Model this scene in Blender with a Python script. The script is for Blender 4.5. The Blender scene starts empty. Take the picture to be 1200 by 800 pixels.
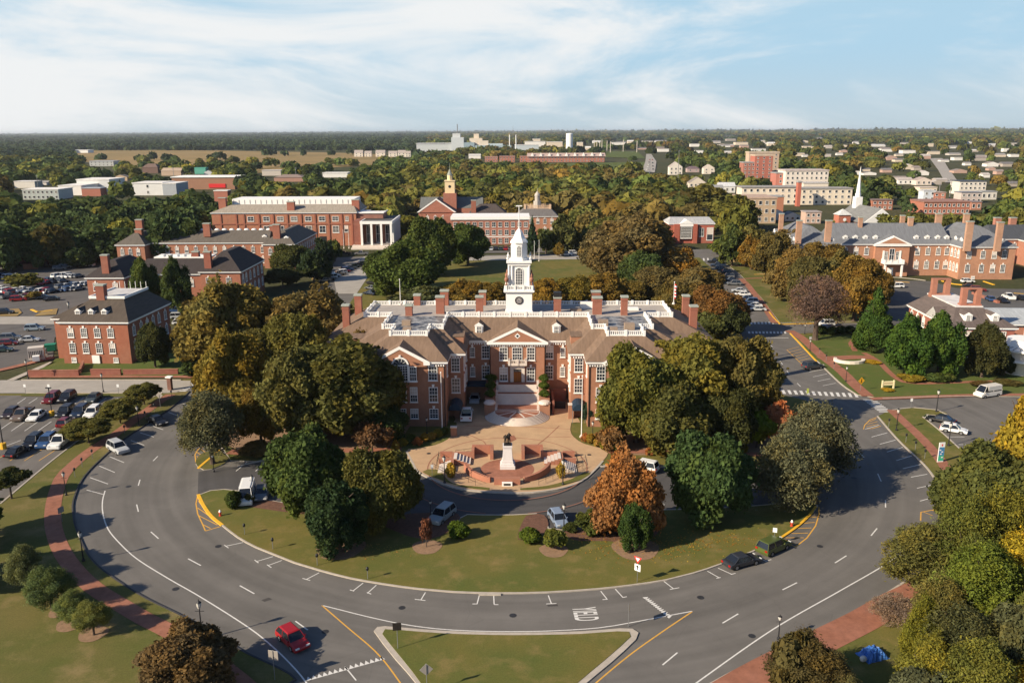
import bpy, bmesh, math, random
import numpy as np
from mathutils import Vector, Matrix
from mathutils.geometry import tessellate_polygon
R = math.radians
# ------------------------------------------------------------------ camera, sky, sun, exposure
CF, CH = 975.0, 50.0                       # focal length in pixels of a 1200 px wide frame, flying height
CP, CR = math.atan(246 / 975.0), 0.0035
sc = bpy.context.scene
cam_d = bpy.data.cameras.new('camera'); cam = bpy.data.objects.new('camera', cam_d)
sc.collection.objects.link(cam); sc.camera = cam
cam_d.sensor_width = 36; cam_d.lens = CF / 1200 * 36; cam_d.clip_start = 1; cam_d.clip_end = 60000
cam.matrix_world = (Matrix.Translation((0, 0, CH)) @ Matrix.Rotation(math.pi / 2 - CP, 4, 'X') @ Matrix.Rotation(-CR, 4, 'Z'))
SUN_AZ, SUN_EL = 29.0, 28.5
sd = Vector((math.cos(R(SUN_AZ)) * math.cos(R(SUN_EL)), math.sin(R(SUN_AZ)) * math.cos(R(SUN_EL)), -math.sin(R(SUN_EL))))
sl = bpy.data.lights.new('sun', 'SUN'); sl.energy = 5.0; sl.angle = R(0.55); sl.color = (1.0, 0.86, 0.66)
so = bpy.data.objects.new('sun', sl); sc.collection.objects.link(so)
so.rotation_mode = 'QUATERNION'; so.rotation_quaternion = sd.to_track_quat('-Z', 'Y'); so.location = (-60, -30, 120)
sc.view_settings.view_transform = 'Standard'; sc.view_settings.look = 'None'
sc.view_settings.exposure = 0.66; sc.view_settings.gamma = 1; sc.view_settings.use_curve_mapping = False
w = bpy.data.worlds.new('World'); sc.world = w; w.use_nodes = True
nt = w.node_tree; nt.nodes.clear(); N = nt.nodes.new; L = nt.links.new
out = N('ShaderNodeOutputWorld'); bg = N('ShaderNodeBackground'); sky = N('ShaderNodeTexSky')
sky.sky_type = 'NISHITA'; sky.sun_disc = False; sky.sun_elevation = R(SUN_EL); sky.sun_rotation = math.atan2(-sd.x, -sd.y)
sky.altitude = 50; sky.air_density = 1.0; sky.dust_density = 1.2; sky.ozone_density = 1.6
SKY = 0.12
bg.inputs['Strength'].default_value = SKY
tc = N('ShaderNodeTexCoord'); sep = N('ShaderNodeSeparateXYZ'); L(tc.outputs['Generated'], sep.inputs[0])
def wm(op, a, b=None, clamp=False):
    n = N('ShaderNodeMath'); n.operation = op; n.use_clamp = clamp
    for i, v in enumerate((a, b)):
        if v is None: continue
        if isinstance(v, (int, float)): n.inputs[i].default_value = v
        else: L(v, n.inputs[i])
    return n.outputs[0]
mp = N('ShaderNodeMapping'); mp.inputs['Rotation'].default_value = (0, R(-9), R(0)); mp.inputs['Scale'].default_value = (2.1, 2.1, 8.0); mp.inputs['Location'].default_value = (0.35, 0.1, 0.6)
L(tc.outputs['Generated'], mp.inputs[0])
n1 = N('ShaderNodeTexNoise'); n1.inputs['Scale'].default_value = 1.15; n1.inputs['Detail'].default_value = 12; n1.inputs['Roughness'].default_value = 0.6; n1.inputs['Distortion'].default_value = 0.5
L(mp.outputs[0], n1.inputs['Vector'])
el = wm('MAXIMUM', sep.outputs[2], 0.0)
def mrange(x, a, b, c, d):
    q = N('ShaderNodeMapRange'); q.interpolation_type = 'SMOOTHSTEP'; L(x, q.inputs[0])
    for k, v_ in zip(('From Min', 'From Max', 'To Min', 'To Max'), (a, b, c, d)): q.inputs[k].default_value = v_
    return q.outputs[0]
v = wm('ADD', n1.outputs['Fac'], wm('MULTIPLY', sep.outputs[0], -0.10))
cov = mrange(v, 0.38, 0.62, 0.0, 0.95)
cov = wm('MULTIPLY', cov, mrange(el, 0.15, 0.27, 1.0, 0.0))          # thin cloud lies low over the plain, the zenith is clear
mulk = N('ShaderNodeMixRGB'); mulk.blend_type = 'MULTIPLY'; mulk.inputs[0].default_value = 1; mulk.inputs[2].default_value = (0.42, 0.52, 0.66, 1); L(sky.outputs[0], mulk.inputs[1])
low = N('ShaderNodeMixRGB'); L(mrange(el, 0.13, 0.24, 1.0, 0.0), low.inputs[0]); L(mulk.outputs[0], low.inputs[1]); low.inputs[2].default_value = (2.35, 3.5, 4.35, 1)
mixh = N('ShaderNodeMixRGB'); L(mrange(el, 0.0, 0.095, 0.95, 0.0), mixh.inputs[0]); L(low.outputs[0], mixh.inputs[1]); mixh.inputs[2].default_value = (2.9, 3.5, 3.85, 1)
mixw = N('ShaderNodeMixRGB'); L(cov, mixw.inputs[0]); L(mixh.outputs[0], mixw.inputs[1]); mixw.inputs[2].default_value = (4.75, 4.8, 4.8, 1)
L(mixw.outputs[0], bg.inputs[0]); L(bg.outputs[0], out.inputs[0])
sc.cycles.max_bounces = 5; sc.cycles.diffuse_bounces = 2; sc.cycles.glossy_bounces = 2; sc.cycles.transmission_bounces = 2
sc.cycles.transparent_max_bounces = 4; sc.cycles.use_denoising = True; sc.cycles.caustics_reflective = False; sc.cycles.caustics_refractive = False
sc.cycles.sample_clamp_indirect = 4

# ------------------------------------------------------------------ where things stand (photogrammetry of the flat site)
def P(x, y, z=0.0):
    X = (x - 600) / CF; D = -(y - 400 + (x - 600) * CR) / CF
    f = math.cos(CP) + D * math.sin(CP); u = -math.sin(CP) + D * math.cos(CP)
    t = (z - CH) / u
    return Vector((X * t, f * t, z))
def height_at(x, y, Y):
    X = (x - 600) / CF; D = -(y - 400 + (x - 600) * CR) / CF
    f = math.cos(CP) + D * math.sin(CP); u = -math.sin(CP) + D * math.cos(CP)
    return CH + u * Y / f
def px_of(X, Y, Z=0.0):
    c, s = math.cos(CP), math.sin(CP)
    z = Y * c - (Z - CH) * s; up = Y * s + (Z - CH) * c
    x = 600 + CF * X / z
    return x, 400 - CF * up / z - (x - 600) * CR
def px_scale(Y, Z=0.0): return CF / (Y * math.cos(CP) - (Z - CH) * math.sin(CP))
rng = random.Random(11)
# ------------------------------------------------------------------ materials
MATS = {}
def mat(name, col=(0.5, 0.5, 0.5), rough=0.8, nscale=0.0, namt=0.0, objcol=False, metal=0.0, col2=None, c2scale=0.1, c2amt=0.0, spec=0.3, rnd=0.0,
        bump=0.0, streak=None, emit=None):
    if name in MATS: return MATS[name]
    m = bpy.data.materials.new(name); m.use_nodes = True; t = m.node_tree; b = t.nodes['Principled BSDF']
    n = t.nodes.new; l = t.links.new
    b.inputs['Roughness'].default_value = rough; b.inputs['Metallic'].default_value = metal; b.inputs['Specular IOR Level'].default_value = spec
    co = n('ShaderNodeTexCoord').outputs['Object']
    src = None
    if objcol:
        oi = n('ShaderNodeObjectInfo'); src = oi.outputs['Color']
    def rgb():
        nonlocal src
        if src is None:
            r = n('ShaderNodeRGB'); r.outputs[0].default_value = (*col, 1); src = r.outputs[0]
        return src
    if col2 is not None:
        no = n('ShaderNodeTexNoise'); no.inputs['Scale'].default_value = c2scale; no.inputs['Detail'].default_value = 5; no.inputs['Roughness'].default_value = 0.6
        l(co, no.inputs['Vector'])
        ra = n('ShaderNodeValToRGB'); ra.color_ramp.elements[0].position = 0.38; ra.color_ramp.elements[1].position = 0.66
        l(no.outputs['Fac'], ra.inputs[0])
        k = n('ShaderNodeMath'); k.operation = 'MULTIPLY'; l(ra.outputs[0], k.inputs[0]); k.inputs[1].default_value = c2amt
        mx = n('ShaderNodeMixRGB'); l(k.outputs[0], mx.inputs[0]); l(rgb(), mx.inputs[1]); mx.inputs[2].default_value = (*col2, 1); src = mx.outputs[0]
    if namt > 0:
        no = n('ShaderNodeTexNoise'); no.inputs['Scale'].default_value = nscale; no.inputs['Detail'].default_value = 6; no.inputs['Roughness'].default_value = 0.7
        if streak:
            mpp = n('ShaderNodeMapping'); mpp.inputs['Scale'].default_value = streak; l(co, mpp.inputs[0]); l(mpp.outputs[0], no.inputs['Vector'])
        else: l(co, no.inputs['Vector'])
        mr = n('ShaderNodeMapRange'); mr.inputs['From Min'].default_value = 0.25; mr.inputs['From Max'].default_value = 0.75
        mr.inputs['To Min'].default_value = 1 - namt; mr.inputs['To Max'].default_value = 1 + namt; l(no.outputs['Fac'], mr.inputs[0])
        mu = n('ShaderNodeVectorMath'); mu.operation = 'SCALE'; l(rgb(), mu.inputs[0]); l(mr.outputs[0], mu.inputs['Scale']); src = mu.outputs[0]
        if bump:
            bp = n('ShaderNodeBump'); bp.inputs['Strength'].default_value = bump; bp.inputs['Distance'].default_value = 0.1
            l(no.outputs['Fac'], bp.inputs['Height']); l(bp.outputs[0], b.inputs['Normal'])
    l(rgb(), b.inputs['Base Color'])
    if emit:
        b.inputs['Emission Color'].default_value = (*emit, 1); b.inputs['Emission Strength'].default_value = 1
    MATS[name] = m
    return m
def foliage_mat(name, attr=False):
    if name in MATS: return MATS[name]
    m = bpy.data.materials.new(name); m.use_nodes = True; t = m.node_tree; t.nodes.clear(); n = t.nodes.new; l = t.links.new
    o = n('ShaderNodeOutputMaterial'); pb = n('ShaderNodeBsdfPrincipled'); tr = n('ShaderNodeBsdfTranslucent'); mx = n('ShaderNodeMixShader')
    pb.inputs['Roughness'].default_value = 0.8; pb.inputs['Specular IOR Level'].default_value = 0.06
    if attr:
        at = n('ShaderNodeAttribute'); at.attribute_name = 'tint'; base = at.outputs['Color']
    else:
        oi = n('ShaderNodeObjectInfo'); base = oi.outputs['Color']
    ra = n('ShaderNodeAttribute'); ra.attribute_name = 'rnd'
    lo = n('ShaderNodeAttribute'); lo.attribute_name = 'clump'
    # clump hue: some boughs turn earlier than others
    hs = n('ShaderNodeMixRGB'); hs.blend_type = 'MULTIPLY'; hs.inputs[2].default_value = (1.5, 1.12, 0.55, 1)
    k = n('ShaderNodeMath'); k.operation = 'SUBTRACT'; l(lo.outputs['Fac'], k.inputs[0]); k.inputs[1].default_value = 0.45; k.use_clamp = True
    l(k.outputs[0], hs.inputs[0]); l(base, hs.inputs[1])
    mr = n('ShaderNodeMapRange'); mr.inputs['To Min'].default_value = 0.95; mr.inputs['To Max'].default_value = 2.4; l(ra.outputs['Fac'], mr.inputs[0])
    mu = n('ShaderNodeVectorMath'); mu.operation = 'SCALE'; l(hs.outputs[0], mu.inputs[0]); l(mr.outputs[0], mu.inputs['Scale'])
    l(mu.outputs[0], pb.inputs['Base Color']); l(mu.outputs[0], tr.inputs['Color'])
    mx.inputs[0].default_value = 0.34; l(pb.outputs[0], mx.inputs[1]); l(tr.outputs[0], mx.inputs[2]); l(mx.outputs[0], o.inputs[0])
    MATS[name] = m; return m
def ground_mat(name, c1, c2, c3, s1=0.05, s2=0.6, fine=6.0, fa=0.22):
    """grass: two large patch colours, a dry colour in blotches, mowing grain"""
    m = bpy.data.materials.new(name); m.use_nodes = True; t = m.node_tree; b = t.nodes['Principled BSDF']; n = t.nodes.new; l = t.links.new
    b.inputs['Roughness'].default_value = 0.95; b.inputs['Specular IOR Level'].default_value = 0.1
    co = n('ShaderNodeTexCoord').outputs['Object']
    def noise(s, d, lo, hi):
        a = n('ShaderNodeTexNoise'); a.inputs['Scale'].default_value = s; a.inputs['Detail'].default_value = d; a.inputs['Roughness'].default_value = 0.65; l(co, a.inputs['Vector'])
        r = n('ShaderNodeMapRange'); r.inputs['From Min'].default_value = lo; r.inputs['From Max'].default_value = hi; l(a.outputs['Fac'], r.inputs[0]); return r.outputs[0]
    m1 = n('ShaderNodeMixRGB'); l(noise(s1, 5, 0.35, 0.65), m1.inputs[0]); m1.inputs[1].default_value = (*c1, 1); m1.inputs[2].default_value = (*c2, 1)
    m2 = n('ShaderNodeMixRGB'); l(noise(s2, 7, 0.5, 0.78), m2.inputs[0]); l(m1.outputs[0], m2.inputs[1]); m2.inputs[2].default_value = (*c3, 1)
    f = n('ShaderNodeTexNoise'); f.inputs['Scale'].default_value = fine; f.inputs['Detail'].default_value = 5; f.inputs['Roughness'].default_value = 0.8; l(co, f.inputs['Vector'])
    mr = n('ShaderNodeMapRange'); mr.inputs['From Min'].default_value = 0.3; mr.inputs['From Max'].default_value = 0.7; mr.inputs['To Min'].default_value = 1 - fa; mr.inputs['To Max'].default_value = 1 + fa; l(f.outputs['Fac'], mr.inputs[0])
    mu = n('ShaderNodeVectorMath'); mu.operation = 'SCALE'; l(m2.outputs[0], mu.inputs[0]); l(mr.outputs[0], mu.inputs['Scale']); l(mu.outputs[0], b.inputs['Base Color'])
    MATS[name] = m; return m
GRASS = ground_mat('lawn grass', (0.150, 0.122, 0.034), (0.086, 0.104, 0.026), (0.21, 0.155, 0.06), 0.055, 0.35)
GRASSG = ground_mat('green grass', (0.078, 0.112, 0.026), (0.092, 0.108, 0.028), (0.14, 0.122, 0.045), 0.03, 0.3)
GRASSD = ground_mat('dry grass', (0.135, 0.115, 0.038), (0.088, 0.098, 0.024), (0.26, 0.185, 0.09), 0.07, 0.16)
EARTH = ground_mat('country ground', (0.05, 0.055, 0.022), (0.07, 0.065, 0.03), (0.10, 0.085, 0.045), 0.006, 0.03, 0.5, 0.3)
FIELD = ground_mat('marsh field', (0.30, 0.20, 0.085), (0.20, 0.15, 0.06), (0.27, 0.2, 0.1), 0.006, 0.02, 0.1, 0.2)
def asphalt_mat():
    m = bpy.data.materials.new('asphalt'); m.use_nodes = True; t = m.node_tree; b = t.nodes['Principled BSDF']; n = t.nodes.new; l = t.links.new
    b.inputs['Roughness'].default_value = 0.86; b.inputs['Specular IOR Level'].default_value = 0.25
    tc_ = n('ShaderNodeTexCoord'); co = tc_.outputs['Object']
    # tyre-worn rings follow the roundabout: distance from its centre
    sp = n('ShaderNodeSeparateXYZ'); l(co, sp.inputs[0])
    def M(op, a, b_=None):
        q = n('ShaderNodeMath'); q.operation = op
        for i, v in enumerate((a, b_)):
            if v is None: continue
            if isinstance(v, (int, float)): q.inputs[i].default_value = v
            else: l(v, q.inputs[i])
        return q.outputs[0]
    dy = M('SUBTRACT', sp.outputs[1], 131.5); r = M('SQRT', M('ADD', M('MULTIPLY', sp.outputs[0], sp.outputs[0]), M('MULTIPLY', dy, dy)))
    th = M('ARCTAN2', dy, sp.outputs[0])
    cb = n('ShaderNodeCombineXYZ'); l(M('MULTIPLY', r, 0.55), cb.inputs[0]); l(M('MULTIPLY', th, 1.1), cb.inputs[1])
    a = n('ShaderNodeTexNoise'); a.inputs['Scale'].default_value = 1.0; a.inputs['Detail'].default_value = 4; l(cb.outputs[0], a.inputs['Vector'])
    bn = n('ShaderNodeTexNoise'); bn.inputs['Scale'].default_value = 0.12; bn.inputs['Detail'].default_value = 8; bn.inputs['Roughness'].default_value = 0.65; l(co, bn.inputs['Vector'])
    fn = n('ShaderNodeTexNoise'); fn.inputs['Scale'].default_value = 9; fn.inputs['Detail'].default_value = 5; fn.inputs['Roughness'].default_value = 0.8; l(co, fn.inputs['Vector'])
    vo = n('ShaderNodeTexVoronoi'); vo.feature = 'DISTANCE_TO_EDGE'; vo.inputs['Scale'].default_value = 0.11; l(co, vo.inputs['Vector'])
    crk = M('MULTIPLY', M('LESS_THAN', vo.outputs['Distance'], 0.005), -0.07)
    s = M('ADD', M('ADD', M('MULTIPLY', a.outputs['Fac'], 0.8), M('MULTIPLY', bn.outputs['Fac'], 0.75)), M('MULTIPLY', fn.outputs['Fac'], 0.35))
    s = M('ADD', M('ADD', s, 0.07), crk)
    mu = n('ShaderNodeVectorMath'); mu.operation = 'SCALE'; oi = n('ShaderNodeObjectInfo'); l(oi.outputs['Color'], mu.inputs[0]); l(s, mu.inputs['Scale']); l(mu.outputs[0], b.inputs['Base Color'])
    return m
ASPH = asphalt_mat()
ASPHC = (0.130, 0.120, 0.108, 1)
CONC = mat('kerb concrete', (0.40, 0.35, 0.29), 0.9, 1.5, 0.18)
PAVE = mat('concrete street slabs', (0.33, 0.30, 0.26), 0.9, 0.3, 0.16)
PLAZA = mat('tan paving', (0.46, 0.31, 0.18), 0.85, 0.5, 0.14, col2=(0.38, 0.23, 0.135), c2scale=0.2, c2amt=0.5)
BPATH = mat('brick paving', (0.26, 0.105, 0.062), 0.9, 1.2, 0.25, col2=(0.34, 0.15, 0.10), c2scale=0.25, c2amt=0.6)
MULCH = mat('bark mulch', (0.13, 0.065, 0.042), 0.95, 2.5, 0.4)
LEAFMUL = mat('straw mulch', (0.24, 0.15, 0.09), 0.95, 3, 0.3)
WPAINT = mat('white road paint', (0.62, 0.60, 0.56), 0.7, 3.0, 0.16)
YPAINT = mat('yellow road paint', (0.62, 0.33, 0.055), 0.7, 3.0, 0.16)
YKERB = mat('yellow kerb paint', (0.72, 0.40, 0.03), 0.7, 2.0, 0.14)
BRICK = mat('red brickwork', objcol=True, rough=0.9, nscale=0.9, namt=0.16, col2=(0.27, 0.14, 0.09), c2scale=0.22, c2amt=0.4)
ROOF = mat('roof shingles', objcol=True, rough=0.9, nscale=1.0, namt=0.3, streak=(2.2, 0.35, 0.35))
FLATR = mat('flat roof membrane', objcol=True, rough=0.8, nscale=0.35, namt=0.28)
WORN = mat('worn dark roof membrane', (0.04, 0.043, 0.05), 0.45, 0.8, 0.3, col2=(0.45, 0.44, 0.42), c2scale=0.9, c2amt=0.8)
WHITE = mat('white painted wood', (0.80, 0.78, 0.74), 0.6, 0.8, 0.05)
STONE = mat('pale stone', (0.62, 0.54, 0.47), 0.8, 0.9, 0.10)
WALLC = mat('painted wall', objcol=True, rough=0.85, nscale=0.25, namt=0.08)
DARK = mat('dark metal', (0.018, 0.018, 0.02), 0.5)
GREYM = mat('grey metal', (0.22, 0.22, 0.22), 0.5, metal=0.3)
BRONZE = mat('dark bronze', (0.035, 0.03, 0.026), 0.45, 3, 0.3, metal=0.4)
WOODD = mat('varnished door wood', (0.30, 0.10, 0.02), 0.5)
def glass_mat():
    m = bpy.data.materials.new('window glass'); m.use_nodes = True; t = m.node_tree; b = t.nodes['Principled BSDF']; n = t.nodes.new; l = t.links.new
    oi = n('ShaderNodeObjectInfo'); cr_ = n('ShaderNodeValToRGB'); l(oi.outputs['Random'], cr_.inputs[0])
    e = cr_.color_ramp.elements; e[0].color = (0.02, 0.028, 0.04, 1); e[1].position = 1; e[1].color = (0.20, 0.19, 0.17, 1)
    x = e.new(0.5); x.color = (0.05, 0.055, 0.065, 1)
    l(cr_.outputs[0], b.inputs['Base Color']); b.inputs['Roughness'].default_value = 0.12; b.inputs['Specular IOR Level'].default_value = 0.5
    return m
GLASS = glass_mat()
PAINT = mat('car paint', objcol=True, rough=0.28, spec=0.6)
CGLASS = mat('car glass', (0.012, 0.015, 0.02), 0.08, spec=0.6)
RUBBER = mat('tyre rubber', (0.012, 0.012, 0.012), 0.8)
HEADL = mat('headlamp lens', (0.6, 0.6, 0.58), 0.2); TAILL = mat('tail lamp lens', (0.35, 0.01, 0.01), 0.25)
BARK = mat('bark', (0.085, 0.06, 0.045), 0.95, 2.0, 0.3)
LEAF = foliage_mat('foliage'); LEAFA = foliage_mat('distant foliage', True)

# ------------------------------------------------------------------ objects and meshes
COL = sc.collection
def tag(o, label=None, cat=None, group=None, kind=None):
    if label: o['label'] = label
    if cat: o['category'] = cat
    if group: o['group'] = group
    if kind: o['kind'] = kind
    return o
def empty(name, loc, rz=0.0, label=None, cat=None, group=None):
    o = bpy.data.objects.new(name, None); COL.objects.link(o); o.location = loc; o.rotation_euler = (0, 0, rz); o.empty_display_size = 0.5
    return tag(o, label, cat, group)
def link(name, me, parent=None, color=None, loc=(0, 0, 0), rz=0.0, scale=None):
    o = bpy.data.objects.new(name, me); COL.objects.link(o); o.location = loc; o.rotation_euler = (0, 0, rz)
    if scale: o.scale = scale
    if parent: o.parent = parent
    if color: o.color = (*color[:3], 1)
    return o
def copy_tree(o, parent=None):
    c = o.copy(); COL.objects.link(c)
    if parent: c.parent = parent
    for ch in list(o.children): copy_tree(ch, c)
    return c
class MB:
    def __init__(s): s.v = []; s.f = []; s.m = []; s.cur = 0; s.mats = []
    def use(s, m):
        if m not in s.mats: s.mats.append(m)
        s.cur = s.mats.index(m); return s
    def add(s, vs, fs):
        o = len(s.v); s.v += [tuple(v) for v in vs]
        for f in fs: s.f.append(tuple(o + i for i in f)); s.m.append(s.cur)
        return s
    def box(s, x0, x1, y0, y1, z0, z1):
        return s.add([(x0, y0, z0), (x1, y0, z0), (x1, y1, z0), (x0, y1, z0), (x0, y0, z1), (x1, y0, z1), (x1, y1, z1), (x0, y1, z1)],
                     [(0, 3, 2, 1), (4, 5, 6, 7), (0, 1, 5, 4), (1, 2, 6, 5), (2, 3, 7, 6), (3, 0, 4, 7)])
    def frustum(s, a, b, z0, z1, top=True):
        (x0, x1, y0, y1), (u0, u1, v0, v1) = a, b
        return s.add([(x0, y0, z0), (x1, y0, z0), (x1, y1, z0), (x0, y1, z0), (u0, v0, z1), (u1, v0, z1), (u1, v1, z1), (u0, v1, z1)],
                     [(0, 3, 2, 1), (0, 1, 5, 4), (1, 2, 6, 5), (2, 3, 7, 6), (3, 0, 4, 7)] + ([(4, 5, 6, 7)] if top else []))
    def prism(s, pts, z0, z1):
        n = len(pts); o = [(p[0], p[1], z0) for p in pts] + [(p[0], p[1], z1) for p in pts]
        return s.add(o, [tuple(range(n))[::-1], tuple(range(n, 2 * n))] + [(i, (i + 1) % n, n + (i + 1) % n, n + i) for i in range(n)])
    def gable(s, x0, x1, y0, y1, z0, z1, thick=None):
        """triangular prism, gable faces -Y / +Y"""
        xm = (x0 + x1) / 2
        return s.add([(x0, y0, z0), (x1, y0, z0), (xm, y0, z1), (x0, y1, z0), (x1, y1, z0), (xm, y1, z1)],
                     [(0, 1, 2), (5, 4, 3), (0, 3, 4, 1), (1, 4, 5, 2), (0, 2, 5, 3)])
    def gable_x(s, x0, x1, y0, y1, z0, z1):
        ym = (y0 + y1) / 2
        return s.add([(x0, y0, z0), (x0, y1, z0), (x0, ym, z1), (x1, y0, z0), (x1, y1, z0), (x1, ym, z1)],
                     [(0, 2, 1), (3, 4, 5), (0, 1, 4, 3), (1, 2, 5, 4), (0, 3, 5, 2)])
    def cyl(s, cx, cy, z0, z1, r0, r1=None, n=10, a0=0.0):
        r1 = r0 if r1 is None else r1
        p = [(cx + r0 * math.cos(a0 + 2 * math.pi * i / n), cy + r0 * math.sin(a0 + 2 * math.pi * i / n), z0) for i in range(n)]
        q = [(cx + r1 * math.cos(a0 + 2 * math.pi * i / n), cy + r1 * math.sin(a0 + 2 * math.pi * i / n), z1) for i in range(n)]
        return s.add(p + q, [tuple(range(n))[::-1], tuple(range(n, 2 * n))] + [(i, (i + 1) % n, n + (i + 1) % n, n + i) for i in range(n)])
    def lathe(s, cx, cy, prof, n=12, a0=0.0):
        vs = []; fs = []
        for r, z in prof: vs += [(cx + r * math.cos(a0 + 2 * math.pi * i / n), cy + r * math.sin(a0 + 2 * math.pi * i / n), z) for i in range(n)]
        for k in range(len(prof) - 1):
            for i in range(n): fs.append((k * n + i, k * n + (i + 1) % n, (k + 1) * n + (i + 1) % n, (k + 1) * n + i))
        fs += [tuple(range(n))[::-1], tuple(range((len(prof) - 1) * n, len(prof) * n))]
        return s.add(vs, fs)
    def tube(s, p, q, r0, r1=None, n=6):
        r1 = r0 if r1 is None else r1; p = Vector(p); q = Vector(q); d = (q - p).normalized()
        a = d.orthogonal().normalized(); b = d.cross(a)
        vs = [p + (a * math.cos(t) + b * math.sin(t)) * r0 for t in (2 * math.pi * i / n for i in range(n))] + \
             [q + (a * math.cos(t) + b * math.sin(t)) * r1 for t in (2 * math.pi * i / n for i in range(n))]
        return s.add(vs, [tuple(range(n))[::-1], tuple(range(n, 2 * n))] + [(i, (i + 1) % n, n + (i + 1) % n, n + i) for i in range(n)])
    def ball(s, c, r, n=8, m=6, sx=1, sy=1, sz=1):
        vs = []; fs = []
        for j in range(m + 1):
            t = math.pi * j / m
            for i in range(n):
                p = 2 * math.pi * i / n
                vs.append((c[0] + r * sx * math.sin(t) * math.cos(p), c[1] + r * sy * math.sin(t) * math.sin(p), c[2] + r * sz * math.cos(t)))
        for j in range(m):
            for i in range(n): fs.append((j * n + i, (j + 1) * n + i, (j + 1) * n + (i + 1) % n, j * n + (i + 1) % n))
        return s.add(vs, fs)
    def quad(s, a, b, c, d): return s.add([a, b, c, d], [(0, 1, 2, 3)])
    def mesh(s, name, mats=None, smooth=False):
        me = bpy.data.meshes.new(name); me.from_pydata(s.v, [], s.f)
        for m in (mats or s.mats): me.materials.append(m)
        if not mats and s.m: me.polygons.foreach_set('material_index', s.m)
        if smooth: me.polygons.foreach_set('use_smooth', [True] * len(s.f))
        me.update(); return me
    def build(s, name, m=None, parent=None, color=None, loc=(0, 0, 0), rz=0.0, smooth=False):
        return link(name, s.mesh(name, [m] if m else None, smooth), parent, color, loc, rz)
def spline(pts, closed=False, step=1.5):
    pts = [Vector((p[0], p[1], 0)) for p in pts]; n = len(pts); o = []
    rngi = range(n if closed else n - 1)
    for i in rngi:
        p0 = pts[(i - 1) % n] if closed or i > 0 else pts[0] * 2 - pts[1]
        p1 = pts[i]; p2 = pts[(i + 1) % n]
        p3 = pts[(i + 2) % n] if closed or i + 2 < n else pts[-1] * 2 - pts[-2]
        k = max(1, min(14, int((p2 - p1).length / step)))
        for j in range(k):
            t = j / k
            o.append(0.5 * ((2 * p1) + (p2 - p0) * t + (2 * p0 - 5 * p1 + 4 * p2 - p3) * t * t + (3 * p1 - p0 - 3 * p2 + p3) * t ** 3))
    if not closed: o.append(pts[-1])
    return o
def gpx(pts): return [P(*p) for p in pts]
def poly_sheet(mb, pts, z):
    """flat polygon, triangulated"""
    pp = []
    for p in pts:
        if not pp or (pp[-1] - Vector((p[0], p[1], 0))).length > 1e-3: pp.append(Vector((p[0], p[1], 0)))
    if (pp[0] - pp[-1]).length < 1e-3: pp.pop()
    fs = []
    for a, b, c in tessellate_polygon([pp]):
        if (pp[b] - pp[a]).cross(pp[c] - pp[a]).z < 0: b, c = c, b
        fs.append((a, b, c))
    mb.add([(p.x, p.y, z) for p in pp], fs)
def slab(name, pts, z0, z1, m, side=None, kind='structure', color=None):
    """raised island: flat top with vertical sides"""
    mb = MB(); mb.use(m); poly_sheet(mb, pts, z1); mb.use(side or m); n = len(pts)
    a = sum(pts[i][0] * pts[(i + 1) % n][1] - pts[(i + 1) % n][0] * pts[i][1] for i in range(n))
    p = pts if a > 0 else pts[::-1]
    mb.add([(q[0], q[1], z0) for q in p] + [(q[0], q[1], z1) for q in p], [(i, (i + 1) % n, n + (i + 1) % n, n + i) for i in range(n)])
    o = mb.build(name, None, None, color); tag(o, kind=kind); return o
def ribbon(mb, pts, width, z, z2=None, closed=False):
    """strip of given width centred on a ground line; with z2 it has thickness down to z2"""
    pts = [Vector((p[0], p[1], 0)) for p in pts]; n = len(pts); l = []; r = []
    for i, p in enumerate(pts):
        a = pts[(i - 1) % n] if (closed or i > 0) else p; b = pts[(i + 1) % n] if (closed or i < n - 1) else p
        d = (b - a).normalized(); q = Vector((-d.y, d.x, 0)) * width / 2
        l.append(p + q); r.append(p - q)
    vs = [(q.x, q.y, z) for q in l] + [(q.x, q.y, z) for q in r]
    rg = range(n if closed else n - 1)
    fs = [(n + i, n + (i + 1) % n, (i + 1) % n, i) for i in rg]
    if z2 is not None:
        vs += [(q.x, q.y, z2) for q in l] + [(q.x, q.y, z2) for q in r]
        fs += [(i, (i + 1) % n, 2 * n + (i + 1) % n, 2 * n + i) for i in rg] + [(n + (i + 1) % n, n + i, 3 * n + i, 3 * n + (i + 1) % n) for i in rg]
        if not closed: fs += [(0, 2 * n, 3 * n, n), (n - 1, 2 * n - 1, 4 * n - 1, 3 * n - 1)]
    mb.add(vs, fs)
# ------------------------------------------------------------------ the ground
def grid_sheet(name, x0, x1, y0, y1, z, m, nx, ny):
    mb = MB(); xs = [x0 + (x1 - x0) * i / nx for i in range(nx + 1)]; ys = [y0 + (y1 - y0) * j / ny for j in range(ny + 1)]
    mb.add([(x, y, z) for y in ys for x in xs], [(j * (nx + 1) + i, j * (nx + 1) + i + 1, (j + 1) * (nx + 1) + i + 1, (j + 1) * (nx + 1) + i) for j in range(ny) for i in range(nx)])
    o = mb.build(name, m); tag(o, kind='structure'); return o
g1 = MB(); xs = [-16000, -6000, -2000, -800, -300, -100, 100, 300, 800, 2000, 6000, 16000]; ys = [-3000, -800, -100, 100, 300, 600, 1200, 2500, 5000, 10000, 22000]
g1.add([(x, y, -0.05) for y in ys for x in xs], [(j * 12 + i, j * 12 + i + 1, (j + 1) * 12 + i + 1, (j + 1) * 12 + i) for j in range(10) for i in range(11)])
tag(g1.build('ground', EARTH), kind='structure')
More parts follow.
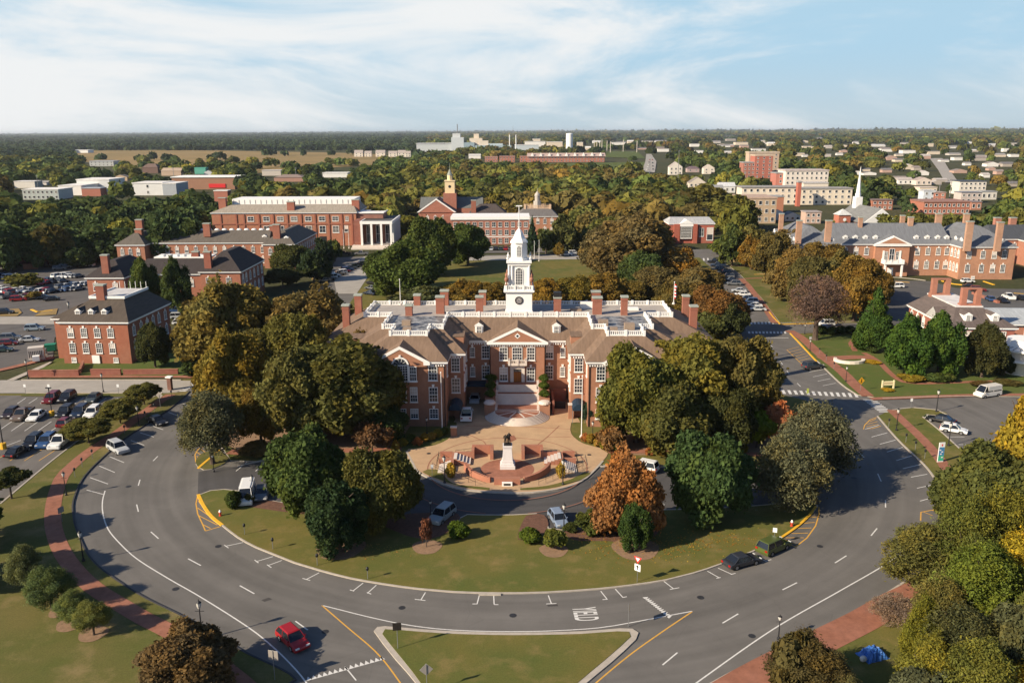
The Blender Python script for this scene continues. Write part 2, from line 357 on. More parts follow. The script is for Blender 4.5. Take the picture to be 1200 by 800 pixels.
def sheet(name, pxs, z, m, color=None, closed_spline=False, world=False):
    mb = MB(); pts = pxs if world else gpx(pxs)
    if closed_spline: pts = spline(pts, True)
    poly_sheet(mb, pts, z); o = mb.build(name, m, None, color); tag(o, kind='structure'); return o
# fields and greens far off
sheet('field', [(85, 178), (180, 176), (330, 178), (440, 181), (470, 190), (400, 196), (300, 203), (215, 200), (110, 192)], 0.4, FIELD, closed_spline=True)
sheet('field', [(712, 177.5), (748, 177.8), (757, 186), (708, 184.5)], 0.6, GRASSG)
sheet('field', [(640, 192), (760, 190), (770, 203), (640, 203)], 0.5, GRASSG)
sheet('field', [(-40, 167), (60, 166.5), (110, 168), (60, 170), (-40, 170)], 0.8, FIELD)
# near lawns (base level)
sheet('grass', [(-700, 700), (-300, 470), (0, 446), (240, 444), (300, 350), (480, 330), (900, 330), (1100, 420), (1600, 470), (2500, 800), (1500, 1500), (-500, 1500)], 0.0, GRASS)
sheet('grass', [(490, 352), (500, 303), (700, 301), (790, 306), (800, 352)], 0.02, GRASSG)
# asphalt of the roundabout and the streets that meet it
left_kerb = [(-260, 1500), (60, 1060), (200, 900), (300, 818), (345, 797), (280, 762), (217, 725), (160, 696), (110, 660), (91, 627), (84.5, 600), (87, 582), (99, 558), (125, 532), (148, 513), (174, 496), (198, 480), (214, 467), (222, 459)]
# the left kerb: a small kink where the lower-left lay-by ends
right_kerb = [(1004, 463), (985, 450), (956, 422), (928, 391)]
right_low = [(1028, 488), (1044, 507), (1057, 521), (1072, 535), (1086, 549), (1100, 570), (1110, 595), (1103, 630), (1083, 664), (1052, 687), (1007, 714), (958, 739), (893, 770), (837, 799), (760, 845), (560, 1000), (400, 1250)]
lk = spline(gpx(left_kerb)); rl = spline(gpx(right_low))
road_out = [P(-260, 1500), P(600, 2600)] + rl[::-1] + gpx([(1041, 481), (1098, 481), (1146, 520), (1400, 520), (1400, 466), (1146, 464.5), (1034, 467.5), (1004, 463), (985, 450), (956, 422), (928, 391), (1010, 388), (1040, 384), (1040, 378), (914, 379), (893, 350), (868, 322), (850, 309), (836, 301.5)]) \
    + gpx([(905, 300), (905, 294), (828, 292), (700, 296), (640, 298), (500, 300), (436, 303), (436, 300), (395, 302), (380, 330), (330, 400), (300, 430), (235, 446), (100, 446.5), (-300, 445), (-300, 463), (25, 461), (190, 461), (222, 459)]) + lk[::-1]
# the mall in the middle is put back on top of the asphalt as a lawn, so the sheet may run under it
sheet('road', road_out, 0.03, ASPH, ASPHC, world=True)
tag(bpy.data.objects['road'], kind='structure')
st = sheet('street', [(-300, 445), (235, 446), (205, 460.5), (190, 460.5), (25, 460.5), (-300, 462)], 0.05, PAVE)
# ---- lawns inside and outside the ring, each a kerb-high island
ring = [(231.5, 581), (238, 594), (248, 607), (260, 616), (278, 630), (300, 642), (320, 650), (345, 660), (375, 669), (410, 678), (450, 685), (490, 690.5), (530, 694), (585, 695.5), (640, 694.5), (700, 690.5), (740, 686), (780, 680), (812, 672), (845, 661), (880, 647), (912, 632), (935, 616), (952, 600), (957, 593)]
back = [(947, 586), (900, 592), (840, 596), (780, 598), (710, 600), (698, 606), (690, 621), (642, 620), (636, 607), (628, 602.5), (600, 604), (565, 604), (547, 603.5), (538, 608), (532, 622), (470, 621), (462, 606), (430, 598), (370, 592), (325, 589), (300, 583), (280, 576), (262, 574), (246, 575.5)]
isl = spline(gpx(ring), step=2) + spline(gpx([ring[-1]] + back + [ring[0]]), step=2)[1:-1]
slab('lawn', isl, 0.0, 0.15, GRASS, CONC)
kb = MB(); ribbon(kb, isl, 0.22, 0.158, 0.0, closed=True); tag(kb.build('kerb', CONC), kind='structure')
ky = MB(); ribbon(ky, spline(gpx([(231.8, 580), (238, 593), (247.5, 606), (260, 616)]), step=1), 0.42, 0.175, 0.02)
ribbon(ky, spline(gpx([(914, 631), (934, 617), (948, 604), (955.5, 594)]), step=1), 0.34, 0.175, 0.02)
# lot island in the upper left with the hatched nose
isl2 = spline(gpx([(231, 547), (229, 540), (238, 531), (255, 527), (262, 533), (268, 538), (260, 545), (248, 550), (238, 551)]), True, 1)
slab('lawn', isl2, 0.0, 0.14, GRASSD, CONC)
ribbon(ky, spline(gpx([(232, 549), (240, 542), (251, 533), (257, 527)]), step=1), 0.4, 0.17, 0.02)
ribbon(ky, spline(gpx([(884, 322), (901, 321.5)]), step=2), 0.35, 0.2, 0.02)
ribbon(ky, spline(gpx([(914, 380), (906, 372), (901.5, 366)]), step=2), 0.35, 0.2, 0.02)
ribbon(ky, spline(gpx([(926, 391), (942, 408), (957, 424)]), step=2), 0.3, 0.2, 0.02)
ribbon(ky, spline(gpx([(914, 380.5), (942, 379.6), (980, 378.8)]), step=2), 0.3, 0.2, 0.02)
for q in ([(37, 363), (44, 366), (62, 364)], [(0, 366), (24, 367)], [(1037, 331.5), (1050, 330.5), (1066, 331.5)], [(1104, 329.5), (1117, 333), (1131, 334.5)], [(1153, 330), (1165, 334)], [(1188, 344), (1200, 345)]):
    ribbon(ky, gpx(q), 0.7, 0.22, 0.02)
tag(ky.build('yellow_kerb', YKERB), kind='structure')
# front triangle island
tri = gpx([(437, 740), (441, 735.5), (450, 734.5), (520, 740), (600, 742), (680, 740.5), (725, 737), (740, 737.5), (747, 742), (744, 750), (715, 777), (680, 806), (610, 870), (560, 940), (520, 860), (490, 806), (462, 773)])
tri = spline(tri, True, 2)
slab('traffic_island', tri, 0.0, 0.15, CONC, CONC)
cen = Vector((sum(p.x for p in tri) / len(tri), sum(p.y for p in tri) / len(tri), 0))
tri2 = spline(gpx([(447, 744), (450, 738.5), (520, 743.5), (600, 745.5), (680, 744), (722, 741), (736, 741.5), (738, 747), (708, 774), (670, 806), (610, 862), (560, 920), (526, 860), (495, 806), (470, 773)]), True, 2)
slab('lawn', tri2, 0.1, 0.19, GRASS)
# left outer strip
lo = lk[: ] + gpx([(190, 461.5), (150, 478), (110, 503), (60, 540), (0, 590), (-60, 640), (-400, 900), (-700, 1500)])
slab('lawn', lo, 0.0, 0.14, GRASSD, CONC)
kd = MB(); ribbon(kd, lk[4:], 0.2, 0.19, 0.0); tag(kd.build('kerb', mat('shade toned kerb', (.05, .048, .05), .9, 1, .2)), kind='structure')  # dark colour paints in the shade of the kerb face turned from the sun
kb2 = MB()
ribbon(kb2, rl, 0.26, 0.16, 0.0)
# right outer strip
ro = rl + gpx([(500, 2000), (2600, 1500), (1500, 640), (1180, 575), (1125, 528), (1104, 508), (1081, 489), (1085, 486), (1112, 488), (1108, 484), (1098, 481), (1070, 478.5), (1046, 481)])
slab('lawn', ro, 0.0, 0.14, GRASS, CONC)
# lawn of the right block (between the two side streets)
rb = spline(gpx([(1004, 463), (985, 450), (956, 422), (938, 402), (930, 394)]), step=3) + gpx([(1010, 391), (1045, 389), (1300, 389), (1300, 466), (1146, 464.5), (1034, 467.5)])
slab('lawn', rb, 0.0, 0.14, GRASSG, CONC)
rc = gpx([(914, 378.5), (893, 350), (868, 322), (852, 310), (900, 306), (960, 320), (1100, 345), (1040, 376)])
slab('lawn', rc, 0.0, 0.14, GRASSD, CONC)
# block under the Hall (left of right street)
hb = gpx([(985, 546), (968, 500), (945, 470), (885, 455), (868, 400), (848, 350), (838, 318), (820, 302), (690, 301), (440, 304), (418, 345), (360, 420), (250, 452), (228, 470), (240, 500), (262, 527), (270, 540), (300, 541), (470, 545), (520, 566), (600, 574), (680, 560), (706, 545), (800, 546), (900, 548)])
slab('lawn', hb, 0.0, 0.14, GRASS, CONC)
sheet('mulch_bed', [(240, 455), (300, 430), (440, 430), (480, 500), (462, 530), (300, 534), (262, 522)], 0.165, LEAFMUL)
sheet('mulch_bed', [(715, 500), (880, 440), (900, 500), (930, 535), (720, 534)], 0.165, LEAFMUL)
# plaza
pz = [(478, 527), (486, 527), (492, 526), (510, 522.5), (524, 516), (532, 509), (535, 498), (535, 488), (560, 487), (600, 485), (645, 487), (668, 488), (668, 505), (672, 513), (684, 521), (703, 526), (712, 532), (706, 541), (697, 551), (680, 565), (652, 574), (607, 578.5), (544, 574.5), (515, 566), (490, 554), (484, 545), (476, 536)]
plz = spline(gpx(pz), True, 1.5)
slab('plaza', plz, 0.0, 0.20, PLAZA, CONC)
pk = spline(gpx([(476, 530), (484, 545), (490, 554), (515, 566), (544, 574.5), (607, 578.5), (652, 574), (680, 565), (697, 551), (706, 541)]), step=1.5)
ribbon(kb2, pk, 0.32, 0.215, 0.0)
for q in ([(278, 547), (310, 539.5), (340, 539)], [(700, 547), (760, 547.5), (905, 549)], [(1004, 463), (985, 450), (957, 423)], [(1034, 467.5), (1090, 465.5), (1146, 464.5)], [(1046, 481), (1070, 478), (1098, 481), (1112, 488)], [(1081, 489), (1104, 508), (1127, 529)],
          [(25, 445.5), (120, 445.5), (212, 445.5)], [(30, 461), (110, 460.8), (190, 461)], [(0, 591), (60, 541), (110, 503.5), (150, 478.5), (186, 463)], [(560, 697.2), (586, 697.2)],
          [(1022, 326.5), (1044, 325), (1070, 327), (1085, 329)], [(901, 321), (884, 322)], [(838, 318), (848, 350), (868, 400), (885, 455)], [(229, 470), (240, 500), (262, 527)]):
    ribbon(kb2, spline(gpx(q), step=2), 0.25, 0.19, 0.0)
tag(kb2.build('kerb', CONC), kind='structure')
for q in ([(494.5, 554), (512, 551.5), (530, 567.5), (560, 571.5), (573, 573), (573, 575.5), (545, 572.5), (517, 564)], [(609, 575.5), (609, 573.5), (640, 570.5), (668, 563), (684, 555), (692, 555.5), (680, 563.5), (652, 572), (630, 575)]):
    mb = MB(); poly_sheet(mb, spline(gpx(q), True, 1), 0.235); tag(mb.build('grass', GRASS), kind='structure')
pl = MB()
C0 = P(594, 551); RC = 9.8
def arc(c, r, a0, a1, n=40, sy=1.0): return [(c.x + r * math.cos(R(a0 + (a1 - a0) * i / n)), c.y + sy * r * math.sin(R(a0 + (a1 - a0) * i / n))) for i in range(n + 1)]
CC = Vector((C0.x, C0.y + 1.2, 0))
ribbon(pl, arc(CC, 12.2, 0, 360, 60), 0.16, 0.212)
ribbon(pl, gpx([(546, 509), (566, 518), (574, 528)]), 0.16, 0.212); ribbon(pl, gpx([(655, 500), (640, 514), (626, 525)]), 0.16, 0.212); ribbon(pl, gpx([(640, 513), (668, 513)]), 0.16, 0.212)
ribbon(pl, arc(CC, 16.5, -175, -100, 30), 0.13, 0.212); ribbon(pl, arc(CC, 16.5, -80, -5, 30), 0.13, 0.212); ribbon(pl, gpx([(545, 500), (600, 500), (668, 504)]), 0.16, 0.212)
poly_sheet(pl, arc(C0, 4.1, 0, 359, 36), 0.214); poly_sheet(pl, gpx([(592, 513), (602, 511), (605, 516), (598, 519)]), 0.214)
tag(pl.build('brick_inlay', BPATH), kind='structure')
for s in (-1, 1):
    c0, s0 = math.cos(R(-1)), math.sin(R(-1)); a_, b_ = sorted((s * 5.9, s * 9.6)); q = [(a_, -16), (b_ + (1.6 if s > 0 else 0), -16), (b_, -3.1), (a_, -3.1)] if s > 0 else [(a_ - 1.6, -16), (b_, -16), (b_, -3.1), (a_, -3.1)]
    mb = MB(); poly_sheet(mb, [(1.1 + x * c0 - y * s0, 155 + x * s0 + y * c0) for x, y in q], .206); tag(mb.build('driveway', PLAZA), kind='structure')
# asphalt patch behind the left flank / lots
sheet('parking_lot', [(-300, 463.5), (25, 463.5), (185, 462.5), (150, 477), (110, 502), (60, 539), (0, 589), (-300, 760)], 0.045, ASPH, (0.125, 0.113, 0.10, 1))
sheet('parking_lot', [(-500, 440), (0, 433), (62, 421), (64, 396), (90, 380), (140, 372), (200, 330), (240, 296), (160, 288), (60, 290), (-400, 296)], 0.05, ASPH, (0.105, 0.096, 0.088, 1))
sheet('street', [(-500, 384), (0, 380), (64, 380), (90, 371), (-500, 371)], 0.07, PAVE)
sheet('parking_lot', [(1024, 328), (1090, 330), (1120, 338), (1230, 340), (1300, 390), (1060, 388), (1000, 360), (1000, 330)], 0.19, ASPH, (0.095, 0.09, 0.085, 1))
sheet('parking_lot', [(1081, 489), (1112, 488), (1146, 478), (1300, 478), (1300, 560), (1160, 560), (1125, 528)], 0.055, ASPH, ASPHC)
sheet('street', [(395, 345), (418, 345), (446, 303), (432, 299), (405, 312), (392, 330)], 0.19, PAVE)
sheet('street', [(440, 305), (500, 302), (700, 298), (720, 303), (700, 304), (500, 306.5)], 0.2, PAVE)
sheet('parking_lot', [(500, 292), (640, 291), (640, 296.5), (490, 297.5)], 0.21, ASPH, ASPHC)
sheet('street', [(752, 203), (768, 203), (770, 190), (764, 181), (758, 181), (757, 190)], 0.9, PAVE)
sheet('street', [(1090, 186), (1105, 186), (1112, 198), (1124, 215), (1108, 215), (1100, 200)], 0.9, PAVE)
# ---- brick walks
bw = MB()
def walk(q, wd, z=0.17): ribbon(bw, spline(gpx(q), step=2), wd, z)
walk([(200, 463), (180, 476), (140, 506), (104, 530), (85, 546), (72, 560), (63, 587), (61.5, 614), (69, 641), (84, 665), (108, 689), (141, 710), (170, 727), (198, 741), (230, 762), (280, 800), (330, 850)], 2.0)
walk([(1240, 610), (1170, 640), (1085, 688), (1050, 705), (1010, 728), (962, 752), (895, 786), (850, 812), (760, 870)], 3.4)
walk([(1044, 481), (1060, 496), (1078, 513), (1094, 530), (1105, 545), (1120, 570), (1140, 600)], 1.7)
walk([(1020, 468), (1060, 466.5), (1146, 463.6), (1240, 463)], 1.5)
walk([(1017, 465), (1003, 453), (985, 435), (962, 417), (940, 397), (925, 388)], 2.4, 0.175)
walk([(908, 379), (900, 366), (886, 347), (876, 334), (868, 327)], 2.0)
walk([(960, 421), (985, 420), (1003, 419), (1025, 420)], 3.2, 0.18)
walk([(1012, 414), (1029, 424), (1043, 438), (1058, 448), (1075, 450), (1110, 449), (1180, 447)], 1.3)
walk([(1002, 412), (997, 403), (1003, 398), (1014, 396)], 1.2)
walk([(872, 327), (894, 326)], 1.4); walk([(860, 312.5), (884, 311)], 1.4)
walk([(470, 527), (430, 528), (380, 529), (325, 531)], 1.8); walk([(712, 530), (770, 530), (850, 532), (905, 534)], 1.6, 0.2)
walk([(268, 530), (290, 532), (325, 531), (345, 541)], 2.0, 0.18)
walk([(36, 441.5), (120, 441.5), (210, 441.5), (235, 443)], 1.6, 0.1)
walk([(-60, 444), (0, 434), (62, 419)], 2.0, 0.16)
tag(bw.build('brick_walk', BPATH), kind='structure')
cw = MB(); ribbon(cw, gpx([(12, 446), (62, 424.5)]), 1.5, 0.12); ribbon(cw, spline(gpx([(1200, 622), (1160, 640)])), 1, 0.1); tag(cw.build('footpath', CONC), kind='structure')
slab('lawn', gpx([(36, 440.5), (62, 424), (66, 420), (160, 414), (216, 404), (240, 432), (212, 440.5)]), 0.0, 0.12, GRASSG, BPATH)
vg = MB(); poly_sheet(vg, gpx([(24, 464.5), (26, 461.6), (188, 461.6), (170, 465.5)]), 0.13); tag(vg.build('verge', GRASSD), kind='structure')
for q in ([(40, 371), (52, 364), (68, 362), (66, 369)], [(-30, 371), (0, 364), (22, 362), (26, 367), (20, 371)], [(104, 322), (120, 312), (134, 312), (112, 326)], [(846, 302), (905, 297), (925, 301), (905, 304), (858, 308)]):
    mb = MB(); poly_sheet(mb, gpx(q), 0.2); tag(mb.build('verge', FIELD), kind='structure')
for q in ([(462, 607), (478, 603), (536, 603), (528, 622), (505, 632), (480, 630), (440, 612)], [(630, 602.5), (637, 604.5), (642, 615), (630, 632), (606, 633), (616, 605)], [(690, 600), (745, 598), (775, 600), (768, 628), (730, 640), (715, 635), (672, 634), (660, 622), (692, 620)], [(290, 583), (330, 590), (370, 596), (362, 604), (280, 593), (268, 590)]):
    mb = MB(); poly_sheet(mb, spline(gpx(q), True, 1.2), 0.175); tag(mb.build('mulch_bed', MULCH), kind='structure')
for (x, y, r) in ((499.5, 642, 2.3), (648, 646, 2.2), (744, 644, 3.6), (398, 643, 3.8), (68, 719, 1.3), (81, 733, 1.7), (108, 744, 1.8), (220, 797, 3), (690, 565, .1)):
    r *= .8; c = P(x, y); mb = MB(); poly_sheet(mb, [(c.x + r * math.cos(t) * (1 + .08 * math.sin(3 * t)), c.y + r * math.sin(t)) for t in (2 * math.pi * i / 24 for i in range(24))], 0.18)
    tag(mb.build('mulch_bed', LEAFMUL), kind='structure')
sheet('driveway', [(232, 553), (262, 547), (278, 547), (310, 540), (340, 540), (470, 544), (484, 547), (515, 568), (544, 576), (607, 580), (652, 576), (690, 562), (706, 546), (905, 550), (948, 566), (960, 592), (947, 588), (900, 594), (780, 600), (700, 610), (690, 624), (642, 624), (630, 606), (560, 607), (536, 624), (470, 624), (430, 600), (325, 592), (270, 577), (246, 578), (231, 581)], 0.034, ASPH, (.072, .068, .066, 1))
# ------------------------------------------------------------------ painted markings: parts of the road
mk = MB(); RZ = 0.038
def line(q, wd=0.13, m=WPAINT, sp=True, z=RZ): mk.use(m); ribbon(mk, spline(gpx(q), step=1.2) if sp and len(q) > 2 else gpx(q), wd, z)
line([(101, 574), (121, 579.3)], .13)
line([(122.5, 575), (119.5, 587), (120, 602), (126, 620), (140, 637), (160, 655), (195, 677), (235, 700), (290, 735), (320, 759), (345, 784), (357, 799), (372, 820)], .15)
line([(1080, 632), (1060, 646), (1029, 666), (980, 694), (905, 737), (816, 799), (780, 826)], .15)
line([(376, 709), (400, 715), (430, 722.5), (470, 731), (510, 736.5), (550, 739), (600, 739.8), (650, 738.8), (700, 735.5), (735, 730), (775, 722.5), (810, 716)], .13)
line([(376, 709), (412, 740), (430, 755), (447, 772), (467, 799), (480, 820)], .15, YPAINT)
line([(810, 716.5), (775, 740), (737, 767), (697, 800), (670, 825)], .15, YPAINT)
for a in [(179, 540, 184.5, 534.5), (161.5, 569, 163.5, 562), (161.5, 599.5, 159.5, 591), (185, 631, 176, 623), (234.5, 662.5, 219.5, 654.5), (297, 695.5, 280, 686), (359.5, 738, 345, 727.5), (775, 779, 792.5, 764.5), (845.5, 730, 864, 719), (916, 691, 933, 682.5),
          (977.5, 659.5, 991, 651), (1020, 627.5, 1027, 619), (1037, 594.5, 1037, 586), (1032, 564, 1028, 555), (1012, 536, 1006, 529.5), (938, 453, 934, 449), (924.6, 438, 922, 434.5), (917, 427, 914, 423), (906, 409, 904, 405), (957, 472, 962, 478)]:
    line([a[:2], a[2:]], .15)
for a, b in ([(284, 635.5), (263, 640)], [(262, 638.5), (267, 642)]), ([(319, 652), (299, 658)], [(297.5, 656), (302, 659.5)]), ([(329.5, 656.5), (313, 662.5)], [(312, 661.5), (317, 665)]), ([(373, 671), (357.5, 679)], [(353.5, 677.5), (362.5, 680)]), ([(424.5, 683), (413, 692)], [(409, 691), (414, 692.5)]), \
        ([(440, 685.5), (429.5, 695)], [(429, 694), (434, 696)]), ([(497.5, 694), (492, 703)], [(485, 702), (497.5, 703.5)]), ([(560.5, 698), (558, 707.5)], [(552.5, 707.5), (558.5, 707.5)]), ([(577.5, 698), (578, 708)], [(578, 708.3), (583, 708.3)]), ([(641.5, 697.5), (645, 707)], [(639, 707.5), (651, 707)]), \
        ([(703, 692.5), (710, 701.5)], [(705, 702.5), (711, 702)]), ([(720, 690), (729, 700)], [(728.5, 700), (733.5, 699)]), ([(777, 681), (788, 689.5)], [(784, 690.5), (795, 688.5)]), ([(828, 669), (842, 677)], [(838.5, 677.5), (843.5, 676.5)]), ([(840.5, 665.5), (856, 672.5)], [(855.5, 673), (861, 671.5)]), ([(883, 651), (897, 657.5)], [(896, 657.5), (903, 655.5)]):
    line(a, .12); line(b, .12, z=RZ + .004)
for a in [(197, 483, 211, 488), (178, 499, 191, 503.5), (164, 507, 180, 512), (153, 516, 168.6, 521.6), (128, 535, 145, 542), (116, 546, 134, 553.5), (105, 559.5, 126, 567), (214, 473, 224, 477),
          (1021, 512, 1039.5, 507), (1030.5, 520.5, 1049, 515.5), (1039, 529.5, 1057.5, 524), (1050, 539.5, 1068, 534), (1057.5, 549, 1079, 544), (1067, 559, 1086, 555.5), (1074, 572, 1090, 568.5), (1077.5, 587, 1092, 583), (1013, 503, 1030, 498),
          (948, 436, 964, 433), (952.6, 441.6, 969, 438), (958, 446.7, 973, 443.6), (964, 452, 979, 449)]:
    line([a[:2], a[2:]], .13)
# yellow hatched noses
for outl, hatch in (([(231, 581.5), (229, 590), (231, 602), (237, 615), (240, 622)], [(232, 587, 237, 593), (231, 595, 244, 604), (232, 604, 254, 615), (236, 614, 246, 619)]), ([(240, 622), (257, 617)], []),
                    ([(236, 549), (229, 541), (228, 533), (232, 526), (238, 524)], [(229, 529, 243, 538), (230, 534.5, 240, 541.5), (231, 541, 237, 546), (233, 525, 248, 535)]),
                    ([(931, 641), (945, 630), (955, 616), (959, 603), (959, 594)], [(915, 634, 932, 637.5), (920, 630, 941, 630), (927, 625, 946, 624.5), (934, 619, 950, 618.5), (940, 613, 954, 612), (946, 606, 956, 605.5)]), ([(913, 633), (923, 636), (931, 641)], []),
                    ([(1078, 610), (1078.5, 600), (1098, 596.5), (1112, 594)], [(1082, 600, 1092, 604), (1092, 598, 1108, 604)]),
                    ([(1027, 489), (1019, 492), (1013, 498), (1011.5, 503), (1022, 502), (1032, 499)], [(1015, 500, 1029, 497), (1016, 497, 1028, 494), (1019, 494, 1026, 491)])):
    line(outl, .16, YPAINT, sp=False)
    for h_ in hatch: line([h_[:2], h_[2:]], .13, YPAINT if outl[0][0] > 900 or outl[0][0] < 240 else WPAINT, z=RZ + .004)
line([(922, 410), (944, 431)], .14, YPAINT)
for i in range(9):
    t = i / 8; line([(922 + 22 * t, 410 + 21 * t), (936 + 21.5 * t, 406.5 + 21 * t)], .13, YPAINT, z=RZ + .004)
# crosswalks
def bars(x0, y0, x1, y1, n, dx, dy, wd):
    for i in range(n):
        t = i / (n - 1); x = x0 + (x1 - x0) * t; y = y0 + (y1 - y0) * t
        line([(x - dx / 2, y - dy / 2), (x + dx / 2, y + dy / 2)], wd)
bars(911, 458.8, 1003, 463.2, 14, 2.4, 4.6, .55)
bars(1018.5, 468.5, 1037, 482.5, 9, 15, .4, .42)
bars(872, 378.8, 906, 378.4, 9, .3, 2.2, .5); bars(878, 389.6, 920, 389.6, 11, .4, 2.4, .5); line([(884, 395.5), (924, 396)], .3)
bars(225, 448, 212, 458, 7, 12, .2, .55); bars(207, 457, 201, 461, 2, 4, -6, .4)
bars(776, 305, 830, 304, 12, .6, 3, .6); bars(780, 311, 828, 310, 10, .3, 2.5, .6)
# stall lines of the left lot and others
for i in range(9): line([(2 + i * 15.5 - 20, 505), (18 + i * 15.5 - 20, 494)], .13, z=0.052)
for i in range(8): line([(20 + i * 17 - 60, 540), (40 + i * 17 - 60, 527)], .13, YPAINT, z=0.052)
for i in range(12): line([(20 + i * 13.5, 473), (30 + i * 13.5, 466.5)], .13, z=0.052)
line([(0, 525), (24, 516)], .13, z=0.052)
for a in [(276, 552, 289, 541.5), (299, 552, 310, 541.5), (322, 552, 332, 541.5), (875, 556, 882, 567), (895, 556, 902, 567), (770, 582, 778, 592)]: line([a[:2], a[2:]], .13)
for i in range(6): line([(1084 + i * 13, 494 + i * 9), (1104 + i * 13, 494 + i * 9)], .13, z=.062)
# yield lines: rows of triangles
def teeth(x0, y0, x1, y1, n, tx, ty):
    mk.use(WPAINT); a = P(x0, y0); b = P(x1, y1); d = (b - a).normalized(); nn = Vector((-d.y, d.x, 0))
    if (P(tx, ty) - a).dot(nn) < 0: nn = -nn
    for i in range(n):
        c = a + (b - a) * (i / (n - 1)); vs = [c - d * .26, c + d * .26, c + nn * .62]
        mk.add([(v.x, v.y, RZ) for v in vs], [(0, 1, 2) if (vs[1] - vs[0]).cross(vs[2] - vs[0]).z > 0 else (0, 2, 1)])
teeth(361, 797, 447, 773, 15, 380, 760); teeth(753.5, 701, 781, 723, 13, 770, 700)
line([(403, 781), (416, 797)], .13)
road_marks = mk.build('road_marking', None, bpy.data.objects['road'])
tx = bpy.data.curves.new('yield_word', 'FONT'); tx.body = 'YIELD'; tx.size = 1; tx.align_x = 'CENTER'; tx.align_y = 'CENTER'; tx.extrude = 0.0; tx.offset = 0.012
to = bpy.data.objects.new('t', tx); COL.objects.link(to); bpy.context.view_layer.update()
tme = bpy.data.meshes.new_from_object(to.evaluated_get(bpy.context.evaluated_depsgraph_get())); bpy.data.objects.remove(to)
tme.materials.clear(); tme.materials.append(WPAINT)
c = P(683.5, 719.3); wo = link('painted_word', tme, bpy.data.objects['road']); wo.location = (c.x, c.y, RZ); wo.rotation_euler = (0, 0, R(-86)); wo.scale = (0.98, 3.6, 1)

MH = mat('cast iron', (.03, .03, .032), .6)
q = MB().use(MH)
for x, y, r_ in ((255, 640, .4), (470, 712, .38), (600, 721, .4), (150, 570, .4), (820, 700, .4), (960, 640, .38), (1000, 560, .4), (905, 440, .4), (652, 600, .45), (380, 740, .38), (205, 690, .4), (880, 745, .38)):
    c = P(x, y); poly_sheet(q, [(c.x + r_ * math.cos(t), c.y + r_ * math.sin(t)) for t in (2 * math.pi * i / 16 for i in range(16))], .040)
q.build('manhole_cover', None, bpy.data.objects['road'])
q = MB().use(mat('newer asphalt', (.062, .056, .052), .9, 4, .15))
for pp in ([(640, 708), (652, 707.6), (653, 710), (641, 710.5)], [(305, 703), (314, 700), (318, 702), (309, 705)]): poly_sheet(q, gpx(pp), .034)
q.build('road_patch', None, bpy.data.objects['road'])
q = MB().use(MH)
for x, y in ((502, 532.5), (690, 534)): c = P(x, y); poly_sheet(q, [(c.x + .35 * math.cos(t), c.y + .35 * math.sin(t)) for t in (2 * math.pi * i / 14 for i in range(14))], .216)
q.build('manhole_cover', None, bpy.data.objects['plaza'])
# ------------------------------------------------------------------ building kit
WCACHE = {}; wr = random.Random(2)
def win_mesh(w_, h_, style):
    k = (w_, h_, style)
    if k in WCACHE: return WCACHE[k]
    f = MB().use(WHITE if 'stone' not in style else STONE); t = 0.10 if w_ < 2.2 else 0.16; hw = w_ / 2
    f.box(-hw - t, -hw, -.12, 0, -t, h_ + t).box(hw, hw + t, -.12, 0, -t, h_ + t).box(-hw, hw, -.12, 0, h_, h_ + t).box(-hw, hw, -.12, 0, -t, 0)
    f.box(-hw - t - .08, hw + t + .08, -.2, 0, -t - .12, -t - .002)
    if 'key' in style: f.add([(-.14, -.14, h_ + t), (.14, -.14, h_ + t), (.24, -.14, h_ + t + .5), (-.24, -.14, h_ + t + .5), (-.14, 0, h_ + t), (.14, 0, h_ + t), (.24, 0, h_ + t + .5), (-.24, 0, h_ + t + .5)], [(0, 1, 2, 3), (1, 5, 6, 2), (4, 0, 3, 7), (3, 2, 6, 7)])
    if 'sash' in style:
        f.box(-hw, hw, -.08, -.035, h_ * .5 - .05, h_ * .5 + .05)
        nv = 2 if w_ < 1.6 else int(w_ / .5)
        for i in range(1, nv + 1): x = -hw + w_ * i / (nv + 1); f.box(x - .025, x + .025, -.07, -.035, 0, h_)
        for z in (.25, .75): f.box(-hw, hw, -.065, -.035, h_ * z - .025, h_ * z + .025)
    if 'cross' in style: f.box(-.04, .04, -.08, -.035, 0, h_); f.box(-hw, hw, -.078, -.035, h_ * .5 - .04, h_ * .5 + .04)
    p = MB().use(GLASS).box(-hw, hw, -.03, -.005, 0, h_)
    if 'blind' in style: p.use(STONE).box(-hw + .02, hw - .02, -.034, -.031, h_ * .45, h_)
    WCACHE[k] = (f.mesh('window'), p.mesh('pane')); return WCACHE[k]
def window(parent, x, y, z, w_, h_, face='S', style='sash key', name='window'):
    if 'sash' in style and wr.random() < .38: style += ' blind'
    f, p = win_mesh(w_, h_, style)
    rz = {'S': 0, 'E': R(90), 'W': R(-90), 'N': R(180)}[face] if isinstance(face, str) else face
    o = link(name, f, parent, None, (x, y, z), rz); link('pane', p, o); return o
def windows(parent, xs, y, z, w_, h_, face='S', style='sash key'):
    for x in xs:
        if face == 'S': window(parent, x, y, z, w_, h_, face, style)
        else: window(parent, y, x, z, w_, h_, face, style)
def chimney(parent, x, y, z0, z1, wx=1.4, wy=1.2, col=(.29, .105, .07), cap=True):
    m = MB().use(BRICK).box(x - wx / 2, x + wx / 2, y - wy / 2, y + wy / 2, z0, z1)
    m.box(x - wx / 2 - .06, x + wx / 2 + .06, y - wy / 2 - .06, y + wy / 2 + .06, z1 - .55, z1 - .35)
    if cap: m.use(CAPM).box(x - wx / 2 - .12, x + wx / 2 + .12, y - wy / 2 - .12, y + wy / 2 + .12, z1 + .002, z1 + .3)
    return m.build('chimney', None, parent, col)
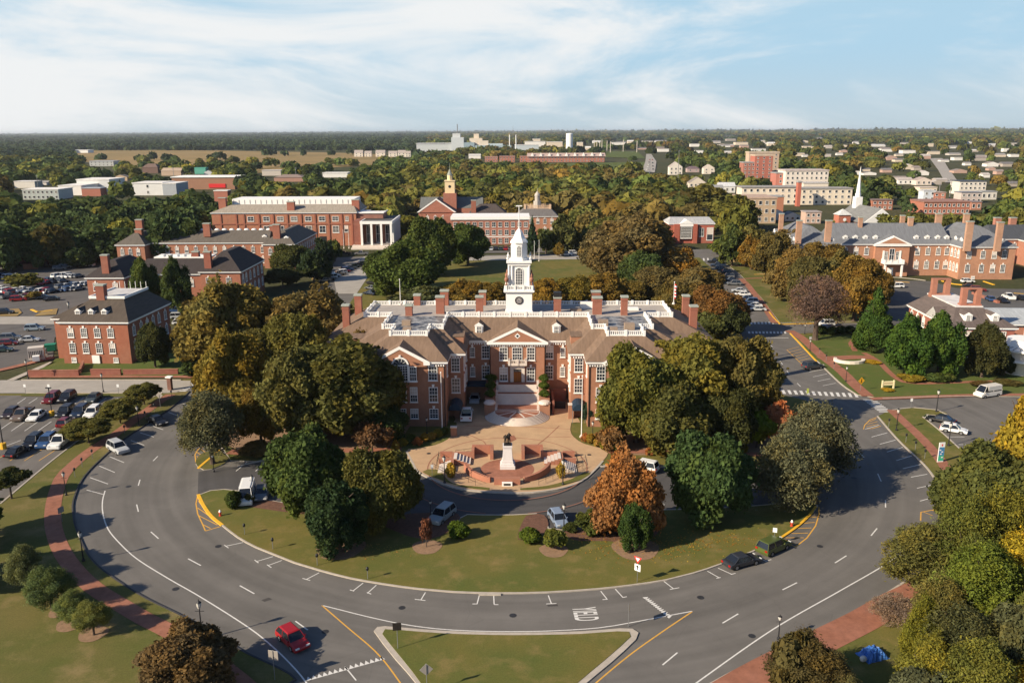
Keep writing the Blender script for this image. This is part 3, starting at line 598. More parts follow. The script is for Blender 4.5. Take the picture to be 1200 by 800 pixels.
CAPM = mat('weathered stone cap', (0.33, 0.35, 0.30), 0.9, 2, .2)
def dormer(parent, x, y, z, w_=1.5, h_=1.7, depth=3.0, face='S', roofc=(.09, .07, .06), arch=False):
    rz = {'S': 0, 'E': R(90), 'W': R(-90)}[face]
    m = MB().use(WHITE).box(-w_ / 2, w_ / 2, 0, depth, 0, h_).use(WHITE)
    if arch: m.prism([(0, 0)] * 3, 0, 0) if False else None
    o = m.build('dormer', None, parent, None, (x, y, z), rz)
    r = MB().use(ROOF).gable(-w_ / 2 - .12, w_ / 2 + .12, .12, depth + 1.2, h_ + .003, h_ + .62); r.build('dormer_roof', None, o, roofc)
    MB().use(WHITE).gable(-w_ / 2 - .16, w_ / 2 + .16, -.06, .115, h_ + .004, h_ + .66).build('dormer_gable', None, o)
    f, p = win_mesh(.8, 1.2, 'sash'); link('window', f, o, None, (0, 0, .25)); q = link('pane', p, o, None, (0, 0, .25))
    return o
def balustrade(mb, path, z, h=.85, post=3.2, closed=True):
    n = len(path)
    for i in range(n if closed else n - 1):
        a = Vector((*path[i], 0)); b = Vector((*path[(i + 1) % n], 0)); d = b - a; ln = d.length; d.normalize(); nn = Vector((-d.y, d.x, 0))
        def bar(t0, t1, wd, z0, z1, off=0):
            p = a + d * t0; q = a + d * t1; u = nn * wd / 2
            vs = [(p - u), (q - u), (q + u), (p + u)]
            mb.add([(v.x, v.y, z0) for v in vs] + [(v.x, v.y, z1) for v in vs], [(0, 3, 2, 1), (4, 5, 6, 7), (0, 1, 5, 4), (1, 2, 6, 5), (2, 3, 7, 6), (3, 0, 4, 7)])
        bar(-.05, ln + .05, .26, z - .25, z + .16); bar(.2, ln - .2, .2, z + h - .14, z + h)
        k = max(1, round(ln / post))
        for j in range(k + 1): t = ln * j / k; bar(t - .22, t + .22, .42, z - .26, z + h + .12)
        m = int(ln / .32)
        for j in range(m): t = (j + .5) * ln / m; bar(t - .075, t + .075, .13, z + .161, z + h - .141)
def cornice(mb, x0, x1, y0, y1, z, o=.45, h=.35):
    mb.use(WHITE).box(x0 - o, x1 + o, y0 - o, y1 + o, z - h, z - .002); mb.box(x0 - o * .5, x1 + o * .5, y0 - o * .5, y1 + o * .5, z - h - .25, z - h - .002)

# ------------------------------------------------------------------ the capitol hall
HX, HY, HR = 1.1, 155.0, R(-1.0)
hall = empty('capitol_hall', (HX, HY, 0), HR, 'large red brick capitol with white clock steeple, hipped roofs and white balustrades behind the plaza', 'capitol')
def hl(X, Y):
    d = Vector((X - HX, Y - HY, 0)); return Matrix.Rotation(-HR, 3, 'Z') @ d
EZ, DZ = 12.0, 15.3
HB = (.35, .165, .098)
m = MB().use(BRICK)
m.box(-35.8, 36.3, -3, 18, 0, EZ - .6)
for s in (-1, 1):
    a, b = sorted((s * 9.6, s * 31)); m.box(a, b, -12.6, -3.002, 0, EZ - .6)
    a, b = sorted((s * 12.25, s * 27.3)); m.box(a, b, -18, -12.602, 0, EZ - .6)
m.box(-5.05, 5.05, -4.4, -3.002, 0, EZ - .6)
m.build('wall', None, hall, HB)
m = MB(); cornice(m, -35.8, 36.3, -3, 18, EZ, .5)
for s in (-1, 1):
    a, b = sorted((s * 9.6, s * 31)); cornice(m, a, b, -12.6, -3.6, EZ - .003, .5)
    a, b = sorted((s * 12.25, s * 27.3)); cornice(m, a, b, -18, -13.2, EZ - .006, .5)
cornice(m, -5.05, 5.05, -4.4, -3.55, EZ - .004, .42)
# toothed course under the cornice
for (x0, x1, y) in ((-9.2, -5.6, -3.28), (5.6, 9.2, -3.28), (-31, -28, -12.88), (-12, -9.8, -12.88), (9.8, 12, -12.88), (-27.3, -12.3, -18.28), (12.3, 27.3, -18.28), (-5.2, 5.2, -4.66)):
    n_ = int((x1 - x0) / .42)
    for i in range(n_): x = x0 + (i + .5) * (x1 - x0) / n_; m.box(x - .1, x + .1, y, y + .12, EZ - .92, EZ - .62)
m.build('cornice', None, hall)
m = MB().use(ROOF); RC = (.185, .122, .082)
m.frustum((-36.4, 36.9, -3.6, 18.6), (-29.7, 29.7, 2.3, 13.2), EZ, DZ, False)
for s in (-1, 1):
    a, b = sorted((s * 9.0, s * 31.6)); c_, d_ = sorted((s * 13.6, s * 24.5)); m.frustum((a, b, -13.2, 2.3), (c_, d_, -7.7, 2.301), EZ + .004, DZ, False)
    a, b = sorted((s * 11.7, s * 27.9)); c_, d_ = sorted((s * 15.9, s * 22.3)); m.frustum((a, b, -18.6, -7.7), (c_, d_, -13, -7.699), EZ + .008, DZ, False)
m.build('roof', None, hall, RC)
m = MB().use(mat('pale roof deck', (.36, .32, .28), .85, .4, .2)).box(-29.7, 29.7, 2.3, 13.2, DZ - .1, DZ + .06); m.build('roof_deck', None, hall)
for s in (-1, 1):
    m = MB().use(WORN); a, b = sorted((s * 13.6, s * 24.5)); m.box(a, b, -7.7, 2.298, DZ - .1, DZ + .05); a, b = sorted((s * 15.9, s * 22.3)); m.box(a, b, -13, -7.702, DZ - .1, DZ + .045); m.build('roof_deck', None, hall)
m = MB().use(WHITE)
bp_ = [(-29.7, 13.2), (29.7, 13.2), (29.7, 2.3), (24.5, 2.3), (24.5, -7.7), (22.3, -7.7), (22.3, -13), (15.9, -13), (15.9, -7.7), (13.6, -7.7), (13.6, 2.3), (-13.6, 2.3), (-13.6, -7.7), (-15.9, -7.7), (-15.9, -13), (-22.3, -13), (-22.3, -7.7), (-24.5, -7.7), (-24.5, 2.3), (-29.7, 2.3)]
balustrade(m, bp_, DZ); m.build('balustrade', None, hall)
# roof plant, skylight and hatches on the worn decks
PLM = mat('roof plant metal', (.30, .22, .16), .7, 2, .2)
for x, y, a, b, h_ in ((-20.5, -5.4, 1.6, 1.2, 1.0), (-19.8, -9.5, 1.5, .9, .6), (15.8, -5.5, 1.7, 1.2, 1.1), (20.2, -8.6, 1.8, 1.4, 1.2), (17.2, -10.6, 1.3, 1, .9), (11.5, 7.5, 2.2, 1.2, .5)): MB().use(PLM).box(x - a / 2, x + a / 2, y - b / 2, y + b / 2, DZ + .052, DZ + h_).build('roof_vent', None, hall)
MB().use(WHITE).box(12.5, 16.2, 9.2, 9.4, DZ, DZ + 1.5).build('roof_screen', None, hall); MB().use(WHITE).box(20.5, 24, 7.5, 9, DZ + .06, DZ + .5).build('roof_hatch', None, hall)
for s in (-1, 1):                                                    # low flat roofed penthouses on the inner slopes
    m = MB().use(BRICK); a, b = sorted((s * 9.75, s * 12.8)); m.box(a, b, -8.6, -4.6, EZ + .02, EZ + 1.9); o = m.build('penthouse', None, hall, HB)
    MB().use(ROOF).box(a - .1, b + .1, -8.7, -4.5, EZ + 1.902, EZ + 2.05).build('penthouse_roof', None, o, RC)
    m = MB().use(BRICK); a, b = sorted((s * 28.2, s * 31)); m.box(a, b, -8.6, -4.6, EZ + .02, EZ + 1.5); o = m.build('penthouse', None, hall, HB)
    MB().use(ROOF).box(a - .1, b + .1, -8.7, -4.5, EZ + 1.502, EZ + 1.62).build('penthouse_roof', None, o, RC)
# pediments
def pediment(xc, hw, yf, ym, rise, orn):
    m = MB().use(ROOF).gable(xc - hw - .75, xc + hw + .75, yf - .45, ym, EZ + .012, EZ + rise + .5); m.build('pediment_roof', None, hall, RC)
    z0 = EZ
    f = MB().use(WHITE)
    def rake(s):
        p = [(xc + s * (hw + .7), z0), (xc, z0 + rise + .42), (xc, z0 + rise - .12), (xc + s * (hw - .35), z0)]
        v = [(q[0], yf - .55, q[1]) for q in p] + [(q[0], yf - .1, q[1]) for q in p]
        f.add(v, [(0, 1, 2, 3), (7, 6, 5, 4), (0, 4, 5, 1), (2, 6, 7, 3), (3, 7, 4, 0)])
    rake(-1); rake(1)
    f.box(xc - hw - .7, xc + hw + .7, yf - .552, yf - .1, z0 - .5, z0 - .01) if orn else None
    if orn: f.lathe(xc, yf - .45, [(.0, 0)], 3) if False else f.add([(xc - .55, yf - .48, z0 + 1.15), (xc, yf - .48, z0 + .65), (xc + .55, yf - .48, z0 + 1.15), (xc, yf - .48, z0 + 1.7)], [(0, 1, 2, 3)])
    g = f.build('pediment', None, hall)
    MB().use(BRICK).add([(xc - hw, yf - .46, z0), (xc + hw, yf - .46, z0), (xc, yf - .46, z0 + rise)], [(0, 1, 2)]).build('pediment_field', None, g, HB)
    if orn: MB().use(GLASS).add([(xc - .3, yf - .5, z0 + 1.15), (xc, yf - .5, z0 + .87), (xc + .3, yf - .5, z0 + 1.15), (xc, yf - .5, z0 + 1.43)], [(0, 1, 2, 3)]).build('pane', None, g)
pediment(0, 5.0, -4.4, 3, 2.35, True)
def wing_gable(xc):
    hw, rise, yf = 4.6, 2.2, -18.05
    MB().use(ROOF).gable(xc - hw - .5, xc + hw + .5, yf - .5, -12, EZ + .014, EZ + rise + .55).build('gable_roof', None, hall, RC)
    f = MB().use(WHITE)
    for s in (-1, 1):
        p = [(xc + s * (hw + .45), EZ), (xc, EZ + rise + .5), (xc, EZ + rise - .05), (xc + s * (hw - .6), EZ - .05)]
        v = [(q[0], yf - .6, q[1]) for q in p] + [(q[0], yf - .08, q[1]) for q in p]
        f.add(v, [(0, 1, 2, 3), (7, 6, 5, 4), (0, 4, 5, 1), (2, 6, 7, 3), (3, 7, 4, 0)])
        a, b = sorted((xc + s * (hw - .6), xc + s * (hw + .5))); f.box(a, b, yf - .62, yf, EZ - .62, EZ - .02)
    g = f.build('gable', None, hall)
    MB().use(BRICK).prism([(0, 0)] * 3, 0, 0) if False else None
    q = MB().use(BRICK); q.add([(xc - hw, yf - .52, EZ - .9), (xc + hw - .1, yf - .52, EZ - .9), (xc + hw - .1, yf - .52, EZ), (xc, yf - .52, EZ + rise), (xc - hw, yf - .52, EZ)], [(0, 1, 2, 3, 4)]); q.build('gable_wall', None, g, HB)
    # great arched window with side lights
    w_ = MB().use(WHITE); p = MB().use(GLASS); yy = yf - .56; hw2 = 1.22; zt = 11.35; zb = 8.65; n_ = 14
    arcp = [(xc + hw2 * math.cos(math.pi * i / n_), zt + hw2 * math.sin(math.pi * i / n_)) for i in range(n_ + 1)]; arco = [(xc + (hw2 + .28) * math.cos(math.pi * i / n_), zt + (hw2 + .28) * math.sin(math.pi * i / n_)) for i in range(n_ + 1)]
    for i in range(n_): w_.add([(arcp[i][0], yy - .1, arcp[i][1]), (arco[i][0], yy - .1, arco[i][1]), (arco[i + 1][0], yy - .1, arco[i + 1][1]), (arcp[i + 1][0], yy - .1, arcp[i + 1][1]), (arco[i][0], yy + .05, arco[i][1]), (arco[i + 1][0], yy + .05, arco[i + 1][1]), (arcp[i][0], yy + .05, arcp[i][1]), (arcp[i + 1][0], yy + .05, arcp[i + 1][1])], [(0, 1, 2, 3), (1, 4, 5, 2), (0, 3, 7, 6)])
    w_.box(xc - hw2 - .25, xc - hw2, yy - .1, yy + .5, zb - .15, zt).box(xc + hw2, xc + hw2 + .25, yy - .1, yy + .5, zb - .15, zt).box(xc - hw2, xc + hw2, yy - .09, yy + .02, zt - .1, zt + .06).box(xc - 2.9, xc + 2.9, yy - .14, yy + .5, zb - .3, zb - .151)
    for k in range(1, 6): x = xc - hw2 + 2 * hw2 * k / 6; w_.box(x - .03, x + .03, yy - .06, yy - .02, zb, zt - .1)
    for k in range(1, 6): z = zb + (zt - zb) * k / 6; w_.box(xc - hw2, xc + hw2, yy - .055, yy - .02, z - .025, z + .025)
    for k in range(1, 5):
        t = math.pi * k / 5; w_.add([(xc + .2 * math.cos(t - .1), yy - .05, zt + .08 + .2 * math.sin(t)), (xc + .2 * math.cos(t + .1), yy - .05, zt + .08 + .2 * math.sin(t)), (xc + hw2 * math.cos(t + .03), yy - .05, zt + hw2 * math.sin(t + .03)), (xc + hw2 * math.cos(t - .03), yy - .05, zt + hw2 * math.sin(t - .03))], [(0, 1, 2, 3)])
    w_.box(xc - .16, xc + .16, yy - .16, yy + .05, zt + hw2 + .26, zt + hw2 + .6)
    o = w_.build('arched_window', None, g)
    p.add([(xc - hw2, yy, zb), (xc + hw2, yy, zb)] + [(a, yy, b) for a, b in arcp], [tuple(range(n_ + 3))]); p.build('pane', None, o)
    for s in (-1, 1): window(hall, xc + s * 2.15, yf - .52, 8.65, 1.05, 2.4, 'S', 'sash')
for s in (-1, 1): wing_gable(s * 19.9)
# windows of the hall
def HX_(px, Y): return hl((px - 600) / px_scale(Y, 9), Y).x
for px_ in (590, 606, 622): window(hall, HX_(px_, 150.6), -4.4, 8.45, 1.35 if px_ != 606 else 1.7, 2.35)
for px_ in (590, 622): window(hall, HX_(px_, 150.6), -4.4, 4.4, 1.35, 2.5)
for px_ in (569, 643.7): window(hall, HX_(px_, 152), -3, 8.4, 1.3, 2.35); window(hall, HX_(px_, 152), -3, 4.4, 1.3, 2.5)
for px_ in (553.5, 659.3): window(hall, HX_(px_, 152), -3, 8.7, .75, 1.7); window(hall, HX_(px_, 152), -3, 4.9, .75, 1.7)
for s in (-1, 1):
    window(hall, s * 10.95, -12.6, 8.6, 1.35, 2.35); window(hall, s * 10.95, -12.6, 4.7, 1.35, 2.5)
    for y in (-5, -8.5, -11): window(hall, s * 9.6, y, 8.6, 1.1, 2.2, 'E' if s < 0 else 'W'); window(hall, s * 9.6, y, 4.7, 1.1, 2.3, 'E' if s < 0 else 'W')
    window(hall, s * 14.4, -18, 8.6, 1.35, 2.35); window(hall, s * 14.4, -18, 4.7, 1.35, 2.5); window(hall, s * 14.4, -18, 1.7, 1.35, 1.6)
    window(hall, s * 25.6, -18, 8.6, 1.35, 2.35); window(hall, s * 25.6, -18, 4.7, 1.35, 2.5)
    for x in (17.8, 19.9, 22.0): window(hall, s * x, -18, 4.7, 1.5 if x == 19.9 else 1.1, 2.5, 'S', 'sash'); window(hall, s * x, -18, 1.7, 1.2, 1.6, 'S', 'sash')
    for y in (-15.3,): window(hall, s * 12.25, y, 8.6, 1.1, 2.2, 'E' if s < 0 else 'W')
    window(hall, s * 29.4, -12.6, 8.6, 1.35, 2.35); window(hall, s * 29.4, -12.6, 4.7, 1.35, 2.5)
    for y in (0, 5, 10, 15): window(hall, -35.8 if s < 0 else 36.3, y, 8.6, 1.3, 2.35, 'W' if s < 0 else 'E')
for px_ in (561.5, 651.8):
    x = HX_(px_, 153); dormer(hall, x, -1.7, EZ + .75, 1.5, 1.6, 2.6, 'S', RC)
# entrance
dx = 0.0
m = MB().use(STONE).box(dx - 1.35, dx - .75, -4.75, -4.4, 4.2, 7.5).box(dx + .75, dx + 1.35, -4.75, -4.4, 4.2, 7.5).box(dx - .75, dx + .75, -4.75, -4.4, 6.75, 7.5)
m.box(dx - 1.7, dx + 1.7, -5.3, -4.4, 7.502, 7.8); o = m.build('door_surround', None, hall)
m = MB().use(STONE); balustrade(m, [(dx - 1.55, -4.45), (dx - 1.55, -5.2), (dx + 1.55, -5.2), (dx + 1.55, -4.45)], 7.82, .8, 1.6, False); m.build('balcony', None, hall)
m = MB().use(WOODD).box(dx - .72, dx - .02, -4.6, -4.42, 4.2, 6.1).box(dx + .02, dx + .72, -4.6, -4.42, 4.2, 6.1); o = m.build('door', None, hall)
MB().use(GLASS).box(dx - .72, dx + .72, -4.55, -4.42, 6.15, 6.72).build('transom', None, o)
m = MB().use(mat('navy canvas', (.012, .03, .055), .7))
m.box(-9.4, -5.4, -6.2, -3.05, 3.7, 3.95); o = m.build('awning', None, hall)
for s in (-1, 1):
    m = MB().use(MATS['navy canvas']); x = s * 10.9; n_ = 8
    pts_ = [(x + 1.15 * math.cos(math.pi * i / n_), 2.5 + 1.15 * math.sin(math.pi * i / n_)) for i in range(n_ + 1)]
    m.add([(a, -16.4, b) for a, b in pts_] + [(a, -12.65, b) for a, b in pts_], [(i, i + 1, n_ + 2 + i, n_ + 1 + i) for i in range(n_)] + [tuple(range(n_ + 1))])
    o = m.build('awning', None, hall)
    q = MB().use(GREYM)
    for a in (-1.1, 1.1): q.cyl(x + a, -16.3, 0.2, 2.5, .05, n=6)
    q.build('awning_post', None, hall)
# chimneys from where they stand on the roof
for (a, b, yt, yb, Y, z0) in ((401, 409.5, 357, 386, 156.5, 0), (415.5, 424, 345, 367, 168, 0), (485, 493, 345, 357, 168.4, EZ), (475, 483.5, 357, 369, 158.4, EZ), (510.6, 521, 347, 365, 160, EZ), (516, 526, 340, 357, 168.2, EZ), (557.5, 566.5, 347, 363.5, 160.5, EZ), (561.5, 570, 341, 357, 168.1, EZ),
                             (649, 658, 348, 364, 160.5, EZ), (693, 704, 341, 357, 167.7, EZ), (694.5, 706, 348, 366, 159, EZ), (728, 736, 347, 367, 158.2, EZ), (800, 808, 346, 368, 167, 0), (808.6, 817.6, 358, 386, 156, 0)):
    zt = height_at((a + b) / 2, yt, Y); s = px_scale(Y, zt); lc = hl(((a + b) / 2 - 600) / s, Y); chimney(hall, lc.x, lc.y, z0, zt - .2, (b - a) / s * .93, 1.2)
lc = hl(53.3 / px_scale(160.5, 18), 160.5); MB().use(DARK).box(lc.x - .75, lc.x + .75, lc.y - .65, lc.y + .65, height_at(653, 348, 160.5) + .12, height_at(653, 342, 160.5)).build('chimney_hood', None, hall)
# ---- the steeple
TX, TY = hl(1.45, 162.6).x, hl(1.45, 162.6).y
tw = MB().use(WHITE).box(TX - 2.55, TX + 2.55, TY - 2.55, TY + 2.55, DZ, 19.4)
tw.box(TX - 2.8, TX + 2.8, TY - 2.8, TY + 2.8, 19.402, 19.6); tw.box(TX - 3.0, TX + 3.0, TY - 3.0, TY + 3.0, 19.602, 19.9)
tw.box(TX - 2.7, TX + 2.7, TY - 2.7, TY + 2.7, DZ, DZ + .5)
tower = tw.build('tower_base', None, hall)
def clock(face):
    rz = {'S': 0, 'E': R(90), 'W': R(-90), 'N': R(180)}[face]
    o = empty('clock', (TX, TY, 17.9), rz); o.parent = hall
    q = MB(); n_ = 24
    for (r0, r1, yy, mm) in ((0, .78, -2.6, mat('clock face', (.12, .12, .13), .5)), (.62, .80, -2.66, DARK), (.3, .36, -2.65, STONE)):
        q.use(mm); vs = [(r0 * math.cos(2 * math.pi * i / n_), yy, r0 * math.sin(2 * math.pi * i / n_)) for i in range(n_)] + [(r1 * math.cos(2 * math.pi * i / n_), yy, r1 * math.sin(2 * math.pi * i / n_)) for i in range(n_)]
        q.add(vs, [(i, (i + 1) % n_, n_ + (i + 1) % n_, n_ + i)[::-1] for i in range(n_)])
    q.use(STONE)
    for i in range(12): t = math.pi * i / 6; q.add([(.4 * math.cos(t - .06), -2.655, .4 * math.sin(t - .06)), (.4 * math.cos(t + .06), -2.655, .4 * math.sin(t + .06)), (.6 * math.cos(t + .04), -2.655, .6 * math.sin(t + .04)), (.6 * math.cos(t - .04), -2.655, .6 * math.sin(t - .04))], [(0, 1, 2, 3)])
    q.build('clock_face', None, o); h_ = MB().use(WHITE).box(-.03, .03, -2.69, -2.67, -.05, .5); h_.add([(0, -2.68, .03), (0, -2.68, -.04), (.35, -2.68, .15), (.33, -2.68, .2)], [(0, 1, 2, 3)]); h_.build('clock_hand', None, o)
for f in 'SEWN': clock(f)
m = MB().use(WHITE); balustrade(m, [(TX - 2.55, TY - 2.55), (TX + 2.55, TY - 2.55), (TX + 2.55, TY + 2.55), (TX - 2.55, TY + 2.55)], 19.95, .85, 1.7); m.build('tower_balustrade', None, hall)
m = MB().use(WHITE).box(TX - 1.9, TX + 1.9, TY - 1.9, TY + 1.9, 19.902, 25.2)
for sx in (-1, 1):
    for sy in (-1, 1):
        for dd in (0, 1): m.cyl(TX + sx * (1.98 - dd * .62 * (sx * sy > 0)), TY + sy * (1.98 - dd * .62 * (sx * sy < 0)), 20.6, 24.7, .2, n=8)
m.box(TX - 2.15, TX + 2.15, TY - 2.15, TY + 2.15, 19.903, 20.6); m.box(TX - 2.2, TX + 2.2, TY - 2.2, TY + 2.2, 24.702, 25.19); m.box(TX - 2.45, TX + 2.45, TY - 2.45, TY + 2.45, 25.202, 25.55)
m.build('belfry', None, hall)
def arch_part(name, r_, z0, z1, hw, parent, y):
    for k, rz in enumerate((0, R(90), R(180), R(-90))):
        n_ = 8; zc = z1 - hw; p = [(-hw, z0), (hw, z0)] + [(hw * math.cos(math.pi * i / n_), zc + hw * math.sin(math.pi * i / n_)) for i in range(n_ + 1)]
        q = MB().use(WHITE); e = hw + .16
        po = [(-e, z0 - .12), (e, z0 - .12)] + [(e * math.cos(math.pi * i / n_), zc + e * math.sin(math.pi * i / n_)) for i in range(n_ + 1)]
        q.add([(a, y - .07, b) for a, b in po] + [(a, y + .02, b) for a, b in po], [tuple(range(len(po)))] + [(i, (i + 1) % len(po), len(po) + (i + 1) % len(po), len(po) + i)[::-1] for i in range(len(po))])
        o = q.build(name, None, parent, None, (TX, TY, 0), rz); g_ = MB().use(GLASS); g_.add([(a, y - .085, b) for a, b in p], [tuple(range(len(p)))])
        g_.use(WHITE)
        for i in range(1, 4): x = -hw + 2 * hw * i / 4; g_.box(x - .03, x + .03, y - .12, y - .09, z0, zc + hw * .8)
        for i in range(1, 6): z = z0 + (zc - z0) * i / 5; g_.box(-hw, hw, y - .118, y - .09, z - .025, z + .025)
        g_.build('pane', None, o)
arch_part('belfry_window', 0, 21.0, 24.2, .62, hall, -1.93)
m = MB().use(WHITE)
oc = [(1.5 * math.cos(R(22.5 + 45 * i)) * 1.06, 1.5 * math.sin(R(22.5 + 45 * i)) * 1.06) for i in range(8)]
m.prism([(TX + a, TY + b) for a, b in oc], 25.552, 28.9); m.prism([(TX + a * 1.12, TY + b * 1.12) for a, b in oc], 25.551, 26.0); m.prism([(TX + a * 1.16, TY + b * 1.16) for a, b in oc], 28.902, 29.2)
m.build('lantern', None, hall)
arch_part('lantern_window', 0, 26.5, 28.4, .38, hall, -1.50)
m = MB().use(WHITE).lathe(TX, TY, [(1.72, 29.2), (1.66, 29.35), (1.3, 29.75), (1.0, 30.3), (.8, 30.85), (.5, 31.3), (.2, 31.6), (.1, 31.8)], 8, R(22.5)); o = m.build('spire', None, hall)
MB().use(WHITE).cyl(TX, TY, 31.7, 36.0, .1, .06, 6).box(TX - .6, TX + .6, TY - .03, TY + .03, 35.9, 36.1).build('weather_vane', None, o)
URN = [(.16, 0), (.3, .05), (.12, .25), (.12, .5), (.34, .75), (.42, 1.15), (.3, 1.45), (.12, 1.6), (.2, 1.8), (.04, 2.3)]
for sx in (-1, 1):
    for sy in (-1, 1):
        MB().use(mat('urn bronze', (.30, .13, .08), .6)).lathe(TX + sx * 2.45, TY + sy * 2.45, [(r_, 20.95 + z) for r_, z in URN], 8).build('urn', None, hall)
        MB().use(WHITE).lathe(TX + sx * 2.2, TY + sy * 2.2, [(r_ * .6, 25.55 + z * .5) for r_, z in URN], 8).build('urn', None, hall)
for a in ((485, 500, 423), (683, 700, 423)): pass
m = MB().use(DARK)
for x in (-12.45, 12.45, -5.25, 5.25): m.cyl(x, -18.1 if abs(x) > 6 else -3.15, 0.2, EZ - .7, .07, n=6)
m.build('downpipe', None, hall)

# ------------------------------------------------------------------ the front steps and terrace
st = empty('entrance_steps', (HX, HY, 0), HR, 'grand stone and brick steps with a rounded foot leading up to the capitol door', 'steps')
m = MB().use(STONE)
cy = -13.2
for i in range(7):
    r_ = 5.75 - i * .27; pts_ = [(r_ * math.cos(R(180 + 180 * k / 28)), cy + r_ * .86 * math.sin(R(180 + 180 * k / 28))) for k in range(29)]
    pts_ = [(r_, cy + 1.4)] + pts_[::-1] + [(-r_, cy + 1.4)]
    m.prism(pts_[::-1], .15 * i + (.002 if i else 0.19), .15 * (i + 1) + .15)
m.build('rounded_steps', None, st)
m = MB().use(BPATH); r_ = 3.95; poly_sheet(m, [(r_ * math.cos(R(180 + 180 * k / 28)), cy + r_ * .86 * math.sin(R(180 + 180 * k / 28))) for k in range(29)] + [(r_, cy + 1.4), (-r_, cy + 1.4)], 1.215)
m.use(STONE)
for a in (180, 215, 250, 290, 325, 360):
    ribbon(m, [(.0, cy + .4), (3.9 * math.cos(R(a)), cy + 3.4 * math.sin(R(a)))], .28, 1.222)
ribbon(m, [(-3.9, cy + 1.1), (3.9, cy + 1.1)], .3, 1.226)
m.build('rounded_landing', None, st)
m = MB().use(BPATH).box(-3.6, 3.6, cy + 1.402, -9.6, .1, 1.32); m.use(BPATH)
m.box(-3.6, 3.6, -7.9, -6.9, .1, 2.9).box(-3.6, 3.6, -6.2, -4.42, .1, 4.15); m.build('landing', None, st)
m = MB().use(STONE)
for i in range(10): m.box(-3.6, 3.6, -9.6 + i * .17, -7.902, 1.3 + i * .16 - (.0 if i else 1.1), 1.3 + (i + 1) * .16 - .002)
for i in range(8): m.box(-3.6, 3.6, -6.9 + i * .0875, -6.202, 2.9 + i * .156 - (.0 if i else 1), 2.9 + (i + 1) * .156 - .002)
m.build('flight_of_steps', None, st)
for s in (-1, 1):
    m = MB().use(BRICK); a, b = sorted((s * 4.0, s * 5.9))
    m.box(a, b, -12.6, -10.9, .1, 2.3).box(a, b, -10.898, -8.5, .1, 2.9).box(a, b, -8.498, -6.3, .1, 3.7).box(a, b, -6.298, -4.42, .1, 4.5); pw = m.build('planter_wall', None, st, HB)
    m = MB().use(STONE).lathe((a + b) / 2, -11.75, [(1.1, 2.302), (1.12, 2.5), (.9, 2.75), (.3, 2.85)], 14); a, b = sorted((s * 3.602, s * 3.998))
    m.box(a, b, -12.6, -9.6, .1, 1.75).box(a, b, -9.598, -8.0, .1, 2.9).box(a, b, -7.998, -6.3, .1, 3.4).box(a, b, -6.298, -4.43, .1, 4.5); m.build('coping', None, st)
# ------------------------------------------------------------------ generic brick building
def brick_house(name, label, cat, X, Y, rz, blocks, col, roofc, eave_o=.5, trim=WHITE, group=None, cornices=True):
    """blocks: (x0,x1,y0,y1,eave z, deck rect or None, deck z)"""
    b = empty(name, (X, Y, 0), rz, label, cat, group)
    w_ = MB().use(BRICK); r_ = MB().use(ROOF); c_ = MB()
    for i, (x0, x1, y0, y1, z, dk, dz) in enumerate(blocks):
        w_.box(x0, x1, y0, y1, 0, z - .3); e = .003 * i
        if cornices: cornice(c_, x0, x1, y0, y1, z + e, eave_o, .3)
        if dk: r_.frustum((x0 - eave_o - .05, x1 + eave_o + .05, y0 - eave_o - .05, y1 + eave_o + .05), dk, z + e, dz + e, True)
    w_.build('wall', None, b, col); r_.build('roof', None, b, roofc)
    if cornices: c_.build('cornice', None, b)
    return b
# brick annex by the left crossroads (stands in front of the long office range)
DKR = (.045, .036, .034)
an = brick_house('brick_annex', 'square red brick annex with three dormers beside the left crossroads', 'brick building', -93.5, 179, R(-2), [(-6.5, 8.8, 0, 21, 9.7, (-3.2, 4.2, 8.6, 19.5), 13.2), (-10.2, -6.502, 4.2, 17, 9.5, (-6.6, -6.4, 8, 13), 11.6)], (.30, .105, .06), (.085, .066, .05))
MB().use(FLATR).box(-3.4, 4.4, 8.4, 19.7, 13.3, 13.5).build('roof_deck', None, an, (.5, .48, .46))
m = MB().use(WHITE).box(-3.7, 4.7, 8.1, 8.4, 13.2, 13.8).box(4.4, 4.7, 8.402, 20, 13.2, 13.8).box(-3.7, -3.4, 8.402, 20, 13.2, 13.8)
for i in range(7): m.cyl(-3.4 + i * 1.3, 19.6, 13.5, 15.2, .06, n=5)
m.build('roof_rail', None, an)
chimney(an, -.8, 8.6, 10, 16.2, 1.9, 1.6, (.25, .08, .055))
for x in (-3.4, -.4, 2.6): dormer(an, x, 2.4, 10.1, 1.3, 1.4, 3.4, 'S', (.035, .045, .05))
an.location.x += 0
windows(an, (-4.2, -1.2, 1.8, 4.8), 0, 6.2, 1.2, 1.9, 'S'); windows(an, (-4.2, -1.2, 1.8, 4.8), 0, 2.6, 1.2, 2.1, 'S'); windows(an, (-4.2, 5.3), 0, .5, .9, .9, 'S', 'sash')
windows(an, (2.5, 6, 9, 12, 15, 18.5), 8.8, 6.2, 1.1, 1.9, 'E'); windows(an, (2.5, 6, 15, 18.5), 8.8, 2.6, 1.1, 2.1, 'E')
q = MB().use(WHITE).box(.0, 1.7, -.25, 0, .2, 2.0); q.build('door', None, an)
MB().use(ROOF).gable(5.0, 8.9, 9, 13, 9.5, 11.4).build('side_gable', None, an, DKR) if False else None
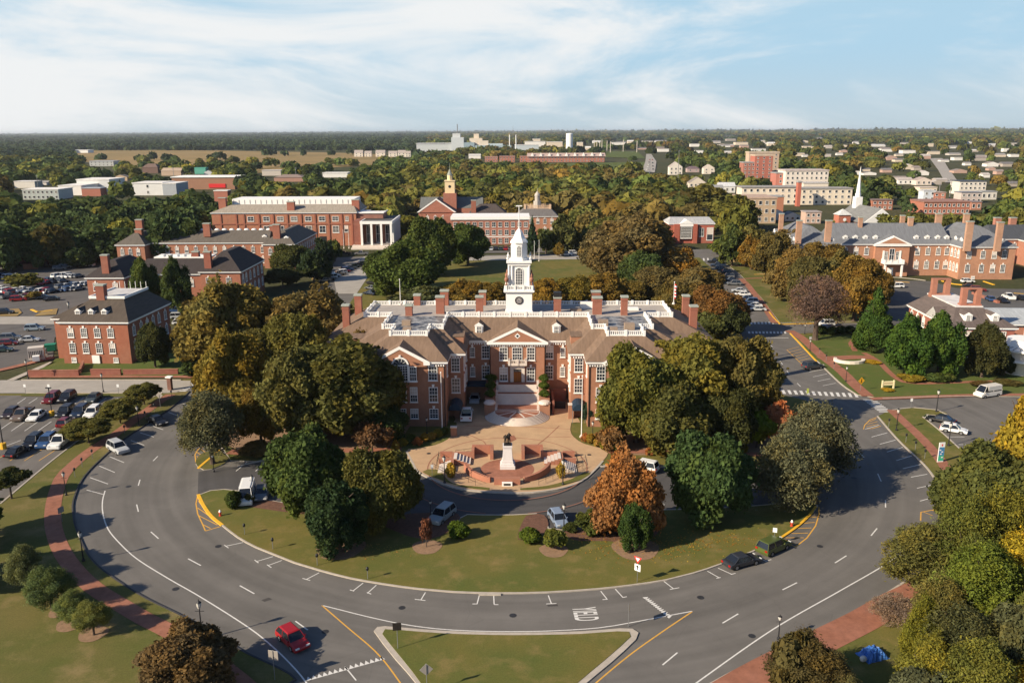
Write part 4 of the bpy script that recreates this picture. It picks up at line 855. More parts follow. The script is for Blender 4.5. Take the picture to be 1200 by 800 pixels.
# office range behind it, dark roofs
b2 = brick_house('office_range', 'low red brick office range with dark roofs behind the two pointed trees', 'brick building', -101, 236, 0, [(-21, -10.5, 0, 22, 9.8, (-16.5, -15, 6, 16), 14), (-10.498, 8.5, 9, 22, 9.3, (-10, 8.3, 15.5, 16.2), 12.8), (8.502, 20.3, 8.5, 32, 10, (13.5, 15.3, 14, 26), 15.2)], (.33, .13, .08), DKR)
MB().use(WHITE).box(-8, 9, 16, 22.2, 12.9, 13.3).build('roof_deck', None, b2)
q = MB().use(FLATR)
for i in range(7): MB().use(FLATR).box(-6.5 + i * 2.1, -5.2 + i * 2.1, 16.5, 18.5, 13.302, 13.9).build('roof_vent', None, b2, (.7, .7, .68))
for a in ((-15.8, 1.6, 9, 15.9), (10.8, 9.6, 9.5, 15.6), (4.5, 17, 12, 14.6)): chimney(b2, a[0], a[1], a[2], a[3], 2, 1.4, (.28, .095, .065))
windows(b2, (-18.6, -13), 0, 6, 1.3, 2.1); windows(b2, (-18.6, -13), 0, 2, 1.3, 2.1); windows(b2, (10.8, 16.8), 8.5, 6, 1.3, 2.1); windows(b2, [-8.5 + 2.8 * i for i in range(6)], 9, 5.6, 1.1, 2)
windows(b2, (11, 14, 18, 22, 26, 30), 20.3, 6.2, 1.3, 2.2, 'E'); windows(b2, (11, 14, 18, 22, 26, 30), 20.3, 2.2, 1.3, 2.2, 'E')
q = MB().use(WHITE).gable_x(15, 21, 17, 24, 10.3, 12.6); q.use(ROOF); q.build('side_gable', None, b2) if False else None
# long range with white skylights
b3 = brick_house('long_range', 'long red brick range with a row of white roof skylights on its ridge', 'brick building', -115, 313, 0, [(-34, -23.5, 0, 22, 9.1, (-29.5, -28, 6, 16), 12.8), (-23.498, 21.5, 5.5, 22, 9.1, (-23, 21, 13.2, 14.2), 12.9), (21.502, 33, -.5, 36, 9.2, (26.5, 28, 7, 28), 13.4)], (.35, .15, .09), (.115, .098, .08))
q = MB().use(WHITE)
for i in range(14): q.ball((-18 + i * 2.9, 14.5, 12.9), .9, 8, 4, 1.2, 1, .7)
q.build('skylight', None, b3)
for a in ((-31, 15, 11.5, 16.8), (-28, 7, 11, 14), (-2.5, 9, 11, 15.9), (21.8, 13.6, 11, 14.5), (26, 3, 9, 16)): chimney(b3, a[0], a[1], a[2], a[3], 2.6, 1.8, (.31, .115, .075))
windows(b3, (-32, -29, -26), 0, 5.2, 1.2, 2.2); windows(b3, [-20.8 + i * 3.65 for i in range(12)], 5.5, 5.2, 1.2, 2.2); windows(b3, [-20.8 + i * 3.65 for i in range(12)], 5.5, 1.3, 1.2, 2.2); windows(b3, (24, 27, 30), -.5, 5.2, 1.2, 2.2)
windows(b3, [3 + i * 3.4 for i in range(10)], 33, 5.2, 1.2, 2.2, 'E'); windows(b3, [3 + i * 3.4 for i in range(10)], 33, 1.2, 1.2, 2.2, 'E')
for (x, y, z) in ((-23, 8.5, 9.6), (19.5, 8.5, 9.6), (29.5, 2.5, 9.8)): dormer(b3, x, y, z, 1.8, 1.5, 3, 'S', (.3, .3, .3))
# big library block
bb = brick_house('library_block', 'biggest red brick block with a pale hipped roof and white clerestory along the top', 'brick building', -103, 377, 0, [(-32, 33, 0, 26, 15.0, (-25, 31, 6, 24), 17.9)], (.37, .155, .09), (.29, .25, .20))
q = MB().use(WHITE).box(-25.2, 31, 9, 24, 17.902, 20.3); o = q.build('clerestory', None, bb)
q = MB().use(GREYM)
for i in range(22): q.box(-24.6 + i * 2.5, -24.4 + i * 2.5, 8.9, 9.05, 18.1, 19.9)
q.build('mullion', None, o)
for a in ((-28.5, 6, 14, 21), (3.5, 2.2, 14, 19.4), (32, 6, 14, 20)): chimney(bb, a[0], a[1], a[2], a[3], 3.3, 2.2, (.33, .12, .08))
xs_ = [-7.5, -1.2, 5, 11.4, 17.6, 23.6]
windows(bb, xs_, 0, 11.2, 2.6, 1.9, 'S', 'cross'); windows(bb, xs_, 0, 6.0, 2.6, 2.9, 'S', 'cross'); windows(bb, (-14.5,), 0, 11.2, 2.6, 1.9, 'S', 'cross'); windows(bb, (28.8,), 0, 11.2, 1.3, 1.9, 'S', 'cross'); windows(bb, (28.3,), 0, 6.2, 1.6, 2.8, 'S', 'blind')
q = MB().use(DARK)
for x in (5, 11.4, 17.6): q.box(x - 1.6, x + 1.6, -.06, 0, .3, 4.2)
q.build('doorway', None, bb)
q = MB().use(BRICK)
for x in [-28, -21, -17.5, -10.8, -4.4, 2, 8.2, 14.5, 20.6, 26.5, 31]: q.box(x - .35, x + .35, -.3, 0, .1, 14.2)
q.box(-32, 33, -.25, 0, 9.6, 10.1); q.build('pilaster', None, bb, (.31, .11, .07))
# portico wing
pw = empty('portico_hall', (-60, 366, 0), 0, 'tall white columned portico with flat grey roof right of the biggest brick block', 'portico')
MB().use(BRICK).box(-9.5, -6.5, 1, 26, 0, 12.2).box(-6.498, 7, 7, 26, 0, 11).build('wall', None, pw, (.24, .085, .06))
MB().use(FLATR).box(-6, 7.2, .6, 27, 11.6, 11.9).build('roof', None, pw, (.10, .095, .09))
MB().use(WHITE).box(-6.5, 7.7, 0, .598, 10.8, 12.1).box(7.1, 7.7, .6, 27.6, 10.8, 12.1).box(-6.5, -5.9, .6, 27.6, 10.8, 12.1).box(-6.4, 7.1, .6, 27, 10.9, 11.3).build('entablature', None, pw)
for i in range(4): MB().use(WHITE).box(-.45, .45, -.45, .45, 1.6, 10.8).build('column', None, pw, None, (-5.9 + i * 4.3, .5, 0))
for i in range(7): MB().use(WHITE).box(-.45, .45, -.3, .3, 1.6, 10.8).build('column', None, pw, None, (7.2, 4.2 + i * 3.7, 0))
MB().use(STONE).box(-10, 7.9, -1.8, 8, 0, 1.6).box(-10.3, 8.2, -2.9, -1.802, 0, .8).build('stair_base', None, pw)
windows(pw, (-3.7, .6, 4.8), 7, 2, 2.2, 7.5, 'S', 'cross')
MB().use(FLATR).box(-14.5, 2, 12, 24, 12.1, 14.4).build('rooftop_room', None, pw, (.25, .12, .09)); MB().use(WHITE).box(-15, 2.5, 11.5, 24.5, 14.402, 14.8).build('rooftop_slab', None, pw)
# white roofed three storey block
mb_ = brick_house('state_office', 'three storey brick block with white cornice and rows of white windows beyond the green', 'brick building', -9.7, 378, 0, [(-17.5, 17.5, 0, 16, 11.4, None, 0)], (.36, .15, .105), (.5, .5, .5), 0)
MB().use(WHITE).box(-17.9, 17.9, -.4, 16.4, 11.402, 12.7).box(-17.6, 17.6, -.15, 0, 3.5, 3.9).build('parapet', None, mb_)
for z in (.8, 4.6, 8.1): windows(mb_, [-15.8 + i * 2.9 for i in range(12)], 0, z, 1.5, 2.1, 'S', 'cross')
bd = brick_house('brick_house', 'brick house with a dark hipped roof and chimney behind the white corniced block', 'brick building', -12, 420, 0, [(-9, 9, 0, 14, 10, (-4, 4, 6, 8), 14.3)], (.33, .13, .09), (.07, .055, .05))
chimney(bd, -7, 1, 9, 16.5, 2.4, 1.8); windows(bd, (-6, -2, 2, 6), 0, 6, 1.4, 2.2)
# yellow cupola meeting house
cu = brick_house('cupola_church', 'brick meeting house with a white edged gable and tall yellow clock cupola', 'church', -38, 428, 0, [(-9.5, 9, 0, 10, 10.5, None, 0), (-9, 22, 10.002, 24, 11.5, None, 0)], (.36, .145, .10), (.12, .125, .12), 0, cornices=False)
MB().use(ROOF).gable_x(-10, 23, 10, 25, 11.3, 16.5).gable(-10.2, 9.7, -.4, 18, 10.3, 16.8).build('roof', None, cu, (.13, .135, .13))
q = MB().use(WHITE)
for s in (-1, 1): q.add([(s * 10.1 - .25, -.6, 10.1), (-.25, -.6, 17.1), (-.25, -.6, 16.3), (s * 9 - .25, -.6, 10.1)], [(0, 1, 2, 3)])
q.build('gable_trim', None, cu); MB().use(BRICK).add([(-9.5, -.45, 10), (9, -.45, 10), (-.25, -.45, 16.4)], [(0, 1, 2)]).build('gable_wall', None, cu, (.36, .145, .10))
YEL = mat('cream painted wood', (.72, .56, .33), .6, 1, .05)
cx, cy_ = 6, 12
MB().use(BRICK).box(cx - 3.4, cx + 3.4, cy_ - 3.4, cy_ + 3.4, 10, 19).build('tower_base', None, cu, (.33, .13, .09))
MB().use(YEL).box(cx - 2.5, cx + 2.5, cy_ - 2.5, cy_ + 2.5, 19, 25).box(cx - 2.8, cx + 2.8, cy_ - 2.8, cy_ + 2.8, 25.002, 25.5).cyl(cx, cy_, 25.5, 28, 1.4, n=8).build('cupola', None, cu)
MB().use(mat('verdigris roof', (.25, .27, .24), .7)).cyl(cx, cy_, 28, 31, 1.5, .2, 8).cyl(cx, cy_, 31, 34.2, .12, .05, 6).build('cupola_roof', None, cu)
MB().use(DARK).ball((cx, cy_ - 2.55, 22.4), .75, 10, 6, 1, .08, 1).build('clock', None, cu)
windows(cu, (-5, -1, 3, 6.5), 0, 5.5, 1.4, 2.6); MB().use(BRICK).box(4, 21, -9, 1, 0, 9).build('side_wing', None, cu, (.34, .13, .09))
# balustraded old state house
sh = brick_house('old_state_house', 'tan brick house with a balustraded grey roof and small pale cupola behind the steeple', 'brick building', 13, 415, 0, [(-9.6, 9.6, 0, 18, 9.2, (-6.5, 6.5, 5, 13), 12.6)], (.42, .20, .12), (.13, .12, .115))
q = MB().use(mat('tan painted wood', (.60, .42, .28), .7)); balustrade(q, [(-6.5, 5), (6.5, 5), (6.5, 13), (-6.5, 13)], 12.7, 1.4, 3.4)
q.box(-6.8, -5.8, 4.5, 5.5, 12, 14.6).box(5.8, 6.8, 4.5, 5.5, 12, 14.6); q.build('balustrade', None, sh)
MB().use(mat('pale lead', (.42, .38, .33), .7)).cyl(0, 9, 12.6, 16, 1.9, n=8).cyl(0, 9, 16, 18.5, 1.25, n=8).lathe(0, 9, [(1.5, 18.5), (1.2, 19.5), (.4, 20.4), (.12, 20.8), (.05, 22.5)], 8).build('cupola', None, sh)
windows(sh, (-7, -3.5, 0, 3.5, 7), 0, 5.6, 1.4, 2.3); windows(sh, (-7, -3.5, 3.5, 7), 0, 1.4, 1.4, 2.3)
# glass fronted pavilion by the street
gp = brick_house('archives_pavilion', 'small red brick pavilion with pale metal roof, white gable and tall window bay', 'brick building', 81.5, 381, 0, [(-9.5, 11, 0, 14, 9, (-8, 10, 6, 9), 11.2)], (.36, .10, .07), (.38, .38, .38), .4)
q = MB().use(WHITE).box(-4.8, 1.2, -1.2, 0, 7.8, 9).gable(-5, 1.4, -1.3, 4, 9, 10.8); o = q.build('entrance_gable', None, gp)
MB().use(BRICK).box(-7.5, -4.8, -1.2, 0, 0, 8.8).box(1.2, 3.2, -1.2, 0, 0, 8.8).build('pier', None, gp, (.36, .09, .06))
windows(gp, (-1.8,), -.9, 2.5, 4.8, 5, 'S', 'sash'); windows(gp, (9.2,), 0, 1.5, 2.6, 5.5, 'S', 'blind'); windows(gp, (5.3,), 0, 3.2, 2, 3.6, 'S', 'cross')
# ------------------------------------------------------------------ long hall on the right
RHB = (.42, .215, .13)
rh = brick_house('right_hall', 'long orange brick hall with grey slate roof, white dormers and tall tan chimneys', 'brick building', 134.5, 292, R(-2), [(-21, 19.5, 0, 17, 11.2, (-20, 19, 8, 9), 17.6), (19.502, 37.8, -8, 22, 11.3, (27.5, 29.5, 1, 14), 17.4), (-37.5, -21.002, -8, 26, 11.25, (-30, -28.5, 1, 17), 17.2)], RHB, (.15, .155, .165))
for (a, b, yt, Y) in ((933, 942, 259, 286), (967, 977, 259, 287), (913, 920, 251, 304), (1006, 1012.5, 255, 299), (1064, 1072, 255, 299), (1132, 1143, 260, 282), (1168, 1178, 261, 281), (1129, 1138, 251, 302), (1096, 1106, 251, 303), (1055, 1062, 253, 303)):
    zt = height_at((a + b) / 2, yt, Y); s = px_scale(Y, zt); v = Matrix.Rotation(R(2), 3, 'Z') @ Vector((((a + b) / 2 - 600) / s - 134.5, Y - 292, 0)); chimney(rh, v.x, v.y, 10, zt, (b - a) / s * .7, 1.1, (.44, .26, .17))
for x in (-16.5, -13, -9.5, -6, 8.2, 12, 15.6, 18.8): dormer(rh, x, 1.6, 11.9, 1.7, 1.6, 4, 'S', (.15, .155, .165))
for (x, y) in ((-23.8, -5.8), (33.5, -5.8)): dormer(rh, x, y, 11.9, 1.7, 1.6, 3.6, 'S', (.15, .155, .165))
for y in (-3, 2, 7, 12, 17, 22): dormer(rh, -36, y, 11.8, 1.7, 1.6, 3.6, 'W', (.15, .155, .165))
for y in (-4, 0): dormer(rh, 21, y, 11.8, 1.7, 1.6, 3.6, 'W', (.15, .155, .165))
windows(rh, (-16.8, -13, -9.3, 8.4, 12, 15.6, 18.6), 0, 7.4, 1.4, 2.3); windows(rh, (-16.8, -13, -9.3, 8.4, 12, 15.6, 18.6), 0, 2.6, 1.4, 2.4)
windows(rh, (22.3, 27, 30.8, 34.2), -8, 7.4, 1.4, 2.4); windows(rh, (22.3, 27, 30.8, 34.2), -8, 2.6, 1.4, 2.5); windows(rh, (24.6,), -8, .3, 1, .8, 'S', 'sash')
windows(rh, (-6.5, -4.2, -1.8), 19.5, 7.4, 1.1, 2.3, 'W'); windows(rh, (-6.5, -4.2, -1.8), 19.5, 2.6, 1.1, 2.3, 'W')
MB().use(BRICK).box(-6.8, 5, -1.4, 0, 0, 11).build('centre_bay', None, rh, (.44, .21, .125))
q = MB().use(WHITE).box(-7.3, 5.5, -1.9, 0, 10.6, 11.15); q.gable(-7.4, 5.6, -1.95, -.9, 11.152, 14.2); o = q.build('pediment', None, rh)
MB().use(BRICK).add([(-5.6, -1.97, 11.5), (3.8, -1.97, 11.5), (-.9, -1.97, 13.7)], [(0, 1, 2)]).build('pediment_field', None, o, RHB)
MB().use(ROOF).gable(-7.6, 5.8, -.9, 8, 11.16, 14.4).build('pediment_roof', None, rh, (.15, .155, .165))
q = MB().use(WHITE)
for x in (-3.9, 1.9):
    q.box(x - .3, x + .3, -4.2, -3.7, .2, 4.6); q.box(x - .3, x + .3, -1.6, -1.4, 5.2, 9)
q.box(-4.4, 2.4, -4.5, -1.4, 4.6, 5.2); balustrade(q, [(-4.2, -1.5), (-4.2, -4.3), (2.2, -4.3), (2.2, -1.5)], 5.2, .9, 2, False)
for x in (-2.6, -1.0, .6): pass
q.build('porch', None, rh); windows(rh, (-2.9, .9), -1.4, 5.6, .9, 3, 'S', 'cross'); windows(rh, (-1.0,), -1.4, 5.6, 1.6, 4, 'S', 'cross'); q = MB().use(WHITE).box(-2, 0, -1.5, -1.4, .2, 3); q.build('door', None, rh)
# ------------------------------------------------------------------ visitor building on the right, two paired chimneys
vc = brick_house('visitor_house', 'brick house with brown hipped roof and two arched twin chimneys behind the paired green trees', 'brick building', 96.5, 177.3, R(-4), [(0, 13.2, 0, 24, 8.2, (3.3, 8.9, 6.8, 22), 11.3)], (.30, .10, .07), (.115, .09, .08))
MB().use(FLATR).box(3.1, 9.1, 6.6, 22.2, 11.25, 11.55).build('roof_deck', None, vc, (.62, .59, .56))
for (x, y) in ((5.2, 20.3), (6.6, 7.8)):
    q = MB().use(BRICK).box(x - 2.1, x - .95, y - .6, y + .6, 10.5, 15.2).box(x + .95, x + 2.1, y - .6, y + .6, 10.5, 15.2).box(x - 2.1, x + 2.1, y - .6, y + .6, 15.202, 15.5).box(x - 2.3, x + 2.3, y - .8, y + .8, 10.5, 11.9); q.build('twin_chimney', None, vc, (.36, .15, .10))
for x in (3.9, 9.6): dormer(vc, x, 1.8, 8.9, 1.7, 1.5, 3.2, 'S', (.115, .09, .08))
q = MB().use(WHITE).add([(-.56, 13, 8.3), (-.56, 6, 8.3), (-.56, 9.5, 10.8)], [(0, 1, 2), (0, 2, 1)]); q.build('side_gable_trim', None, vc); MB().use(ROOF).gable_x(-.5, 4.5, 6, 13, 8.3, 10.8).build('side_gable', None, vc, (.115, .09, .08))
windows(vc, (3.2, 6.8, 10.6), 0, 5.0, 1.4, 2.2, 'S', 'sash'); windows(vc, (3.2, 6.8, 10.6), 0, 1.3, 1.4, 2.2, 'S', 'sash'); windows(vc, (3, 15, 18.5, 22), 0, 4.8, 1.2, 2.1, 'W'); windows(vc, (3, 9, 15, 21), 0, 1.2, 1.2, 2.1, 'W')
ve = brick_house('museum_wing', 'low brick wing with pale grey metal roof at the right edge beyond the round pavilion', 'brick building', 112, 190, R(-4), [(0, 26, 0, 18, 6, (1, 25, 9, 9.5), 7.8)], (.40, .17, .11), (.36, .38, .39), .6)
windows(ve, (3.2, 9, 15), 0, 2.8, 1.8, 2.2, 'S', 'cross')
rp = empty('round_pavilion', (108.5, 170.5, 0), 0, 'round cream pavilion with a ribbed white roof rim at the right edge', 'pavilion')
MB().use(mat('cream render', (.66, .58, .47), .8, .5, .06)).cyl(0, 0, 0, 5.2, 4.6, n=28).build('wall', None, rp)
q = MB().use(WHITE).cyl(0, 0, 5.2, 5.6, 5.9, n=28).cyl(0, 0, 5.6, 7.2, 3.6, 3.4, n=28).cyl(0, 0, 3.1, 3.4, 6.2, n=28); q.build('roof_rim', None, rp)
q = MB().use(GREYM)
for i in range(28): t = 2 * math.pi * i / 28; q.tube((3.7 * math.cos(t), 3.7 * math.sin(t), 5.8), (5.8 * math.cos(t), 5.8 * math.sin(t), 5.72), .09, n=4)
q.build('rib', None, rp)
rn = brick_house('brick_residence', 'brick house with dark slate roof and twin chimneys at the far right edge', 'brick building', 196, 318, 0, [(-12, 14, 0, 16, 9.5, (-10, 12, 7.5, 8.5), 14), (-2, 14, -9, -.002, 9.4, (5, 6, -5, 6), 13.6)], (.38, .17, .11), (.06, .065, .075))
for x in (-6, 0, 8): chimney(rn, x, 9, 11, 16.5, 2.4, 1.6, (.38, .17, .12))
windows(rn, (-9.5, -6, -3.4), 0, 5.5, 1.3, 2.2); windows(rn, (1, 4.5, 8, 11.5), -9, 5.5, 1.3, 2.2)
# ------------------------------------------------------------------ trees
def leaf_mesh(name, C_, R_, n, leaf, seed, zmin=-1e9, deep=.72, clip=None, droop=0.0, out=.6, aspect=.72, m=None, ragged=1.0, upb=0.25):
    """n leaf sprays spread over the skins of the boughs (centres C_, radii R_)"""
    g = np.random.default_rng(seed); C_ = np.asarray(C_, float); R_ = np.asarray(R_, float)
    wgt = (R_[:, 0] * R_[:, 1]) if R_.ndim == 2 else R_ ** 2
    if R_.ndim == 1: R_ = np.repeat(R_[:, None], 3, 1)
    P_ = []; K = []; D = []
    need = n
    while need > 0:
        k = g.choice(len(C_), need * 2, p=wgt / wgt.sum()); d = g.normal(size=(need * 2, 3)); d[:, 2] += upb; d /= np.linalg.norm(d, axis=1)[:, None]
        rr = 1 - .34 * g.random(need * 2) ** 1.6
        p = C_[k] + d * R_[k] * rr[:, None]
        ok = p[:, 2] > zmin
        q = np.min(np.linalg.norm((p[:, None, :] - C_[None]) / R_[None], axis=2), axis=1)
        ok &= q > deep * (1 - .25 * g.random(len(q)))
        hol = np.sin(5.3 * p[:, 0] + seed) * np.sin(4.7 * p[:, 1] + 2 * seed) * np.sin(5.9 * p[:, 2] + 3 * seed); ok &= (hol > -.30) | (g.random(len(q)) < .25)
        p = p[ok][:need]; P_.append(p); K.append(k[ok][:need]); D.append(d[ok][:need]); need -= len(p)
    p = np.concatenate(P_); k = np.concatenate(K); d = np.concatenate(D)
    # ragged outline: each crown swells and caves in, sprays stick out
    th = np.arctan2(p[:, 1], p[:, 0]); ph = g.uniform(0, 6.28, 6); rr_ = 1 + .10 * np.sin(2 * th + ph[0] + p[:, 2] * 1.5) + .08 * np.sin(3 * th + ph[1] - p[:, 2] * 2) + .05 * np.sin(7 * th + ph[2] + 3 * p[:, 2])
    p *= rr_[:, None]; p[:, 2] *= 1 + .07 * np.sin(4 * p[:, 0] + ph[3]) * np.cos(4 * p[:, 1] + ph[4]); p += g.normal(size=p.shape) * (.012 + .035 * (g.random((len(p), 1)) ** 3)) * ragged
    p[:, 2] -= droop * np.linalg.norm(p[:, :2], axis=1) ** 2
    return leaf_quads(name, p, d, k, leaf, g, out, aspect, len(C_), m)
def leaf_quads(name, p, d, k, leaf, g, out, aspect, nk, m, tint=None):
    n = len(p); nr = d * out + g.normal(size=(n, 3)) * (1 - out); nr[:, 2] += .12; nr /= np.linalg.norm(nr, axis=1)[:, None]
    a = np.cross(nr, g.normal(size=(n, 3))); a /= np.linalg.norm(a, axis=1)[:, None]; b = np.cross(nr, a)
    lf = leaf if np.ndim(leaf) else np.full(n, leaf)
    s = (lf * (.55 + .9 * g.random(n)))[:, None] * .5; bend = nr * s * .25
    j = lambda: 1 + .35 * g.normal(size=(n, 1)) * .6
    v = np.stack([p - a * s * j() - b * s * aspect * j() - bend, p + a * s * j() - b * s * aspect * j() + bend, p + a * s * j() + b * s * aspect * j() - bend, p - a * s * j() + b * s * aspect * j() + bend], 1).reshape(-1, 3)
    me = bpy.data.meshes.new(name); me.vertices.add(4 * n); me.vertices.foreach_set('co', v.astype(np.float32).ravel())
    me.loops.add(4 * n); me.loops.foreach_set('vertex_index', np.arange(4 * n, dtype=np.int32)); me.polygons.add(n)
    me.polygons.foreach_set('loop_start', np.arange(0, 4 * n, 4, dtype=np.int32)); me.update(calc_edges=True)
    at = me.attributes.new('rnd', 'FLOAT', 'FACE'); lobe = g.random(nk)
    at.data.foreach_set('value', (.45 * lobe[k] + .55 * g.random(n)).astype(np.float32))
    a2 = me.attributes.new('clump', 'FLOAT', 'FACE'); l2 = g.random(nk); a2.data.foreach_set('value', np.clip(.8 * l2[k] + .35 * g.random(n), 0, 1).astype(np.float32))
    if tint is not None:
        a3 = me.attributes.new('tint', 'FLOAT_COLOR', 'FACE'); a3.data.foreach_set('color', np.concatenate([tint, np.ones((n, 1))], 1).astype(np.float32).ravel())
    me.materials.append(m or LEAF); return me
def boughs(kind, seed, n):
    g = random.Random(seed); C_ = []; R_ = []
    if kind == 'round':
        for i in range(n):
            t = 2 * math.pi * g.random(); z = g.uniform(-.75, .95); q = math.sqrt(max(0, 1 - z * z)); r = g.uniform(.5, .74) * (1 - .12 * abs(z)); C_.append((r * q * math.cos(t), r * q * math.sin(t), z * .62)); s = g.uniform(.15, .33); R_.append((s, s, s * .9))
        C_.append((0, 0, .2)); R_.append((.6, .6, .5))
    elif kind == 'spread':                                      # broad oak, flat bottomed
        for i in range(n):
            t = 2 * math.pi * g.random(); z = g.uniform(-.85, .95); q = math.sqrt(max(0, 1 - z * z)) * g.uniform(.75, 1.05); r = g.uniform(.55, .86); C_.append((r * q * math.cos(t), r * q * math.sin(t), z * .68)); s = g.uniform(.13, .3); R_.append((s * 1.1, s * 1.1, s * .8))
        C_.append((0, 0, .1)); R_.append((.62, .62, .42))
    elif kind == 'cone':
        for i in range(n):
            z = 1 - 2 * (g.random() ** .75); t = 2 * math.pi * g.random(); rr = (.92 - z) / 1.9 * .78 + .04; rr = min(rr, .72) * g.uniform(.75, 1); C_.append((rr * math.cos(t), rr * math.sin(t), z * .92)); s = g.uniform(.14, .24) * (.5 + .5 * (1 - z) / 1.2); R_.append((s, s, s * 1.1))
        for k in range(7): z = .75 - k * .27; C_.append((0, 0, z)); s = min(.62, (.95 - z) / 2 * .8 + .05); R_.append((s, s, .24))
    elif kind == 'egg':
        for i in range(n):
            z = g.uniform(-.9, .95); t = 2 * math.pi * g.random(); pr = math.sqrt(max(.02, 1 - abs(z + .15) ** 2.2)) * .8; C_.append((pr * math.cos(t) * g.uniform(.75, 1), pr * math.sin(t) * g.uniform(.75, 1), z * .84)); s = g.uniform(.15, .27); R_.append((s, s, s * 1.15))
        C_ += [(0, 0, -.3), (0, 0, .25)]; R_ += [(.62, .62, .5), (.5, .5, .5)]
    elif kind == 'ball':
        for i in range(n):
            v = Vector((g.gauss(0, 1), g.gauss(0, 1), g.gauss(0, 1))).normalized() * .62; C_.append(tuple(v)); R_.append((.34, .34, .34))
        C_.append((0, 0, 0)); R_.append((.8, .8, .8))
    return C_, R_
CROWN = {}
for nm, kind, nb, nl, leaf, droop in (('round', 'round', 60, 42000, .060, 0), ('round2', 'round', 84, 52000, .054, 0), ('spread', 'spread', 74, 46000, .055, .12), ('spread2', 'spread', 90, 46000, .055, .08), ('elm', 'spread', 90, 26000, .052, .35), ('cone', 'cone', 80, 30000, .064, 0), ('egg', 'egg', 70, 30000, .064, 0),
                                    ('small', 'round', 30, 4200, .17, 0), ('small2', 'spread', 30, 3600, .16, .1), ('bush', 'ball', 22, 3600, .15, 0), ('thin', 'round', 26, 2400, .13, 0), ('feather', 'egg', 60, 30000, .045, 0),
                                    ('mid1', 'round', 30, 3600, .17, 0), ('mid2', 'spread', 34, 3600, .16, .1), ('mid3', 'egg', 30, 3200, .17, 0), ('midc', 'cone', 30, 2600, .17, 0), ('bare', 'spread', 110, 15000, .040, .1)):
    C_, R_ = boughs(kind, hash(nm) % 1 + sum(map(ord, nm)), nb)
    CROWN[nm] = leaf_mesh('crown', C_, R_, nl, leaf, sum(map(ord, nm)) + 5, deep=.55 if nm in ('bare', 'elm', 'thin') else .7, out=.55 if nm not in ('elm', 'bare') else .25, droop=droop, ragged=2.2 if nm in ('feather', 'elm', 'thin') else 1.2, aspect=.72 if nm not in ('elm', 'bare', 'feather') else .42)
CEXT = {}
for k_, me_ in CROWN.items():
    a_ = np.empty(len(me_.vertices) * 3, np.float32); me_.vertices.foreach_get('co', a_); a_ = a_.reshape(-1, 3); lo_, hi_ = np.percentile(a_, [.03, 99.97], axis=0); CEXT[k_] = ((hi_[0] - lo_[0] + hi_[1] - lo_[1]) / 4, lo_[2], hi_[2])
def trunk_mesh(seed, limbs=6, fork=.45, r=.035, twig=0):
    """unit trunk: 1 tall, limbs reach out to ~.35"""
    g = random.Random(seed); m = MB(); top = Vector((g.uniform(-.02, .02), g.uniform(-.02, .02), fork))
    m.tube((0, 0, -.02), (0, 0, .04), r * 1.7, r * 1.05, 8); m.tube((0, 0, .04), top, r * 1.05, r * .8, 8); m.tube(top, (top.x, top.y, .86), r * .7, r * .2, 6)
    for i in range(limbs):
        t = 2 * math.pi * i / limbs + g.uniform(-.3, .3); s = top + Vector((0, 0, g.uniform(-.06, .2))); q = s + Vector((math.cos(t) * .17, math.sin(t) * .17, g.uniform(.1, .2))); e = q + Vector((math.cos(t) * .15, math.sin(t) * .15, g.uniform(.06, .18)))
        m.tube(s, q, r * .5, r * .32, 5); m.tube(q, e, r * .32, r * .12, 5)
        for j in range(twig):
            b = q.lerp(e, g.random()); f = b + Vector((g.uniform(-.14, .14), g.uniform(-.14, .14), g.uniform(.02, .16))); m.tube(b, f, r * .12, r * .03, 3)
            for k in range(3): h = b.lerp(f, g.uniform(.3, 1)); m.tube(h, h + Vector((g.uniform(-.09, .09), g.uniform(-.09, .09), g.uniform(0, .1))), r * .06, r * .02, 3)
    m.use(BARK); return m.mesh('trunk', [BARK])
TRUNK = [trunk_mesh(i) for i in range(3)]; TRUNKB = trunk_mesh(9, 9, .3, .04, 9)
TREES = []
def tree(X, Y, z0, wid, hgt, kind, col, base='tree', clear=.18, label=None, group=None, depth=None, rz=None, cat=None, trunk=True):
    """wid: crown width, hgt: total height, clear: share of the height below the crown"""
    rz = rng.uniform(0, 6.28) if rz is None else rz
    o = empty(base, (X, Y, z0), 0)
    ch = hgt * (1 - clear); rx, z0_, z1_ = CEXT[kind]; sz = ch / (z1_ - z0_)
    c = link('crown' if hgt > 2.6 else 'foliage', CROWN[kind], o, col, (0, 0, hgt - z1_ * sz), rz); c.scale = (wid / 2 / rx * 1.02, (depth or wid) / 2 / rx * 1.02, sz)
    if trunk:
        t = link('trunk' if hgt > 2.6 else 'stem', TRUNKB if kind == 'bare' else TRUNK[rng.randrange(3)], o, None, (0, 0, -.05), rz); t.scale = (min(wid, hgt) * (1.15 if kind == 'bare' else .9), min(wid, hgt) * (1.15 if kind == 'bare' else .9), hgt * (1 if kind == 'bare' else .88))
    tag(o, label, cat or ('tree' if hgt > 2.6 else 'bush'), group); return o
